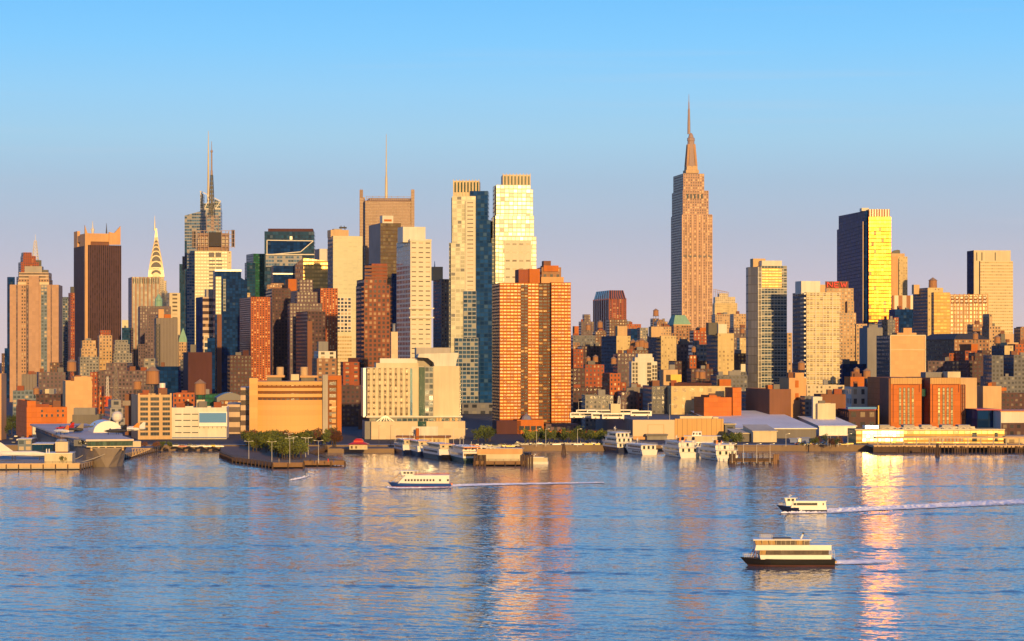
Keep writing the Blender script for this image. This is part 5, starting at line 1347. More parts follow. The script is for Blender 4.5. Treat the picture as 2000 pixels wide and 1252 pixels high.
fac('f_mirror', (.7, .5, .2), (.95, .78, .45), fx=.92, fz=.9, bl=.06, blc=(.4, .25, .08), gr=.27, gm=.55, jit=.03, amt=.1)  # gold of the mirrored sun is put into the glass colour
# ------------------------------------------------------------------ bus depot, sheds, piers
s = Site(1236, 1330, 5); s.root('bus_depot', 'long flat bus depot with ribbed grey side, cream front and tan right half')
X = s.lx; Z = lambda py, px=1300, y=0: s.z(py, s.lx(px, y), y)
D = min(s.back(1122, 0), 170); HD = Z(820)
q = MB(); q.wall((0, D), (0, 0), -.4, HD, 0, 7, 30); q.build('side_wall', 'f_ribdark', s.e)
q = MB(); q.wall((0, 0), (X(1318), 0), -.4, HD, 0, 9, 30); q.wall((s.lx(1413), 0), (s.lx(1413), D), -.4, HD, 0, 9, 30); q.build('wall', 'f_panel', s.e)
q = MB(); q.box(X(1318), X(1413), -.6, 3, -.4, HD + .6, 0, 2.7, 40); q.build('ribbed_wall', 'f_ribbed', s.e)
q = MB(); q.poly([(0, 0, HD - .6), (X(1413), 0, HD - .6), (X(1413), D, HD - .6), (0, D, HD - .6)]); q.build('roof', 'roof_grey', s.e)
q = MB(); q.box(X(1328, 8), X(1392, 8), 8, 10, HD - .6, HD + 1.8, 0); q.box(X(1393, 6), X(1403, 6), 6, 9, HD - .6, HD + 1.4, 0); q.build('roof_upstand', 'cream', s.e)
q = MB()
for a, b, t, bt in ((1265, 1266, 829, 853), (1296, 1297, 829, 853), (1265, 1296, 829, 829.8)): q.box(X(a), X(b), -.15, 0, Z(bt), Z(t), 0)
q.build('door_outline', 'tan', s.e)
part_box(s, 'canopy', 1262, 1305, 848, 851, -7, 7, 'conc_dark'); part_box(s, 'entrance_wall', 1264, 1303, 851, 859, -5, 5, 'grey_wall')
part_box(s, 'lower_wall', 1237, 1262, 852, None, -.5, .6, 'tan_orange')
DEP = s

# buses on the roof
def make_bus():
    r = empty('parked_bus', (0, 0, 0))
    q = MB(); q.box(-6, 6, -1.25, 1.25, .35, 3.1, 0, bot=True); q.box(-5.2, 5.2, -1.0, 1.0, 3.1, 3.3, 0); q.build('body', 'white_paint', r)
    q = MB()
    for y in (-1.29, 1.27): q.box(-5.4, 5.0, y, y + .02, 1.6, 2.7, 0)
    q.box(6.0, 6.03, -1.1, 1.1, 1.3, 2.8, 0); q.build('window_band', 'glass_dark', r)
    for x in (-3.8, 3.6):
        for y in (-1.1, 1.1):
            q = MB()
            for i in range(10):
                a, b = 2 * math.pi * i / 10, 2 * math.pi * (i + 1) / 10
                P = lambda t, yy: (x + .5 * math.cos(t), yy, .5 + .5 * math.sin(t))
                q.poly([P(a, y - .2), P(b, y - .2), P(b, y + .2), P(a, y + .2)])
            q.poly([(x + .5 * math.cos(2 * math.pi * i / 10), y - .2, .5 + .5 * math.sin(2 * math.pi * i / 10)) for i in range(10)])
            q.build('wheel', 'black_paint', r)
    return r
bus = None
BUSES = [(1134, 817, 'white bus at the left end of the front row on the depot roof'), (1152, 817, 'white bus second from left in the front row on the depot roof'), (1176, 818.5, 'long white bus third from left in the front row on the depot roof'),
 (1197, 819, 'white bus right end of the front row on the depot roof'), (1145, 811, 'white bus at the left of the back row on the depot roof'), (1166, 811.5, 'white bus second from left of the back row on the depot roof'), (1184, 811.5, 'white bus third from left of the back row on the depot roof'),
 (1227, 811, 'white bus parked behind in the right pair on the depot roof'), (1252, 813.5, 'silver white bus parked alone on the right of the depot roof')]
gzr = DEP.gz + HD - .6
for i, (px, py, lb) in enumerate(BUSES):
    if bus is None: bus = make_bus(); o = bus
    else: o = copy_tree(bus)
    Y = depth_at(py, gzr)
    o.location = (wx(px, Y), Y, gzr); o.rotation_euler = (0, 0, R(6 if i != 8 else 3))
    o.scale = (1.05,) * 3
    tag(o, lb, 'bus', 'buses parked on the depot roof')

# white roofed sheds
def shed(name, label, a, b, ytop, ybot, Yf, depth, mat, roofm, th=5.0, rise=0.0):
    s = Site(a, Yf, th); s.root(name, label)
    w = s.lx(b); h = s.z(ytop, w / 2, 0)
    q = MB(); q.prism([(0, 0), (w, 0), (w, depth), (0, depth)], -.4, 0, 0, 6, 6, zs=[h, h, h + rise, h + rise]); q.build('wall', mat, s.e)
    r = MB(); r.poly([(-.6, -.6, h + .15), (w + .6, -.6, h + .15), (w + .6, depth + .6, h + rise + .15), (-.6, depth + .6, h + rise + .15)])
    r.poly([(-.6, -.6, h - .3), (w + .6, -.6, h - .3), (w + .6, -.6, h + .15), (-.6, -.6, h + .15)]); r.build('roof', roofm, s.e)
    s.w, s.h = w, h
    return s
s = shed('warehouse', 'wide low warehouse with a big pale grey roof right of the bus depot', 1416, 1594, 837, 850, 1345, 120, 'conc_dark', 'roof_light', rise=7)
s = shed('warehouse', 'low white roofed hall with pale wall right of the pale grey roof', 1600, 1672, 832, 850, 1390, 60, 'roof_light', 'roof_light', rise=4)
s = shed('warehouse', 'tan lit shed with sloping roof in front of the pale grey roof', 1471, 1517, 842, 866, 1290, 30, 'cream', 'cream', rise=2.5)
s = shed('warehouse', 'small dark fronted shed left of the tan lit sloping shed', 1436, 1470, 846, 866, 1296, 24, 'conc_dark', 'cream', rise=1.5)
s = shed('warehouse', 'low tan hut with a flat roof between depot and dark fronted shed', 1416, 1436, 828, 850, 1340, 20, 'f_greydark', 'cream')
s = shed('container', 'bright blue container, left of two by the tan lit shed', 1543, 1558, 856.5, 866, 1285, 3, 'blue_paint', 'blue_paint')
s = shed('container', 'bright blue container, right of two beside the white kiosk', 1566, 1580, 855, 866, 1286, 3, 'blue_paint', 'blue_paint')
s = shed('container', 'white kiosk box between the two bright blue containers', 1559, 1565, 856, 866, 1286.5, 3, 'white_paint', 'white_paint')
s = shed('apartment_block', 'navy glazed hall with red eaves right of the brick power house', 1909, 1954, 800, 850, 1420, 40, 'f_navyglass', 'red_paint')
s = shed('warehouse', 'white panelled hall with orange red roof edge at the right edge', 1955, 2060, 803, 850, 1405, 40, 'white', 'orange_paint')
part_box(s, 'lower_wall', 1956, 2010, 826, None, -.4, .5, 'f_shadebrick', 4, 4)
s = shed('market_hall', 'low dark hall with blue awning roof and red trim left of the brick power house', 1658, 1712, 800, 850, 1445, 30, 'f_shadebrick', 'red_paint')
part_box(s, 'awning', 1656, 1712, 795, 799, -4, 4, 'sign_blue'); part_box(s, 'yellow_post', 1715, 1717, 792, None, -4, .8, 'yellow_paint')

# gold mirrored pier hall
s = Site(1672, 1262, 1.9); s.root('pier_hall', 'long low pier hall with glowing gold glass front at right')
X = s.lx; Z = lambda py, px=1800, y=0: s.z(py, s.lx(px, y), y)
q = MB(); q.box(X(1672), X(1962), 0, 26, -.4, Z(839), 0, 3, 3); q.build('wall', 'f_yellowglass', s.e)
q = MB(); q.box(X(1684), X(1765), -.5, 0, Z(862), Z(841), 0, 2.0, 2.0); q.build('mirror_front', 'f_mirror', s.e)
part_box(s, 'roof_edge', 1670, 1963, 838, 840.5, -1.2, 2, 'cream')
for i, (a, b) in enumerate(((1718, 1738), (1765, 1786), (1800, 1820), (1840, 1861), (1872, 1895))):
    part_box(s, 'roof_house', a, b, 830, 839, 6, 8, 'concrete'); part_box(s, 'roof_duct', b, b + 9, 833, 839, 7, 5, 'cream')
part_box(s, 'window', 1818, 1882, 853, 862, -.3, .5, 'f_colbrown', 2, 3); part_box(s, 'window', 1899, 1908, 845, 862, -.3, .5, 'glass_dark'); part_box(s, 'window', 1943, 1949, 845, 862, -.3, .5, 'glass_dark')
part_box(s, 'roof_skylight', 1690, 1716, 831, 839, 3, 8, 'glass_blue')
q = MB()
for i in range(13):
    a = X(1720 + i * 13.5, 4); q.bar((a, 4, Z(839)), (a + 3.5, 4, Z(834.5)), .16); q.bar((a + 3.5, 4, Z(834.5)), (a + 7, 4, Z(839)), .16)
q.build('roof_truss', 'lattice_white', s.e)
s = shed('pier_hall', 'tan low annex right of the gold fronted pier hall', 1964, 2060, 852, 866, 1262, 14, 'f_tanlight', 'tan')

def pile_set(root, pts, h0, h1, r=.28, mat='timber_dark', name='pile'):
    q = MB(); q.lathe(0, 0, [(h0, r), (h1, r * .92)], 7); first = None
    for x, y in pts[:98]:
        if first is None: first = q.build(name, mat, root); o = first
        else: o = first.copy(); COL.objects.link(o)
        o.location = (x, y, 0)
def pier(name, label, pts, z, th, deckm, sidem, piles=True, step=4.0, rail=True):
    """deck outline in world metres (counter-clockwise from above)"""
    r = empty(name, (pts[0][0], pts[0][1], 0)); tag(r, label, 'pier')
    ox, oy = pts[0]
    P = [(x - ox, y - oy) for x, y in pts]
    q = MB(); q.prism(P, z - th, z, 0, 4, 3); q.poly([(*p, z - th) for p in P[::-1]]); q.build('deck', deckm, r)
    e = MB(); rl = MB(); pp = []
    for i in range(len(P)):
        a, b = P[i], P[(i + 1) % len(P)]
        L = math.hypot(b[0] - a[0], b[1] - a[1])
        nx, ny = (b[1] - a[1]) / L, -(b[0] - a[0]) / L
        if i == len(P) - 1 and len(P) > 3: continue
        e.wall((a[0] + nx * .15, a[1] + ny * .15), (b[0] + nx * .15, b[1] + ny * .15), z - th * .75, z + .25, 0, 1e6, 1e6)
        n = int(L / step)
        for k in range(n + 1):
            t = k / max(1, n); pp.append((a[0] + (b[0] - a[0]) * t + nx * .3, a[1] + (b[1] - a[1]) * t + ny * .3))
        if rail:
            m = max(2, int(L / 3))
            for k in range(m):
                t = k / m; x, y = a[0] + (b[0] - a[0]) * t, a[1] + (b[1] - a[1]) * t
                rl.bar((x, y, z), (x, y, z + 1.1), .06)
            for hz in (.6, 1.1): rl.bar((a[0], a[1], z + hz), (b[0], b[1], z + hz), .05)
    e.build('edge_beam', sidem, r)
    if rail: rl.build('railing', 'dark_steel', r)
    if piles: pile_set(r, pp, -3, z - .2)
    return r
def pt(px, py, z=2.2):
    Y = depth_at(py, z); return (wx(px, Y), Y)
S1 = SHORE + 2
# left exhibition pier
y0 = depth_at(918, 0); y0r = depth_at(917, 0)
pier('museum_pier', 'tan exhibition pier with stone edge at the bottom left beside the carrier', [(wx(-60, y0), y0), (wx(155, y0), y0 + 2), (wx(155, y0) + 6, S1), (wx(-60, y0) - 8, S1)], 2.6, 2.2, 'concrete', 'tan', step=5)
# park pier
yA, yB = depth_at(915, 0), depth_at(911, 0)
pier('park_pier', 'tree planted park pier with railings right of the carrier',
     [pt(430, 884), pt(455, 894), pt(500, 900), (wx(533, yA), yA), (wx(592, yA), yA + .5), (wx(593, yB), yB), (wx(673, yB), yB + .5), pt(640, 897), pt(600, 885), (wx(640, S1), S1), (wx(432, S1), S1)], 2.4, 1.8, 'wood', 'wood', step=5)
# ferry pier with terminal wall
yC = depth_at(910, 0)
r = pier('ferry_pier', 'timber ferry pier with a cream end wall among the tour boats', [(wx(925, yC), yC), (wx(1027, yC), yC + .3), (wx(1020, yC) , S1), (wx(925, yC) - 4, S1)], 2.0, 1.4, 'wood', 'wood', step=4)
q = MB(); w_ = wx(1018, yC) - wx(932, yC); q.box(1.8, 1.8 + w_, .8, 2.0, 1.0, 5.4, 0); q.build('end_wall', 'cream', r)
q = MB(); q.box(1.4, 2.2 + w_, .4, 2.4, 5.4, 7.6, 0, bot=True); q.build('fascia', 'tan_orange', r)
for px in (927, 1019):
    x = wx(px, yC) - wx(925, yC); q = MB()
    for i in range(5): q.lathe(x + i * 1.3 * .9, -.2 + (i % 2) * .7, [(-2, .55), (5.0, .5)], 7)
    q.build('dolphin', 'timber_dark', r)
# small pier at the yacht moorings
yD = depth_at(906, 0)
r = pier('mooring_pier', 'short dark timber pier with light poles right of the white yachts', [(wx(1425, yD), yD), (wx(1520, yD), yD + .5), (wx(1521, yD), yD + 7), (wx(1425, yD), yD + 7)], 2.1, 1.2, 'wood', 'timber_dark', step=3, rail=False)
pile_set(r, [(i * 2.6 + .4, 6.4 - (i % 3) * 2.2) for i in range(9)], -2, 5.0, .22, 'timber_dark', 'mooring_post')
q = MB()
for i in range(9): q.box(20.2 + (i % 3) * .9, 21.0 + (i % 3) * .9, .3 + (i // 3) * .9, 1.1 + (i // 3) * .9, -1, 4.4, 0)
q.build('dolphin', 'wood', r)
q = MB()
for i in range(6): q.box(.2 + (i % 3) * .9, 1.0 + (i % 3) * .9, .1 + (i // 3) * .9, .9 + (i // 3) * .9, -1, 4.6, 0)
q.build('dolphin', 'timber_dark', r)
# long low pier in front of the gold hall
yE = depth_at(884, 0)
r = pier('timber_pier', 'long low timber pier on dark piles in front of the gold fronted hall', [(wx(1706, yE), yE), (wx(2060, yE), yE), (wx(2060, yE), S1 - 3.2), (wx(1706, yE), S1 - 3.2)], 3.6, 1.0, 'tan', 'tan', step=2.0, rail=False)
q = MB(); w_ = wx(2060, yE) - wx(1706, yE)
q.box(2, w_, 6, 14, 7.0, 7.7, 0, bot=True); q.build('canopy_roof', 'tan', r)
for i in range(14):
    q = MB(); x = 3 + i * 6.6; q.box(x, x + .5, 6.4, 6.9, 3.6, 7.0, 0); q.build('canopy_post', 'concrete', r)
for i, px in enumerate((1762, 1812, 1875, 1942, 1996)):
    q = MB(); x = wx(px, yE) - wx(1706, yE)
    for k in range(6): q.box(x - 3 + k * 1.2, x - 2.3 + k * 1.2, -.9 - (k % 2) * .5, -.2, -2, 3.3 - (k % 3) * .5, 0)
    q.box(x - 3.2, x + 4.2, -1.0, -.3, 2.0, 2.7, 0, bot=True); q.build('fender', 'timber_dark', r)
q = MB(); q.box(0, 24, -.6, -.1, .2, 3.0, 0); q.build('sheet_wall', 'timber_dark', r)
# free standing mooring dolphins
def dolphin(px, py, lb, h=4.5):
    Y = depth_at(py, 0); r = empty('mooring_dolphin', (wx(px, Y), Y, 0)); tag(r, lb, 'dolphin')
    for i in range(7):
        an = 2 * math.pi * i / 7; q = MB(); q.bar((1.5 * math.cos(an), 1.5 * math.sin(an), -2), (.35 * math.cos(an), .35 * math.sin(an), h), .26, n=6); q.build('pile', 'timber_dark', r)
    q = MB(); q.lathe(0, 0, [(h - 1.2, .8), (h - .8, .8)], 8); q.build('binding', 'dark_steel', r)
dolphin(1101, 888, 'dark timber dolphin standing alone in the water below the brick podium', 5.5)
dolphin(1831, 890, 'dark timber dolphin standing before the long low timber pier', 6.0)
# quays that jut out
for nm, lb, a, b, py, z in (('quay', 'low tan quay wall between the yacht moorings and the gold fronted hall', 1580, 1672, 880.8, 3.2), ('quay', 'low stone quay right of the park pier by the red roofed kiosk', 640, 770, 884.5, 2.2), ('quay', 'low stone quay behind the white yachts', 1440, 1500, 881, 2.4)):
    y = depth_at(py, 0)
    q = MB(); q.box(wx(a, y), wx(b, y), min(y, SHORE - 1.2), SHORE - .35, -2, z, 0)
    tag(q.build(nm, 'shore_stone'), lb, 'quay')
# visitor centre with red roof
Y = depth_at(878, GZ); r = empty('kiosk', (wx(700, Y), Y, GZ)); tag(r, 'small white kiosk with a tiered red roof on the shore', 'kiosk')
q = MB(); q.box(-4.5, 4.5, 0, 6, 0, 2.6, 0, 2, 3); q.build('wall', 'f_cream', r)
q = MB(); q.lathe(0, 3, [(2.6, 7.4), (3.6, 4.2)], 4, 0, R(45)); q.lathe(0, 3, [(3.6, 3.4), (4.4, 3.4), (5.4, 1.8)], 4, 0, R(45)); q.build('roof', 'red_paint', r)
# ticket house and tour-line sign behind the boats
Y = 1262; r = empty('ticket_house', (wx(825, Y), Y, GZ)); tag(r, 'low tan ticket house with brown roof behind the tour boats', 'ticket house')
q = MB(); q.box(-8, 14, 0, 8, 0, 3.6, 0, 2.2, 3.6); q.build('wall', 'f_tanlight', r)
q = MB(); q.box(-14, 15, -2, 9, 3.6, 4.4, 0, bot=True); q.build('roof', 'brick_brown', r)
q = MB(); q.box(-6, 8, 6, 6.6, 4.4, 9.2, 0); q.build('billboard', 'white', r)
q = MB(); q.lathe(-2.6, -1, [(0, 1.0), (8.5, .9)], 8); q.build('post', 'brick_orange', r)
for px in (868, 898): pass
# ------------------------------------------------------------------ boats (local frame: bow towards +x, waterline z = 0)
def hull(root, L, Bm, zd, sheer, rake, mat, name='hull', bow0=.62, wl=.86, draft=.8, stripe=None, deckm='deck', stern=1.0, flat=False):
    N = 16; rows = []
    for i in range(N + 1):
        t = i / N
        f = max(0.0, (t - bow0) / (1 - bow0))
        hw = Bm / 2 * (stern + (1 - stern) * min(1, t * 4)) * (1 - f ** 2.2) + .03
        zt = zd + sheer * max(0, (t - .4) / .6) ** 2
        x = -L / 2 + L * t
        xb = x - rake * f ** 1.5
        rows.append([(xb - .3 * rake * f, hw * wl * .8 * (1 - .3 * f), -draft), (xb, hw * wl * (1 - .35 * f), .0), (xb + (x - xb) * .45, hw * (wl + .07) * (1 - .12 * f), zt * .45), (x, hw, zt)])
    q = MB(); st = MB(); dk = MB()
    for i in range(N):
        for sgn in (1, -1):
            for k in range(3):
                a, b, c, d = rows[i][k], rows[i + 1][k], rows[i + 1][k + 1], rows[i][k + 1]
                P = [(p[0], -sgn * p[1], p[2]) for p in (a, b, c, d)]
                q.poly(P if sgn > 0 else P[::-1])
        a, b = rows[i][3], rows[i + 1][3]
        dk.poly([(a[0], -a[1] + .02, a[2] - .12), (b[0], -b[1] + .02, b[2] - .12), (b[0], b[1] - .02, b[2] - .12), (a[0], a[1] - .02, a[2] - .12)])
    r0 = rows[0]
    q.poly([(p[0], p[1], p[2]) for p in r0] + [(p[0], -p[1], p[2]) for p in r0[::-1]])
    o = q.build(name, mat, root, smooth=False); dk.build('deck', deckm, o)
    if stripe:
        z0, z1, m = stripe
        for i in range(N):
            for sgn in (1, -1):
                P = []
                for rr, zz in ((rows[i], z0), (rows[i + 1], z0), (rows[i + 1], z1), (rows[i], z1)):
                    b1, b2 = rr[1], rr[2]
                    t = min(1, max(0, zz / b2[2])); P.append((b1[0] + (b2[0] - b1[0]) * t, -sgn * (b1[1] + (b2[1] - b1[1]) * t + .03), zz))
                st.poly(P if sgn > 0 else P[::-1])
        st.build('waterline_stripe', m, o)
    return o
def cabin(root, name, x0, x1, hw, z0, z1, mat, slant=0.0, back=0.0):
    q = MB()
    P0 = [(x0, -hw), (x1, -hw), (x1, hw), (x0, hw)]; P1 = [(x0 + back, -hw), (x1 - slant, -hw), (x1 - slant, hw), (x0 + back, hw)]
    for i in range(4):
        j = (i + 1) % 4; n = max(1, round(abs(P0[j][0] - P0[i][0] + P0[j][1] - P0[i][1]) / 1.6))
        q.poly([(*P0[i], z0), (*P0[j], z0), (*P1[j], z1), (*P1[i], z1)], [(0, 0), (n, 0), (n, 1), (0, 1)])
    q.poly([(*p, z1) for p in P1]); q.poly([(*p, z0) for p in P0[::-1]])
    return q.build(name, mat, root)
def slab(root, name, x0, x1, hw, z0, z1, mat):
    q = MB(); q.box(x0, x1, -hw, hw, z0, z1, 0, bot=True); return q.build(name, mat, root)
def side_windows(root, xs, hw, z0, z1, w, mat='glass_dark', name='window'):
    q = MB(); q.box(-w / 2, w / 2, -.04, .04, z0, z1, 0, bot=True); f = None
    for x in xs:
        for sgn in (-1, 1):
            if f is None: f = q.build(name, mat, root); o = f
            else: o = f.copy(); COL.objects.link(o)
            o.location = (x, sgn * hw, 0)
def rails(root, x0, x1, hw, z, h=1.0, n=14, mat='lattice_white', ends=True):
    q = MB()
    for sgn in (-1, 1):
        for i in range(n + 1): x = x0 + (x1 - x0) * i / n; q.bar((x, sgn * hw, z), (x, sgn * hw, z + h), .035)
        for k in (.5, 1.0): q.bar((x0, sgn * hw, z + h * k), (x1, sgn * hw, z + h * k), .035)
    if ends:
        for x in (x0, x1):
            for k in (.5, 1.0): q.bar((x, -hw, z + h * k), (x, hw, z + h * k), .035)
    return q.build('railing', mat, root)
def boat(name, label, px, py, rz, cat='boat', group=None):
    Y = depth_at(py, 0); r = empty(name, (wx(px, Y), Y, 0), R(rz)); tag(r, label, cat, group); return r
def mast_bits(root, x, z, h, mat='white_paint'):
    q = MB(); q.bar((x, 0, z), (x - .25 * h, 0, z + h), .09); q.bar((x - .6, -.9, z + h * .55), (x - .6, .9, z + h * .55), .06)
    q.lathe(x - .2 * h - .3, .5, [(z + h * .6, .25), (z + h * .75, .3), (z + h * .85, .1)], 8); q.box(x - .5, x + .5, -.12, .12, z + h * .4, z + h * .5, 0, bot=True)
    return q.build('mast', mat, root)

fac('f_ferrywin', (.80, .78, .74), (.05, .05, .06), fx=.6, fz=.5, bl=.2, blc=(.3, .25, .2), amt=.08)
fac('f_boatglass', (.10, .08, .06), (.07, .055, .045), fx=.86, fz=.9, bl=.35, blc=(.35, .22, .08), gr=.1, amt=.1)
# commuter ferry
r = boat('passenger_ferry', 'white commuter ferry with blue hull and slanted bow crossing alone mid river', 819.5, 951, 180, 'ferry')
hull(r, 24.2, 7.2, 1.5, .35, 1.6, 'blue_paint', stripe=(.02, .28, 'red_paint'), bow0=.72)
c = cabin(r, 'cabin', -11.4, 8.2, 3.25, 1.5, 4.5, 'white_paint', slant=3.0)
side_windows(c, [5.2 - i * 1.18 for i in range(10)] + [-7.9, -10.9], 3.26, 2.35, 3.15, .72)
slab(r, 'upper_deck', -11.5, 5.3, 3.35, 4.5, 4.62, 'white_paint')
rails(r, -11.2, 1.6, 3.25, 4.62, .55, 20, 'red_paint')
w = cabin(r, 'wheelhouse', 2.2, 6.6, 2.1, 4.62, 6.1, 'white_paint', slant=-.6)
side_windows(w, [3.0, 4.3, 5.6], 2.12, 5.1, 5.85, .9); q = MB(); q.box(6.65, 7.15, -1.9, 1.9, 5.2, 5.85, 0, bot=True); q.build('windscreen', 'glass_dark', w)
slab(r, 'wheelhouse_roof', .4, 7.6, 2.4, 6.1, 6.28, 'white_paint')
for x in (.7, 1.9):
    q = MB(); q.bar((x, -2.1, 4.6), (x, -2.1, 6.1), .06); q.bar((x, 2.1, 4.6), (x, 2.1, 6.1), .06); q.build('post', 'white_paint', r)
mast_bits(r, 4.6, 6.28, 2.2); q = MB(); q.bar((1.5, 0, 6.2), (1.5, 0, 7.2), .05); q.bar((.6, .8, 6.2), (.6, .8, 7.0), .05); q.build('antenna', 'white_paint', r)
q = MB()
for y in (-2.6, 2.6): q.bar((11.2, y * .7, 2.0), (7.6, y, 5.0), .14); q.bar((11.0, y * .7, 1.9), (10.9, y * .7, 2.9), .06)
for i in range(9): t = i / 8; q.bar((11.2 - 3.6 * t, -1.85 - .75 * t, 2 + 3 * t), (11.2 - 3.6 * t, 1.85 + .75 * t, 2 + 3 * t), .09)
q.build('bow_stair', 'tan', r)
slab(r, 'swim_platform', -12.6, -11.5, 2.6, .9, 1.5, 'orange_paint')
# water taxi
r = boat('water_taxi', 'small white and navy passenger boat speeding left with a long foam trail', 1565, 1000.5, 180, 'boat')
hull(r, 16.0, 4.6, 1.5, .9, 2.2, 'navy_paint', bow0=.5)
q = MB(); q.box(-7.9, 1.0, -2.36, 2.36, .9, 1.62, 0); q.build('bulwark', 'white_paint', r)
c = cabin(r, 'cabin', -7.8, 3.6, 2.1, 1.6, 3.65, 'white_paint', slant=1.0, back=.2)
side_windows(c, [-1.6], 2.12, 2.35, 3.15, 6.6); side_windows(c, [2.3], 2.12, 2.35, 3.1, .9); side_windows(c, [-6.8], 2.12, 2.4, 3.1, .4)
slab(r, 'cabin_roof', -8.0, 2.9, 2.3, 3.65, 3.8, 'white_paint')
w = cabin(r, 'wheelhouse', 2.0, 5.0, 1.6, 2.2, 4.6, 'white_paint', slant=-.4)
side_windows(w, [2.9, 4.2], 1.62, 3.75, 4.45, .9); q = MB(); q.box(5.26, 5.4, -1.4, 1.4, 3.75, 4.45, 0); q.build('windscreen', 'glass_dark', w)
slab(r, 'wheelhouse_roof', 1.4, 5.7, 1.8, 4.6, 4.76, 'white_paint'); mast_bits(r, 3.8, 4.76, 1.0)
rails(r, 4.6, 7.2, 1.4, 2.3, .6, 5)
# dinner yacht
r = boat('dinner_yacht', 'black hulled double deck dinner yacht with wide white bands, nearest boat', 1536.5, 1105, 180, 'yacht')
hull(r, 22.6, 6.4, 1.85, .25, 2.0, 'black_paint', stripe=(.05, .4, 'brick_maroon'), bow0=.66)
cabin(r, 'bulwark', -10.4, 6.6, 3.05, 1.8, 2.85, 'white_paint', slant=-.2)
c = cabin(r, 'saloon', -9.8, 7.0, 2.9, 2.85, 4.0, 'f_boatglass', slant=.2)
for i in range(15): 
    q = MB(); x = -9.4 + i * 1.12; q.box(x, x + .07, -2.97, 2.97, 2.85, 4.0, 0); q.build('window_post', 'timber_dark', c)
cabin(r, 'upper_bulwark', -10.4, 8.0, 3.15, 4.0, 5.25, 'white_paint', slant=.3)
c = cabin(r, 'upper_saloon', -5.2, 7.8, 2.75, 5.25, 6.35, 'f_boatglass', slant=-.3)
for i in range(12):
    q = MB(); x = -5.1 + i * 1.12; q.box(x, x + .07, -2.82, 2.82, 5.25, 6.35, 0); q.build('window_post', 'cream', c)
slab(r, 'top_roof', -5.6, 8.4, 3.0, 6.35, 6.58, 'white_paint'); slab(r, 'canopy', -1.0, 3.4, 2.0, 6.58, 6.8, 'conc_dark')
q = MB(); q.bar((-3.4, 0, 6.5), (-3.9, 0, 7.6), .22, n=8); q.build('funnel', 'white_paint', r); q = MB(); q.bar((-3.9, 0, 7.6), (-4.1, 0, 8.05), .25, n=8); q.build('funnel_cap', 'black_paint', r)
rails(r, 3.6, 6.4, 1.4, 6.6, .9, 6); rails(r, 7.2, 10.4, 1.9, 2.1, .8, 6); rails(r, -11.2, -9.9, 2.7, 1.9, 2.0, 3)
q = MB()
for y in (-2.6, 2.6): q.bar((8.6, y * .8, 2.1), (7.6, y, 4.2), .1); q.bar((7.6, y, 2.1), (7.6, y, 4.2), .09)
q.build('bow_frame', 'brick_brown', r)
slab(r, 'swim_platform', -11.9, -11.2, 2.0, .8, 1.3, 'tan')

# moored sightseeing boats (stern or bow towards the river)
def tour_boat(label, px, py, rz, L, k=1.0, hullm='green_paint', end='cream', bow_out=False, awning='orange_paint'):
    r = boat('sightseeing_boat', label, px, py, rz, 'tour boat', 'sightseeing boats moored at the ferry pier')
    B_ = 8.6
    hull(r, L, B_, 2.3, .4, 2.2, hullm, bow0=.74)
    c = cabin(r, 'main_deck_house', -L / 2 + .5, L / 2 - 5, B_ / 2 - .05, 2.3, 4.9, 'white_paint', slant=1)
    side_windows(c, [-L / 2 + 3 + i * 2.1 for i in range(int((L - 10) / 2.1))], B_ / 2 - .03, 3.3, 4.3, 1.4)
    e = MB(); e.box(-L / 2 + .42, -L / 2 + .5, -3.9, 3.9, 3.2, 4.4, 0); e.build('end_window', 'f_boatglass', c)
    slab(r, 'upper_deck', -L / 2 + .2, L / 2 - 5.5, B_ / 2 + .1, 4.9, 5.15, 'white_paint')
    rails(r, -L / 2 + .4, L / 2 - 6, B_ / 2, 5.15, 1.0, 18)
    h = cabin(r, 'upper_house', -L / 2 + 7, L / 2 - 8, B_ / 2 - 1.2, 5.15, 7.2, 'cream' if bow_out else 'white_paint', slant=.6)
    side_windows(h, [-L / 2 + 9 + i * 2.4 for i in range(int((L - 18) / 2.4))], B_ / 2 - 1.18, 5.9, 6.7, 1.0)
    q = MB()
    for y in (-1.6, 1.6): q.box(L / 2 - 7.98 if bow_out else -L / 2 + 6.9, L / 2 - 7.8 if bow_out else -L / 2 + 7.02, y - .5, y + .5, 5.9, 6.7, 0)
    q.build('end_window', 'glass_dark', h)
    slab(r, 'roof', -L / 2 + 5, L / 2 - 7, B_ / 2 - .5, 7.2, 7.45, 'white_paint')
    if awning: slab(r, 'awning', -L / 2 + .6, -L / 2 + 6.8, B_ / 2 - .4, 7.0, 7.3, awning) if not bow_out else slab(r, 'awning', L / 2 - 9, L / 2 - 6.5, B_ / 2 - .6, 7.45, 7.6, awning)
    q = MB(); q.bar((L / 2 - 10, 0, 7.4), (L / 2 - 10, 0, 11.5), .1); q.bar((-L / 2 + 2, 0, 5.2), (-L / 2 + 2, 0, 10), .08); q.build('flag_pole', 'white_paint', r)
    return r
tour_boat('navy hulled tour boat with red awning, farthest left of the four moored', 796, 886.5, -78, 34, hullm='navy_paint', bow_out=True, awning='red_paint')
tour_boat('white tour boat with cream upper house, second from left of the four moored', 822, 889.5, -76, 36, hullm='navy_paint', bow_out=True)
tour_boat('white tour boat with cream upper house, third from left and larger', 861, 896, -74, 38, hullm='black_paint', bow_out=True)
tour_boat('green hulled tour boat with lit stern and orange awning beside the ferry pier', 906, 901, 103, 38)
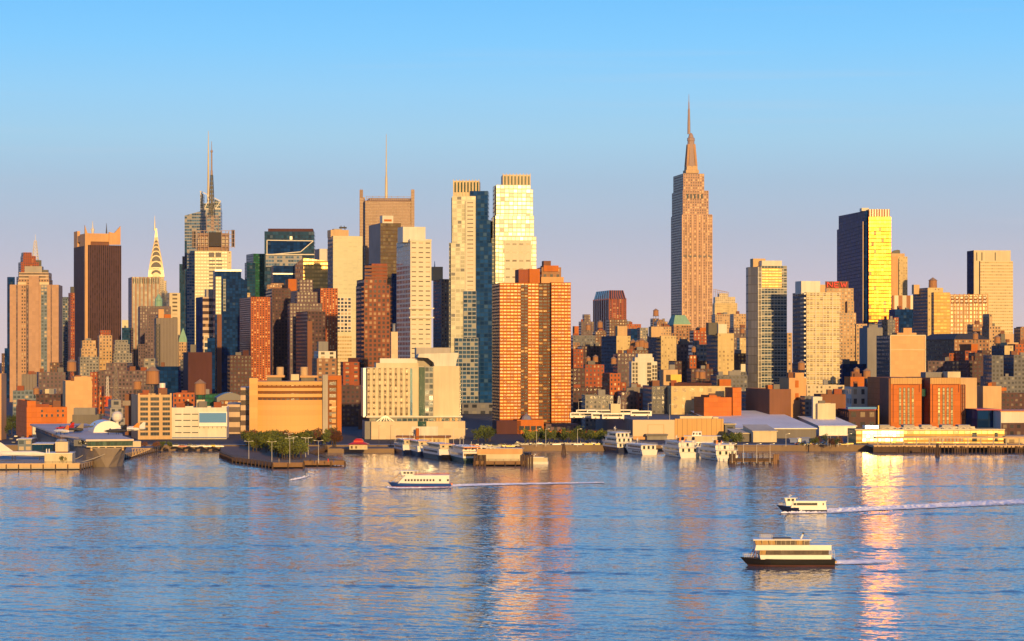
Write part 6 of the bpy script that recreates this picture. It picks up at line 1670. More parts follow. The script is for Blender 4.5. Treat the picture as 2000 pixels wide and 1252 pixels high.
# small launches between tour boats and terminal
def launch(label, px, py, rz, L, hullm, housem, group=None, k=1.0):
    r = boat('launch', label, px, py, rz, 'boat', group)
    hull(r, L, L * .3, 1.2, .4, 1.2, hullm, bow0=.6)
    h = cabin(r, 'cabin', -L * .35, L * .18, L * .11, 1.2, 3.2, housem, slant=.8); side_windows(h, [-L * .25, -L * .1, L * .05], L * .11 + .01, 2.1, 2.8, L * .09)
    slab(r, 'cabin_roof', -L * .37, L * .16, L * .13, 3.2, 3.35, 'white_paint'); mast_bits(r, 0, 3.35, 1.6)
    return r
launch('white harbour boat with long cabin moored behind the ferry pier wall', 985, 888, 170, 26, 'navy_paint', 'cream')
launch('small red and white launch behind the tour boats', 940, 885, 170, 14, 'red_paint', 'white_paint')
launch('white launch with orange roof line behind the green tour boat', 958, 886.5, 172, 14, 'orange_paint', 'white_paint')
r = launch('white workboat with a square stern moored right of the ferry pier', 1043, 906.5, 176, 13, 'white_paint', 'white_paint')
q = MB(); q.box(-6.3, 3.6, -1.9, 1.9, 1.1, 3.0, 0, bot=True); q.build('deck_house', 'cream', r)
# big white yachts
def yacht(label, px, py, rz, L, Bm, decks, stack=True, raft=False, hullm='white_paint'):
    r = boat('moored_yacht', label, px, py, rz, 'yacht', 'white yachts moored at the right pier')
    hull(r, L, Bm, 2.6, .8, 3.0, hullm, bow0=.6, stripe=(.02, .25, 'navy_paint') if hullm == 'white_paint' else None)
    q = MB()
    for y in (-Bm / 2 - .03, Bm / 2 - .02): q.box(-L / 2 + .1, L * .12, y, y + .05, 2.35, 2.65, 0)
    q.build('rub_rail', 'navy_paint', r)
    side_windows(r, [-L / 2 + 4 + i * 3.2 for i in range(int(L * .45 / 3.2))], Bm / 2 * .975, 1.15, 1.85, 1.9)
    z = 2.6
    for i in range(decks):
        x0, x1, hw = -L / 2 + 1.5 + i * 2.4, L * (.26 - .07 * i), Bm / 2 - .25 - .45 * i
        c = cabin(r, 'deck_house', x0, x1, hw, z, z + 2.3, 'white_paint', slant=1.4)
        side_windows(c, [x0 + 2 + k * 2.4 for k in range(int((x1 - x0 - 4) / 2.4))], hw + .01, z + .9, z + 1.7, 1.9)
        for y in (-hw * .6, 0, hw * .6):
            q = MB(); q.box(x0 - .05, x0 + .02, y - .55, y + .55, z + .3, z + 1.9, 0); q.build('door', 'glass_dark', c)
        slab(r, 'deck_roof', x0 - 1.6, x1 - .8, hw + .25, z + 2.3, z + 2.5, 'white_paint')
        rails(r, x0 - 1.4, x1 - 1.2, hw + .2, z + 2.5, .9, 12)
        z += 2.5
    if raft: slab(r, 'life_raft', -L * .18, -L * .08, 1.4, z, z + 1.6, 'orange_paint')
    if stack:
        for y in (-Bm * .26, Bm * .26):
            q = MB(); q.bar((-L / 2 + 4.5, y, z - 2.5), (-L / 2 + 3.6, y, z + 1.2), .7, n=8); q.build('funnel', 'white_paint', r)
            q = MB(); q.bar((-L / 2 + 3.6, y, z + 1.2), (-L / 2 + 3.0, y, z + 2.1), .75, n=8); q.build('funnel_cap', 'black_paint', r)
    mast_bits(r, L * .05, z, 3.0)
    return r
yacht('large white yacht with wide lit stern nearest the timber pier', 1395, 896.5, 103, 40, 10.6, 2, raft=True)
yacht('large white yacht with orange life raft, second from the timber pier', 1324, 891, 103, 40, 10.4, 2, raft=True)
yacht('low white yacht with a brown side stripe between three decker and large yachts', 1247, 886, 106, 34, 8.4, 1, stack=False)
yacht('white three decked party boat with dark hull, leftmost of the moored white boats', 1203, 881.5, 106, 34, 9.5, 3, stack=False, hullm='navy_paint')
r = boat('moored_yacht', 'tall cream yacht superstructure behind the two large white yachts', 1355, 883, 175, 'yacht', 'white yachts moored at the right pier')
hull(r, 34, 8, 2.6, .6, 2.5, 'white_paint'); cabin(r, 'deck_house', -15, 9, 3.6, 2.6, 5.4, 'f_ferrywin', slant=1); cabin(r, 'deck_house', -12, 4, 3.2, 5.4, 8.2, 'cream', slant=1); slab(r, 'deck_roof', -14, 5, 3.6, 8.2, 8.4, 'white_paint'); cabin(r, 'wheelhouse', -4, 1, 2.0, 8.4, 10.6, 'f_ferrywin', slant=.5)

# ------------------------------------------------------------------ foam trails
def foam_material():
    nb = NB('foam')
    uv = nb.n.new('ShaderNodeUVMap').outputs[0]
    sp = nb.n.new('ShaderNodeSeparateXYZ'); nb.l.new(uv, sp.inputs[0])
    geo = nb.n.new('ShaderNodeNewGeometry').outputs['Position']
    n = nb.noise(nb.mapping(geo, (.25, .5, 1)), 1.0, 5, .65).outputs[0]
    edge = nb.math('SUBTRACT', 1.0, nb.math('ABSOLUTE', nb.math('SUBTRACT', nb.math('MULTIPLY', sp.outputs[1], 2.0), 1.0)))
    fade = nb.math('SUBTRACT', 1.0, nb.math('POWER', sp.outputs[0], 1.5))
    k = nb.math('ADD', n, nb.math('ADD', nb.math('MULTIPLY', edge, .35), nb.math('MULTIPLY', fade, .34)))
    a = nb.math('MULTIPLY', nb.ramp(k, .50, .82), nb.ramp(edge, 0, .25))
    nb.b.inputs['Base Color'].default_value = (.96, .94, .93, 1); nb.b.inputs['Roughness'].default_value = .7
    cl = nb.n.new('ShaderNodeMath'); cl.operation = 'MINIMUM'; nb.l.new(a, cl.inputs[0]); cl.inputs[1].default_value = .95
    nb.l.new(cl.outputs[0], nb.b.inputs['Alpha'])
    return nb.mat
MATS['foam'] = foam_material()
def wake(label, pts, h=.45):
    """churned foam as a low relief of small crests"""
    from mathutils import noise as mn
    P = []
    for px, py, hw in pts:
        Y = depth_at(py, 0); P.append(Vector((wx(px, Y), Y, hw * 1.35)))
    dens = []
    for a, b in zip(P, P[1:]):
        n = max(2, int((b - a).length / .8))
        dens += [a.lerp(b, k / n) for k in range(n)]
    dens.append(P[-1]); n = len(dens); m = 24
    q = MB(); me = []
    for i, p in enumerate(dens):
        for j in range(m + 1):
            v = j / m; y = p.y + p.z * (2 * v - 1)
            e = max(0, 1 - (2 * v - 1) ** 2)
            k = mn.noise(Vector((p.x * .5, y * .7, 0))) * .7 + mn.noise(Vector((p.x * 1.3, y * 1.6, 5))) * .9 + .35
            me.append((p.x, y, .12 + max(0, k) * h * e * (1 - .5 * i / n)))
    for i in range(n - 1):
        for j in range(m):
            a = i * (m + 1) + j
            q.poly([me[a], me[a + m + 1], me[a + m + 2], me[a + 1]][::-1], [(i / n, j / m), ((i + 1) / n, j / m), ((i + 1) / n, (j + 1) / m), (i / n, (j + 1) / m)][::-1])
    tag(q.build('wake', 'foam'), label, 'wake', kind='stuff')
wake('long white foam trail behind the small navy passenger boat', [(1526, 1003, .8), (1560, 1002.3, 3), (1613, 999, 8), (1680, 995, 8), (1760, 991.5, 8), (1850, 987, 9), (1940, 982.5, 11), (2060, 977, 12)], .8)
wake('thin foam trail behind the blue hulled commuter ferry', [(870, 950, 5), (905, 948, 7), (960, 946.5, 6), (1050, 945, 5), (1180, 943, 4)])
wake('foam along the waterline of the blue hulled commuter ferry', [(756, 952.5, 2), (775, 953.5, 4), (820, 953.5, 3), (885, 952, 2)])
wake('faint foam behind the black hulled dinner yacht', [(1622, 1101, 1.5), (1640, 1099, 5), (1680, 1098, 5), (1740, 1097, 4)])

wake('small patch of white splashes on the water before the park pier', [(566, 939, 1), (580, 936, 6), (596, 933, 5), (612, 927, 3), (616, 925, 1)], .8)
# ------------------------------------------------------------------ carrier museum ship
Yb = depth_at(912, 0)
r = empty('museum_ship', (wx(209, Yb), Yb, 0), R(16)); tag(r, 'old grey aircraft carrier moored at left, bow with glass lounge facing the river', 'ship')
SEC = [(0, .6, 5.6, 8.2), (2.5, 4.4, 7.6, 9.0), (8, 7.8, 9.4, 10.0), (22, 10.0, 10.8, 11.2), (55, 10.5, 11.8, 12.2), (150, 12.5, 13, 13), (238, 10, 12, 12.5)]
q = MB()
rows = []
for i, (y, a, b, c) in enumerate(SEC):
    over = -2.0 * (1 - i / 2) if i < 2 else 0
    rows.append([(y + 2, a * .8, -2), (y, a, 0), (y + over * .4, (a * .55 + b * .45), 4.2), (y + over, b, 8.2), (y + over, c, 8.6)])
for i in range(len(rows) - 1):
    for k in range(4):
        A, B_, C, D_ = rows[i][k], rows[i + 1][k], rows[i + 1][k + 1], rows[i][k + 1]
        q.poly([(-p[1], p[0], p[2]) for p in (B_, A, D_, C)]); q.poly([(p[1], p[0], p[2]) for p in (A, B_, C, D_)])
for k in range(4):
    A, D_ = rows[0][k], rows[0][k + 1]
    q.poly([(-A[1], A[0], A[2]), (A[1], A[0], A[2]), (D_[1], D_[0], D_[2]), (-D_[1], D_[0], D_[2])])
q.poly([(-rows[0][4][1], -2, 8.6)] + [(p[4][1] * -1, p[4][0], 8.6) for p in rows[1:]] + [(p[4][1], p[4][0], 8.6) for p in rows[::-1]])
q.build('hull', 'grey_ship', r, smooth=False)
q = MB(); q.prism([(-9.5, -1), (11.8, -1), (11.8, 40), (15, 70), (15, 236), (-15, 236), (-15, 60), (-9.5, 30)], 11.6, 12.4, 0); q.poly([(-9.5, -1, 11.6), (-9.5, 30, 11.6), (11.8, 40, 11.6), (11.8, -1, 11.6)]); q.build('flight_deck', 'flight_deck_grey', r)
q = MB(); q.box(-8.6, 11.4, -.4, 18, 9.4, 11.6, 0, 1.7, 2.3, bot=True); o = q.build('glass_lounge', 'f_lounge', r)
q = MB(); q.box(-9.2, 11.7, -1.2, 18, 8.95, 9.4, 0, bot=True); q.build('lounge_sill', 'cream', o)
q = MB()
for x in (-7.4, -4.2, -1, 3, 6.5): q.box(x, x + .8, -1.2, .5, 7.4, 8.95, 0)
q.build('bow_post', 'tan', r)
q = MB(); q.box(-12.5, 12.5, 22, 230, 8.6, 11.6, 0, 8, 3); q.build('hangar_wall', 'f_greydark', r)
q = MB(); q.box(12, 15.6, 4, 12, 8.6, 11.2, 0, bot=True); q.build('side_platform', 'cream', r)
q = MB()
for i in range(6):
    x = 12 + i * 1.3; q.bar((x, 5, 7.8), (x, 5, 4.6 + i * .5), .14); q.bar((x, 5, 4.6 + i * .5), (x + 1.3, 5, 7.8), .12)
q.bar((11.5, 5, 7.8), (20, 5, 7.8), .2); q.bar((11.5, 5, 4.4), (20, 5, 7.6), .16)
q.build('boarding_truss', 'tan', r)
# bridge island
def across(px, y):
    m = (px - CX) / F; c_, s_ = math.cos(R(16)), math.sin(R(16)); bx, by = wx(209, Yb), Yb
    return (m * (by + y * c_) - bx + y * s_) / (c_ - m * s_)
xi = across(224, 150) - 9; xr_ = across(228, 128)
q = MB(); q.box(xi + 5, xi + 13, 140, 172, 12.4, 18, 0, 3, 2.8); q.box(xi + 6, xi + 12.6, 144, 168, 18, 23, 0, 3, 2.6); q.box(xi + 7, xi + 12, 148, 162, 23, 27, 0); o = q.build('bridge', 'f_grey', r)
q = MB(); q.lathe(xr_, 126, [(16.5, .6), (16.6, 1.6), (17.6, 2.4), (19, 2.7), (20.4, 2.4), (21.4, 1.4), (21.7, .2)], 14); q.box(xr_ - .6, xr_ + .6, 125.4, 126.6, 12.4, 16.6, 0); q.build('radome', 'lattice_white', r)
q = MB(); lattice_tower(q, xi + 9.5, 150, 27, 44, 1.6, .4, 7, .22); q.box(xi + 6.5, xi + 12.5, 149.5, 150.5, 33, 33.5, 0, bot=True); q.box(xi + 13, xi + 17, 150, 150.4, 24, 26.5, 0, bot=True); q.bar((xi + 10, 150, 25), (xi + 15, 150, 25), .2); q.build('mast', 'grey_ship', r)
# white arched tent on deck
def on_deck(name, label, x, y, rz, cat, z=12.42):
    o = empty(name, r.matrix_basis @ Vector((x, y, z)), R(16 + rz)); return tag(o, label, cat)
bpy.context.view_layer.update()
t = on_deck('pavilion_tent', 'white arched pavilion tent standing on the carrier flight deck', across(211, 88), 88, 0, 'tent')
q = MB(); N = 12; pts = [(7.0 * math.cos(math.pi * i / N), 5.6 * math.sin(math.pi * i / N)) for i in range(N + 1)]
xz_prism(q, pts, 0, 26); q.build('tent_skin', 'white_paint', t)
def jet(label, x, y, rz, L, body, fin, z=12.42):
    o = on_deck('museum_jet', label, x, y, rz, 'aircraft', z); o['group'] = 'aircraft shown on the carrier deck'
    q = MB(); prof = [(-L / 2, .5), (-L * .42, .75), (-L * .1, .95), (L * .2, .85), (L * .38, .5), (L / 2, .05)]
    for k in range(len(prof) - 1):
        (xa, ra), (xb, rb) = prof[k], prof[k + 1]
        for i in range(8):
            a, b = 2 * math.pi * i / 8, 2 * math.pi * (i + 1) / 8
            P = lambda xx, rr, an: (xx, rr * math.cos(an), 1.7 + rr * math.sin(an))
            q.poly([P(xa, ra, a), P(xb, rb, a), P(xb, rb, b), P(xa, ra, b)])
    q.poly([(-L / 2, .5 * math.cos(2 * math.pi * i / 8), 1.7 + .5 * math.sin(2 * math.pi * i / 8)) for i in range(8)])
    q.build('fuselage', body, o)
    for s_ in (-1, 1):
        q = MB(); pl = [(L * .1, s_ * .8), (-L * .28, s_ * L * .34), (-L * .38, s_ * L * .34), (-L * .3, s_ * .8)]
        if s_ > 0: pl = pl[::-1]
        q.prism(pl[::-1], 1.6, 1.78, 0); q.build('wing', body, o)
    q = MB(); xz_prism(q, [(-L * .5, 2.2), (-L * .22, 2.4), (-L * .42, 4.6), (-L * .52, 4.6)], -.1, .1); q.build('tail_fin', fin, o)
    q = MB(); q.lathe(L * .22, 0, [(2.3, .55), (2.75, .45), (3.0, .1)], 8); q.build('canopy', 'glass_dark', o)
    q = MB()
    for p in ((L * .3, 0), (-L * .1, 1), (-L * .1, -1)): q.bar((p[0], p[1], 0), (p[0], p[1], 1.4), .12)
    q.build('landing_gear', 'black_paint', o)
jet('dark grey jet parked in front of the white pavilion tent', across(225, 60), 60, 200, 12, 'dark_steel', 'black_paint')
jet('white jet with orange fin right of the white pavilion tent', across(248, 84), 84, 160, 12, 'white_paint', 'orange_paint')
jet('white jet with white fin at the right edge of the deck', across(261, 100), 100, 150, 12, 'white_paint', 'white_paint')
jet('orange tailed jet at the left edge of the carrier deck', across(119, 66), 66, 120, 12, 'white_paint', 'orange_paint')
jet('dark jet behind the orange tailed jet on the carrier deck', across(138, 84), 84, 170, 12, 'dark_steel', 'grey_ship')
jet('red nosed trainer jet behind on the left of the carrier deck', across(126, 104), 104, 140, 11, 'red_paint', 'red_paint')
t = on_deck('helicopter', 'dark helicopter with drooping blades on the left of the carrier deck', across(152, 98), 98, 180, 'helicopter')
q = MB(); q.lathe(0, 0, [(.6, .8), (1.2, 1.5), (2.4, 1.4), (3.0, .6)], 10); q.bar((-1, 0, 2.2), (-8, 0, 2.8), .35, n=6); q.box(-8.4, -7.8, -.1, .1, 2.4, 4.4, 0); q.build('fuselage', 'dark_steel', t)
q = MB()
for i in range(4): an = R(20 + 90 * i); q.bar((0, 0, 3.3), (6.5 * math.cos(an), 6.5 * math.sin(an), 2.9), .1)
q.build('rotor', 'black_paint', t)
q = MB()
for y in (-1, 1): q.bar((-1.5, y, .1), (1.8, y, .1), .1); q.bar((0, y, 0), (0, y, 1), .08)
q.build('skid', 'black_paint', t)
def rope(label, a, b):
    (pa, ya, Ya), (pb, yb_, Yb_) = a, b
    A, C = Vector((wx(pa, Ya), Ya, wz(ya, Ya))), Vector((wx(pb, Yb_), Yb_, wz(yb_, Yb_)))
    q = MB(); prev = A
    for i in range(1, 9):
        t_ = i / 8; p = A.lerp(C, t_) - Vector((0, 0, 2.2 * t_ * (1 - t_))); q.bar(prev, p, .16); prev = p
    tag(q.build('mooring_rope', 'cream'), label, 'rope')
rope('thick cream mooring rope, longer one from the carrier bow to the pier', (211, 884, Yb + 1), (145, 905, depth_at(905, 2.8)))
rope('thick cream mooring rope, shorter upper one from the carrier side to the pier', (168, 884, Yb + 14), (143, 897, depth_at(897, 3.4)))
# structures on the exhibition pier
def pier_house(label, a, b, top, py, dep, mat, name='pier_building', extra=()):
    Y = depth_at(py, 2.6); s = Site(a, Y, 5, 2.6); s.root(name, label)
    w = s.lx(b); q = MB(); q.box(0, w, 0, dep, -.1, s.z(top), 0, 4, 3); q.build('wall', mat, s.e)
    q = MB(); q.box(-.2, w + .2, -.2, dep + .2, s.z(top), s.z(top) + .25, 0, bot=True); q.build('roof', 'roof_light', s.e)
    return s
s = pier_house('cream flat roofed building with a square plant tower on the exhibition pier', 87, 141, 886, 906, 14, 'cream')
part_box(s, 'plant_tower', 108, 132.5, 863, 882, 3, 6, 'cream'); part_box(s, 'plant_tower_base', 109, 133, 882, 886, 3.2, 5.6, 'brick_brown')
q = MB(); q.lathe(s.lx(120, 5), 6, [(s.z(863), 2.4), (s.z(859), 2.0)], 14); q.build('cooling_fan', 'steel', s.e)
q = MB()
for px in (91, 96): q.lathe(s.lx(px, 2), 2, [(s.z(886), .25), (s.z(877), .25)], 6)
q.build('vent_pipe', 'white_paint', s.e)
s = pier_house('blue glass museum hall with grey frame on the exhibition pier', 63, 104, 868, 892, 22, 'f_blueglass')
s = pier_house('open grey steel frame building at the left of the blue glass hall', 35, 62, 858, 880, 16, 'f_bluegrey')
Y = depth_at(899, 2.6); a_ = empty('delta_airliner', (wx(52, Y), Y, 2.6), R(-6)); tag(a_, 'white delta winged airliner with long pointed nose on the exhibition pier', 'aircraft')
q = MB(); prof = [(-14, .4), (-11, 1.1), (4, 1.2), (8, .8), (11, .12)]
for k in range(4):
    (xa, ra), (xb, rb) = prof[k], prof[k + 1]
    for i in range(10):
        an, bn = 2 * math.pi * i / 10, 2 * math.pi * (i + 1) / 10
        P = lambda xx, rr, t_: (xx, rr * math.cos(t_), 3 + rr * math.sin(t_) - max(0, xx - 6) * .12)
        q.poly([P(xa, ra, an), P(xb, rb, an), P(xb, rb, bn), P(xa, ra, bn)])
q.build('fuselage', 'white_paint', a_)
for s_ in (-1, 1):
    q = MB(); pl = [(2, s_ * 1), (-10, s_ * 7), (-12, s_ * 7), (-11, s_ * 1)]
    q.prism(pl if s_ > 0 else pl[::-1], 2.4, 2.6); q.build('wing', 'white_paint', a_)
q = MB(); xz_prism(q, [(-13, 3.6), (-6, 3.9), (-12, 8), (-14, 8)], -.12, .12); q.build('tail_fin', 'white_paint', a_)
q = MB()
for p in ((6, 0), (-6, 2), (-6, -2)): q.bar((p[0], p[1], 0), (p[0], p[1], 2.4), .2)
q.build('landing_gear', 'dark_steel', a_)

# ------------------------------------------------------------------ trees
def leaf_mat(k, col):
    nb = NB(k)
    oi = nb.n.new('ShaderNodeObjectInfo'); n = nb.noise(nb.coord('Object'), .9, 2).outputs[0]
    v = nb.math('MULTIPLY', nb.ramp(oi.outputs['Random'], 0, 1, .7, 1.3), nb.ramp(n, .3, .7, .6, 1.4))
    x = nb.n.new('ShaderNodeVectorMath'); x.operation = 'SCALE'; x.inputs[0].default_value = col; nb.l.new(v, x.inputs['Scale'])
    nb.l.new(x.outputs[0], nb.b.inputs['Base Color']); nb.b.inputs['Roughness'].default_value = .7; nb.b.inputs['Specular IOR Level'].default_value = .15
    MATS[k] = nb.mat
leaf_mat('leaf_green', (.125, .145, .026)); leaf_mat('leaf_dark', (.065, .085, .022)); leaf_mat('leaf_rust', (.13, .06, .03))
plain('bark', (.07, .05, .035))
def tree_proto(k, leaf, seed, H=9.0, W=3.6):
    rr = random.Random(seed)
    r = empty('tree', (0, 0, 0))
    q = MB(); q.lathe(0, 0, [(-.2, .28), (H * .3, .2), (H * .7, .08)], 7)
    tips = []
    for i in range(7):
        an = rr.uniform(0, 6.28); z0 = H * rr.uniform(.25, .55); p = (W * .7 * math.cos(an), W * .7 * math.sin(an), z0 + H * rr.uniform(.15, .35)); q.bar((0, 0, z0), p, .07); tips.append(p)
    q.build('trunk', 'bark', r)
    c = MB()
    cl = [(rr.uniform(-W, W) * .62, rr.uniform(-W, W) * .62, H * rr.uniform(.36, .9), rr.uniform(.9, 1.7)) for _ in range(11)] + [(p[0], p[1], p[2], 1.3) for p in tips]
    for (cx_, cy_, cz_, cr_) in cl:
        for _ in range(26):
            v = Vector((rr.gauss(0, 1), rr.gauss(0, 1), rr.gauss(0, 1))); v = v.normalized() * cr_ * rr.uniform(.45, 1.05)
            p = Vector((cx_, cy_, cz_)) + v
            a = Vector((rr.gauss(0, 1), rr.gauss(0, 1), rr.gauss(0, 1))).normalized(); b = a.orthogonal().normalized(); s_ = rr.uniform(.28, .52)
            c.poly([p + a * s_, p + b * s_ * .7, p - a * s_, p - b * s_ * .7])
    c.build('crown', leaf, r)
    return r
TP = [tree_proto('a', 'leaf_green', 1), tree_proto('b', 'leaf_green', 2, 8, 4.2), tree_proto('c', 'leaf_dark', 3, 9, 4), tree_proto('d', 'leaf_rust', 4, 8, 3.6), tree_proto('e', 'leaf_dark', 5, 7, 4)]
used = set()
def tree(k, px, py, z, label, group, sc_=1.0):
    if k in used: o = copy_tree(TP[k])
    else: o = TP[k]; used.add(k)
    Y = depth_at(py, z); o.location = (wx(px, Y), Y, z); o.rotation_euler = (0, 0, rt.uniform(0, 6.28)); f = sc_ * rt.uniform(.85, 1.15); o.scale = (f, f, f * rt.uniform(.9, 1.1))
    tag(o, label, 'tree', group)
rt = random.Random(11)
for i in range(56):
    px = rt.uniform(492, 592); py = rt.uniform(877, 897) if px > 535 else rt.uniform(874, 884)
    tree(rt.choice([0, 1, 2, 0, 1]), px, py, 2.4, 'green tree in the dense grove on the park pier', 'trees on the park pier', .95)
for i in range(34): tree(rt.choice([0, 2, 3, 4, 3]), rt.uniform(478, 530) if i < 8 else rt.uniform(530, 668), rt.uniform(866, 874), GZ, 'tree in the shore row below the curved wall depot', 'trees below the depot', .95)
for i in range(20): tree(rt.choice([0, 1, 2, 0]), 1026 + i * 8.2 + rt.uniform(-2, 2), rt.uniform(866, 869), GZ, 'young green tree in the row before the brick podium', 'trees before the brick podium', .85)
for i in range(14): tree(rt.choice([2, 4, 1]), rt.uniform(1548, 1610), rt.uniform(822, 830), GZ, 'dark tree behind the pale grey roofed sheds', 'trees behind the sheds', .95)
for i in range(7): tree(rt.choice([2, 0]), rt.uniform(1410, 1446), rt.uniform(869, 872), GZ, 'green tree beside the white yachts on the shore', 'trees by the yachts', .7)
for i in range(10): tree(rt.choice([2, 3, 4]), rt.uniform(1590, 1645), rt.uniform(868, 874), GZ, 'dark tree on the shore left of the gold fronted hall', 'trees by the gold hall', .55)
for i in range(9): tree(rt.choice([2, 4, 3]), rt.uniform(272, 335), rt.uniform(873, 876), GZ, 'low green bush tree on the shore below the tan loft', 'bushes below the tan loft', .42)
for i in range(10): tree(rt.choice([2, 4]), rt.uniform(2, 34), rt.uniform(836, 858), GZ, 'dark street tree at far left behind the exhibition pier', 'street trees at far left', .9)
for i in range(6): tree(rt.choice([4, 2]), rt.uniform(930, 962), rt.uniform(860, 864), GZ, 'dark shaded tree between consular podium and brick podium', 'trees between the podiums', .9)
for px, py, lb in ((100, 901, 'small tree, left of two before the cream pier building'), (123, 903, 'small tree, right of two before the cream pier building')): tree(1, px, py + 3, 2.6, lb, 'trees before the cream pier building', .42)
for i in range(6): tree(rt.choice([2, 0]), 1235 + i * 7, 824, GZ, 'dark bushy tree behind the depot roof buses', 'trees behind the bus depot', .8)

# ------------------------------------------------------------------ cars, lamps, masts
def car_proto():
    r = empty('parked_car', (0, 0, 0))
    q = MB(); xz_prism(q, [(-2.2, .35), (2.2, .35), (2.25, .8), (1.2, .98), (-2.0, 1.02), (-2.25, .75)], -.88, .88); q.build('body', 'car_paint', r)
    q = MB(); xz_prism(q, [(-1.75, 1.0), (1.05, .98), (.45, 1.5), (-1.25, 1.5)], -.76, .76); q.build('cabin', 'glass_dark', r)
    for x in (-1.4, 1.4):
        for y in (-.85, .72):
            q = MB(); P = [(x + .33 * math.cos(t * .785), .33 + .33 * math.sin(t * .785)) for t in range(8)]; xz_prism(q, P, y, y + .14); q.build('wheel', 'black_paint', r)
    return r
def car_paint():
    nb = NB('car_paint'); oi = nb.n.new('ShaderNodeObjectInfo'); rp = nb.n.new('ShaderNodeValToRGB'); rp.color_ramp.interpolation = 'CONSTANT'
    cs = [(.02, .02, .025), (.5, .5, .5), (.7, .68, .64), (.03, .04, .09), (.3, .03, .02), (.2, .2, .21), (.65, .45, .03)]
    while len(rp.color_ramp.elements) < len(cs): rp.color_ramp.elements.new(.5)
    for i, (e, c) in enumerate(zip(rp.color_ramp.elements, cs)): e.position = i / len(cs); e.color = (*c, 1)
    nb.l.new(oi.outputs['Random'], rp.inputs[0]); nb.l.new(rp.outputs[0], nb.b.inputs['Base Color']); nb.b.inputs['Roughness'].default_value = .3
    return nb.mat
MATS['car_paint'] = car_paint()
cp = None
def car(px, py, label, group, z=GZ, rz=None):
    global cp
    if cp is None: cp = car_proto(); o = cp
    else: o = copy_tree(cp)
    Y = depth_at(py, z); o.location = (wx(px, Y), Y, z + .02); o.rotation_euler = (0, 0, R(rz if rz is not None else rt.choice([4, 184, 6])))
    tag(o, label, 'car', group)
for i in range(16): car(1014 + i * 10.4, 868.5 + (i % 2) * 1.6, 'car parked in the shore row before the brick podium', 'cars parked before the brick podium')
for i in range(13): car(1560 + i * 8.2, 869 + (i % 3), 'car parked in the lot left of the gold fronted hall', 'cars left of the gold hall')
for i in range(10): car(18 + i * 4.5, 852 + (i * 7) % 19, 'car on the shaded street at far left', 'cars on the far left street', rz=96)
for i in range(8): car(345 + i * 12, 873 + (i % 2), 'car parked along the shore below the white building', 'cars below the white building')
for i in range(10): car(925 + i * 9, 872 + (i % 3), 'car parked behind the ferry pier', 'cars behind the ferry pier')
def lamp(px, py, z, h, label, group, arms=1, mat='lattice_white'):
    Y = depth_at(py, z); r = empty('lamp_post', (wx(px, Y), Y, z)); tag(r, label, 'lamp post', group)
    q = MB(); q.lathe(0, 0, [(0, .11), (h, .06)], 6); q.build('pole', mat, r)
    for s_ in ((1,) if arms == 1 else (1, -1)):
        q = MB(); q.bar((0, 0, h - .15), (s_ * 1.6, 0, h + .1), .07); q.build('arm', mat, r)
        q = MB(); q.box(min(s_ * 1.3, s_ * 2.1), max(s_ * 1.3, s_ * 2.1), -.2, .2, h + .02, h + .22, 0, bot=True); q.build('lamp_head', 'steel', r)
for px, py, h in ((531, 902, 9), (566, 905, 11), (564, 888, 10), (573, 896, 10), (622, 905, 10), (597, 893, 9), (486, 896, 8), (602, 888, 8)): lamp(px, py, 2.4, h, 'twin armed light pole on the park pier', 'light poles on the park pier', 2)
for px in (1430, 1452, 1478, 1504): lamp(px, 904.5, 2.1, 8.5, 'thin light pole on the timber pier by the yachts', 'light poles on the timber pier', 1)
for px in (1535, 1617, 1622, 1637, 1656): lamp(px, 872, GZ, 6.5, 'pale light pole on the quay left of the gold hall', 'light poles on the gold hall quay', 1)
for px in (772, 886, 905, 1048, 1066, 1128): lamp(px, 872, GZ, 9, 'curved light pole along the shore road in the centre', 'light poles along the shore road', 1)
for px in (822, 763, 740): lamp(px, 872, GZ, 11, 'tall dark pole before the consular podium', 'dark poles before the consular podium', 1, 'dark_steel')
for px, py in ((1130, 814), (1175, 812), (1218, 820), (1266, 818), (1308, 821)): lamp(px, py, gzr, 9, 'tall light pole on the bus depot roof', 'light poles on the bus depot roof', 1)
Y = 1430; r = empty('radio_mast', (wx(210, Y), Y, GZ)); tag(r, 'red and white lattice radio mast behind the carrier', 'mast')
q = MB(); lattice_tower(q, 0, 0, 0, 22, 1.5, .8, 8, .1); q.build('lower_lattice', 'sign_red', r); q = MB(); lattice_tower(q, 0, 0, 22, 34, .8, .4, 6, .1); q.build('upper_lattice', 'lattice_white', r)
Y = 1340; r = empty('rooftop_tank', (wx(315, Y), Y, wz(770, Y))); tag(r, 'red and white drum tank on the roof of the tan loft building', 'tank')
q = MB(); q.lathe(0, 4, [(1.5, 1.6), (3.6, 1.6)], 12); q.build('red_drum', 'sign_red', r); q = MB(); q.lathe(0, 4, [(3.6, 1.7), (6.2, 1.7)], 12); q.build('white_drum', 'white_paint', r)
q = MB()
for i in range(4): q.bar((1.2 * math.cos(1.57 * i), 4 + 1.2 * math.sin(1.57 * i), -1), (1.2 * math.cos(1.57 * i), 4 + 1.2 * math.sin(1.57 * i), 1.5), .14)
q.build('stand', 'dark_steel', r)
Y = 1950; r = empty('construction_hoist', (wx(309, Y), Y, GZ)); tag(r, 'dark lattice hoist mast up the front of the grey curtain wall block', 'hoist')
q = MB(); lattice_tower(q, 0, -1.5, 0, wz(633, Y) - GZ, 1.4, 1.4, 22, .28); q.build('lattice', 'dark_steel', r)

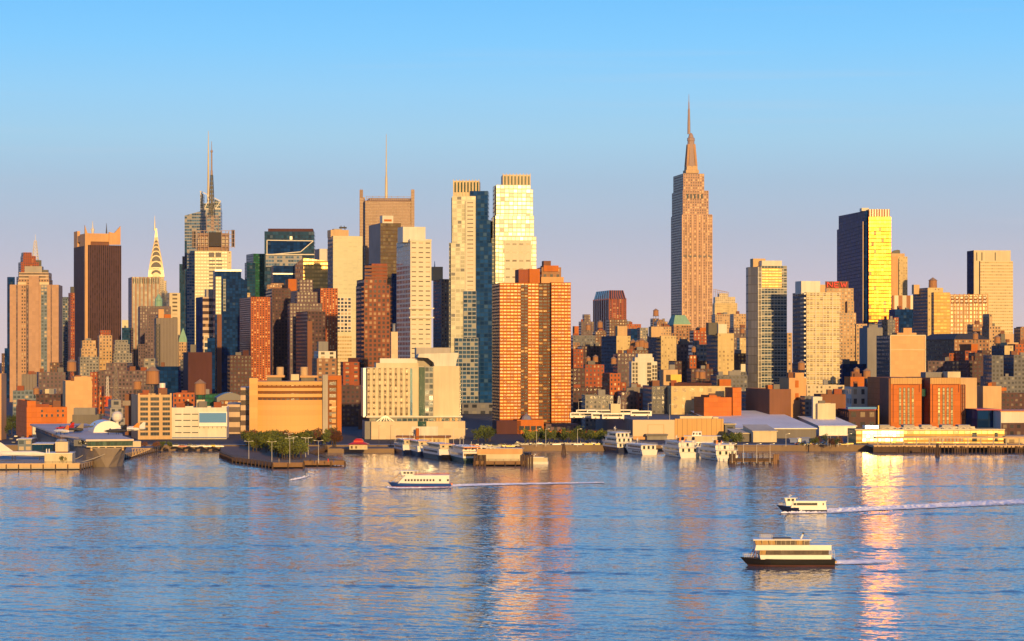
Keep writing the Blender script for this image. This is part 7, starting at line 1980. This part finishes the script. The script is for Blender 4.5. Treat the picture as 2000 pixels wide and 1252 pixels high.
# ------------------------------------------------------------------ people strolling on the park pier
def person(px, py, label, cloth, rz, stride):
    Y = depth_at(py, 2.4); r = empty('person', (wx(px, Y), Y, 2.4), R(rz)); tag(r, label, 'person')
    V = [(0, 0, .95), (0, 0, 1.2), (0, 0, 1.42), (0, 0, 1.53), (.01, 0, 1.66), (.02, 0, 1.76), (.0, .1, .9), (stride, .1, .48), (stride * .6, .1, .05), (stride * .6 + .16, .1, .03), (0, -.1, .9), (-stride, -.1, .48), (-stride * 1.5, -.1, .06), (-stride * 1.5 + .15, -.1, .03),
         (0, .2, 1.4), (-stride * .6, .26, 1.13), (.08, .26, .9), (0, -.2, 1.4), (stride * .6, -.26, 1.13), (.2, -.26, .92)]
    E = [(0, 1), (1, 2), (2, 3), (3, 4), (4, 5), (0, 6), (6, 7), (7, 8), (8, 9), (0, 10), (10, 11), (11, 12), (12, 13), (2, 14), (14, 15), (15, 16), (2, 17), (17, 18), (18, 19)]
    rad = [.15, .15, .15, .06, .10, .08, .09, .065, .045, .04, .09, .065, .045, .04, .06, .045, .035, .06, .045, .035]
    me = bpy.data.meshes.new('body'); me.from_pydata(V, E, []); o = bpy.data.objects.new('body', me); COL.objects.link(o); o.parent = r
    md = o.modifiers.new('skin', 'SKIN'); me.skin_vertices[0].data[0].use_root = True
    for i, k in enumerate(rad): me.skin_vertices[0].data[i].radius = (k, k)
    o.modifiers.new('smooth', 'SUBSURF').levels = 1
    me.materials.append(M(cloth))
for px, py, lb, cl, rz, st in ((606, 901, 'person in dark clothes strolling at the lit end of the park pier', 'black_paint', 0, .16), (622, 899, 'person in white strolling near the corner light pole of the park pier', 'white_paint', 180, .14), (641, 903, 'person in red standing by the park pier railing', 'sign_red', 90, .03), (652, 905, 'person in blue standing near the outer corner of the park pier', 'blue_paint', 200, .03), (545, 903, 'person in tan walking beside the grove on the park pier', 'tan', 170, .18), (614, 906, 'person in navy leaning near the front railing of the park pier', 'navy_paint', 270, .02)):
    person(px, py, lb, cl, rz, st)
# ------------------------------------------------------------------ evening air
def haze(density):
    m = bpy.data.materials.new('haze'); m.use_nodes = True
    n, l = m.node_tree.nodes, m.node_tree.links
    n.clear()
    o = n.new('ShaderNodeOutputMaterial'); v = n.new('ShaderNodeVolumePrincipled')
    v.inputs['Color'].default_value = (.72, .80, 1.0, 1); v.inputs['Density'].default_value = density; v.inputs['Anisotropy'].default_value = .2
    l.new(v.outputs[0], o.inputs['Volume'])
    q = MB(); q.box(-6100, 6100, -400, 9600, -5, 470, 0, bot=True)
    b = q.build('haze', m); tag(b, kind='stuff')
haze(1.1e-5)
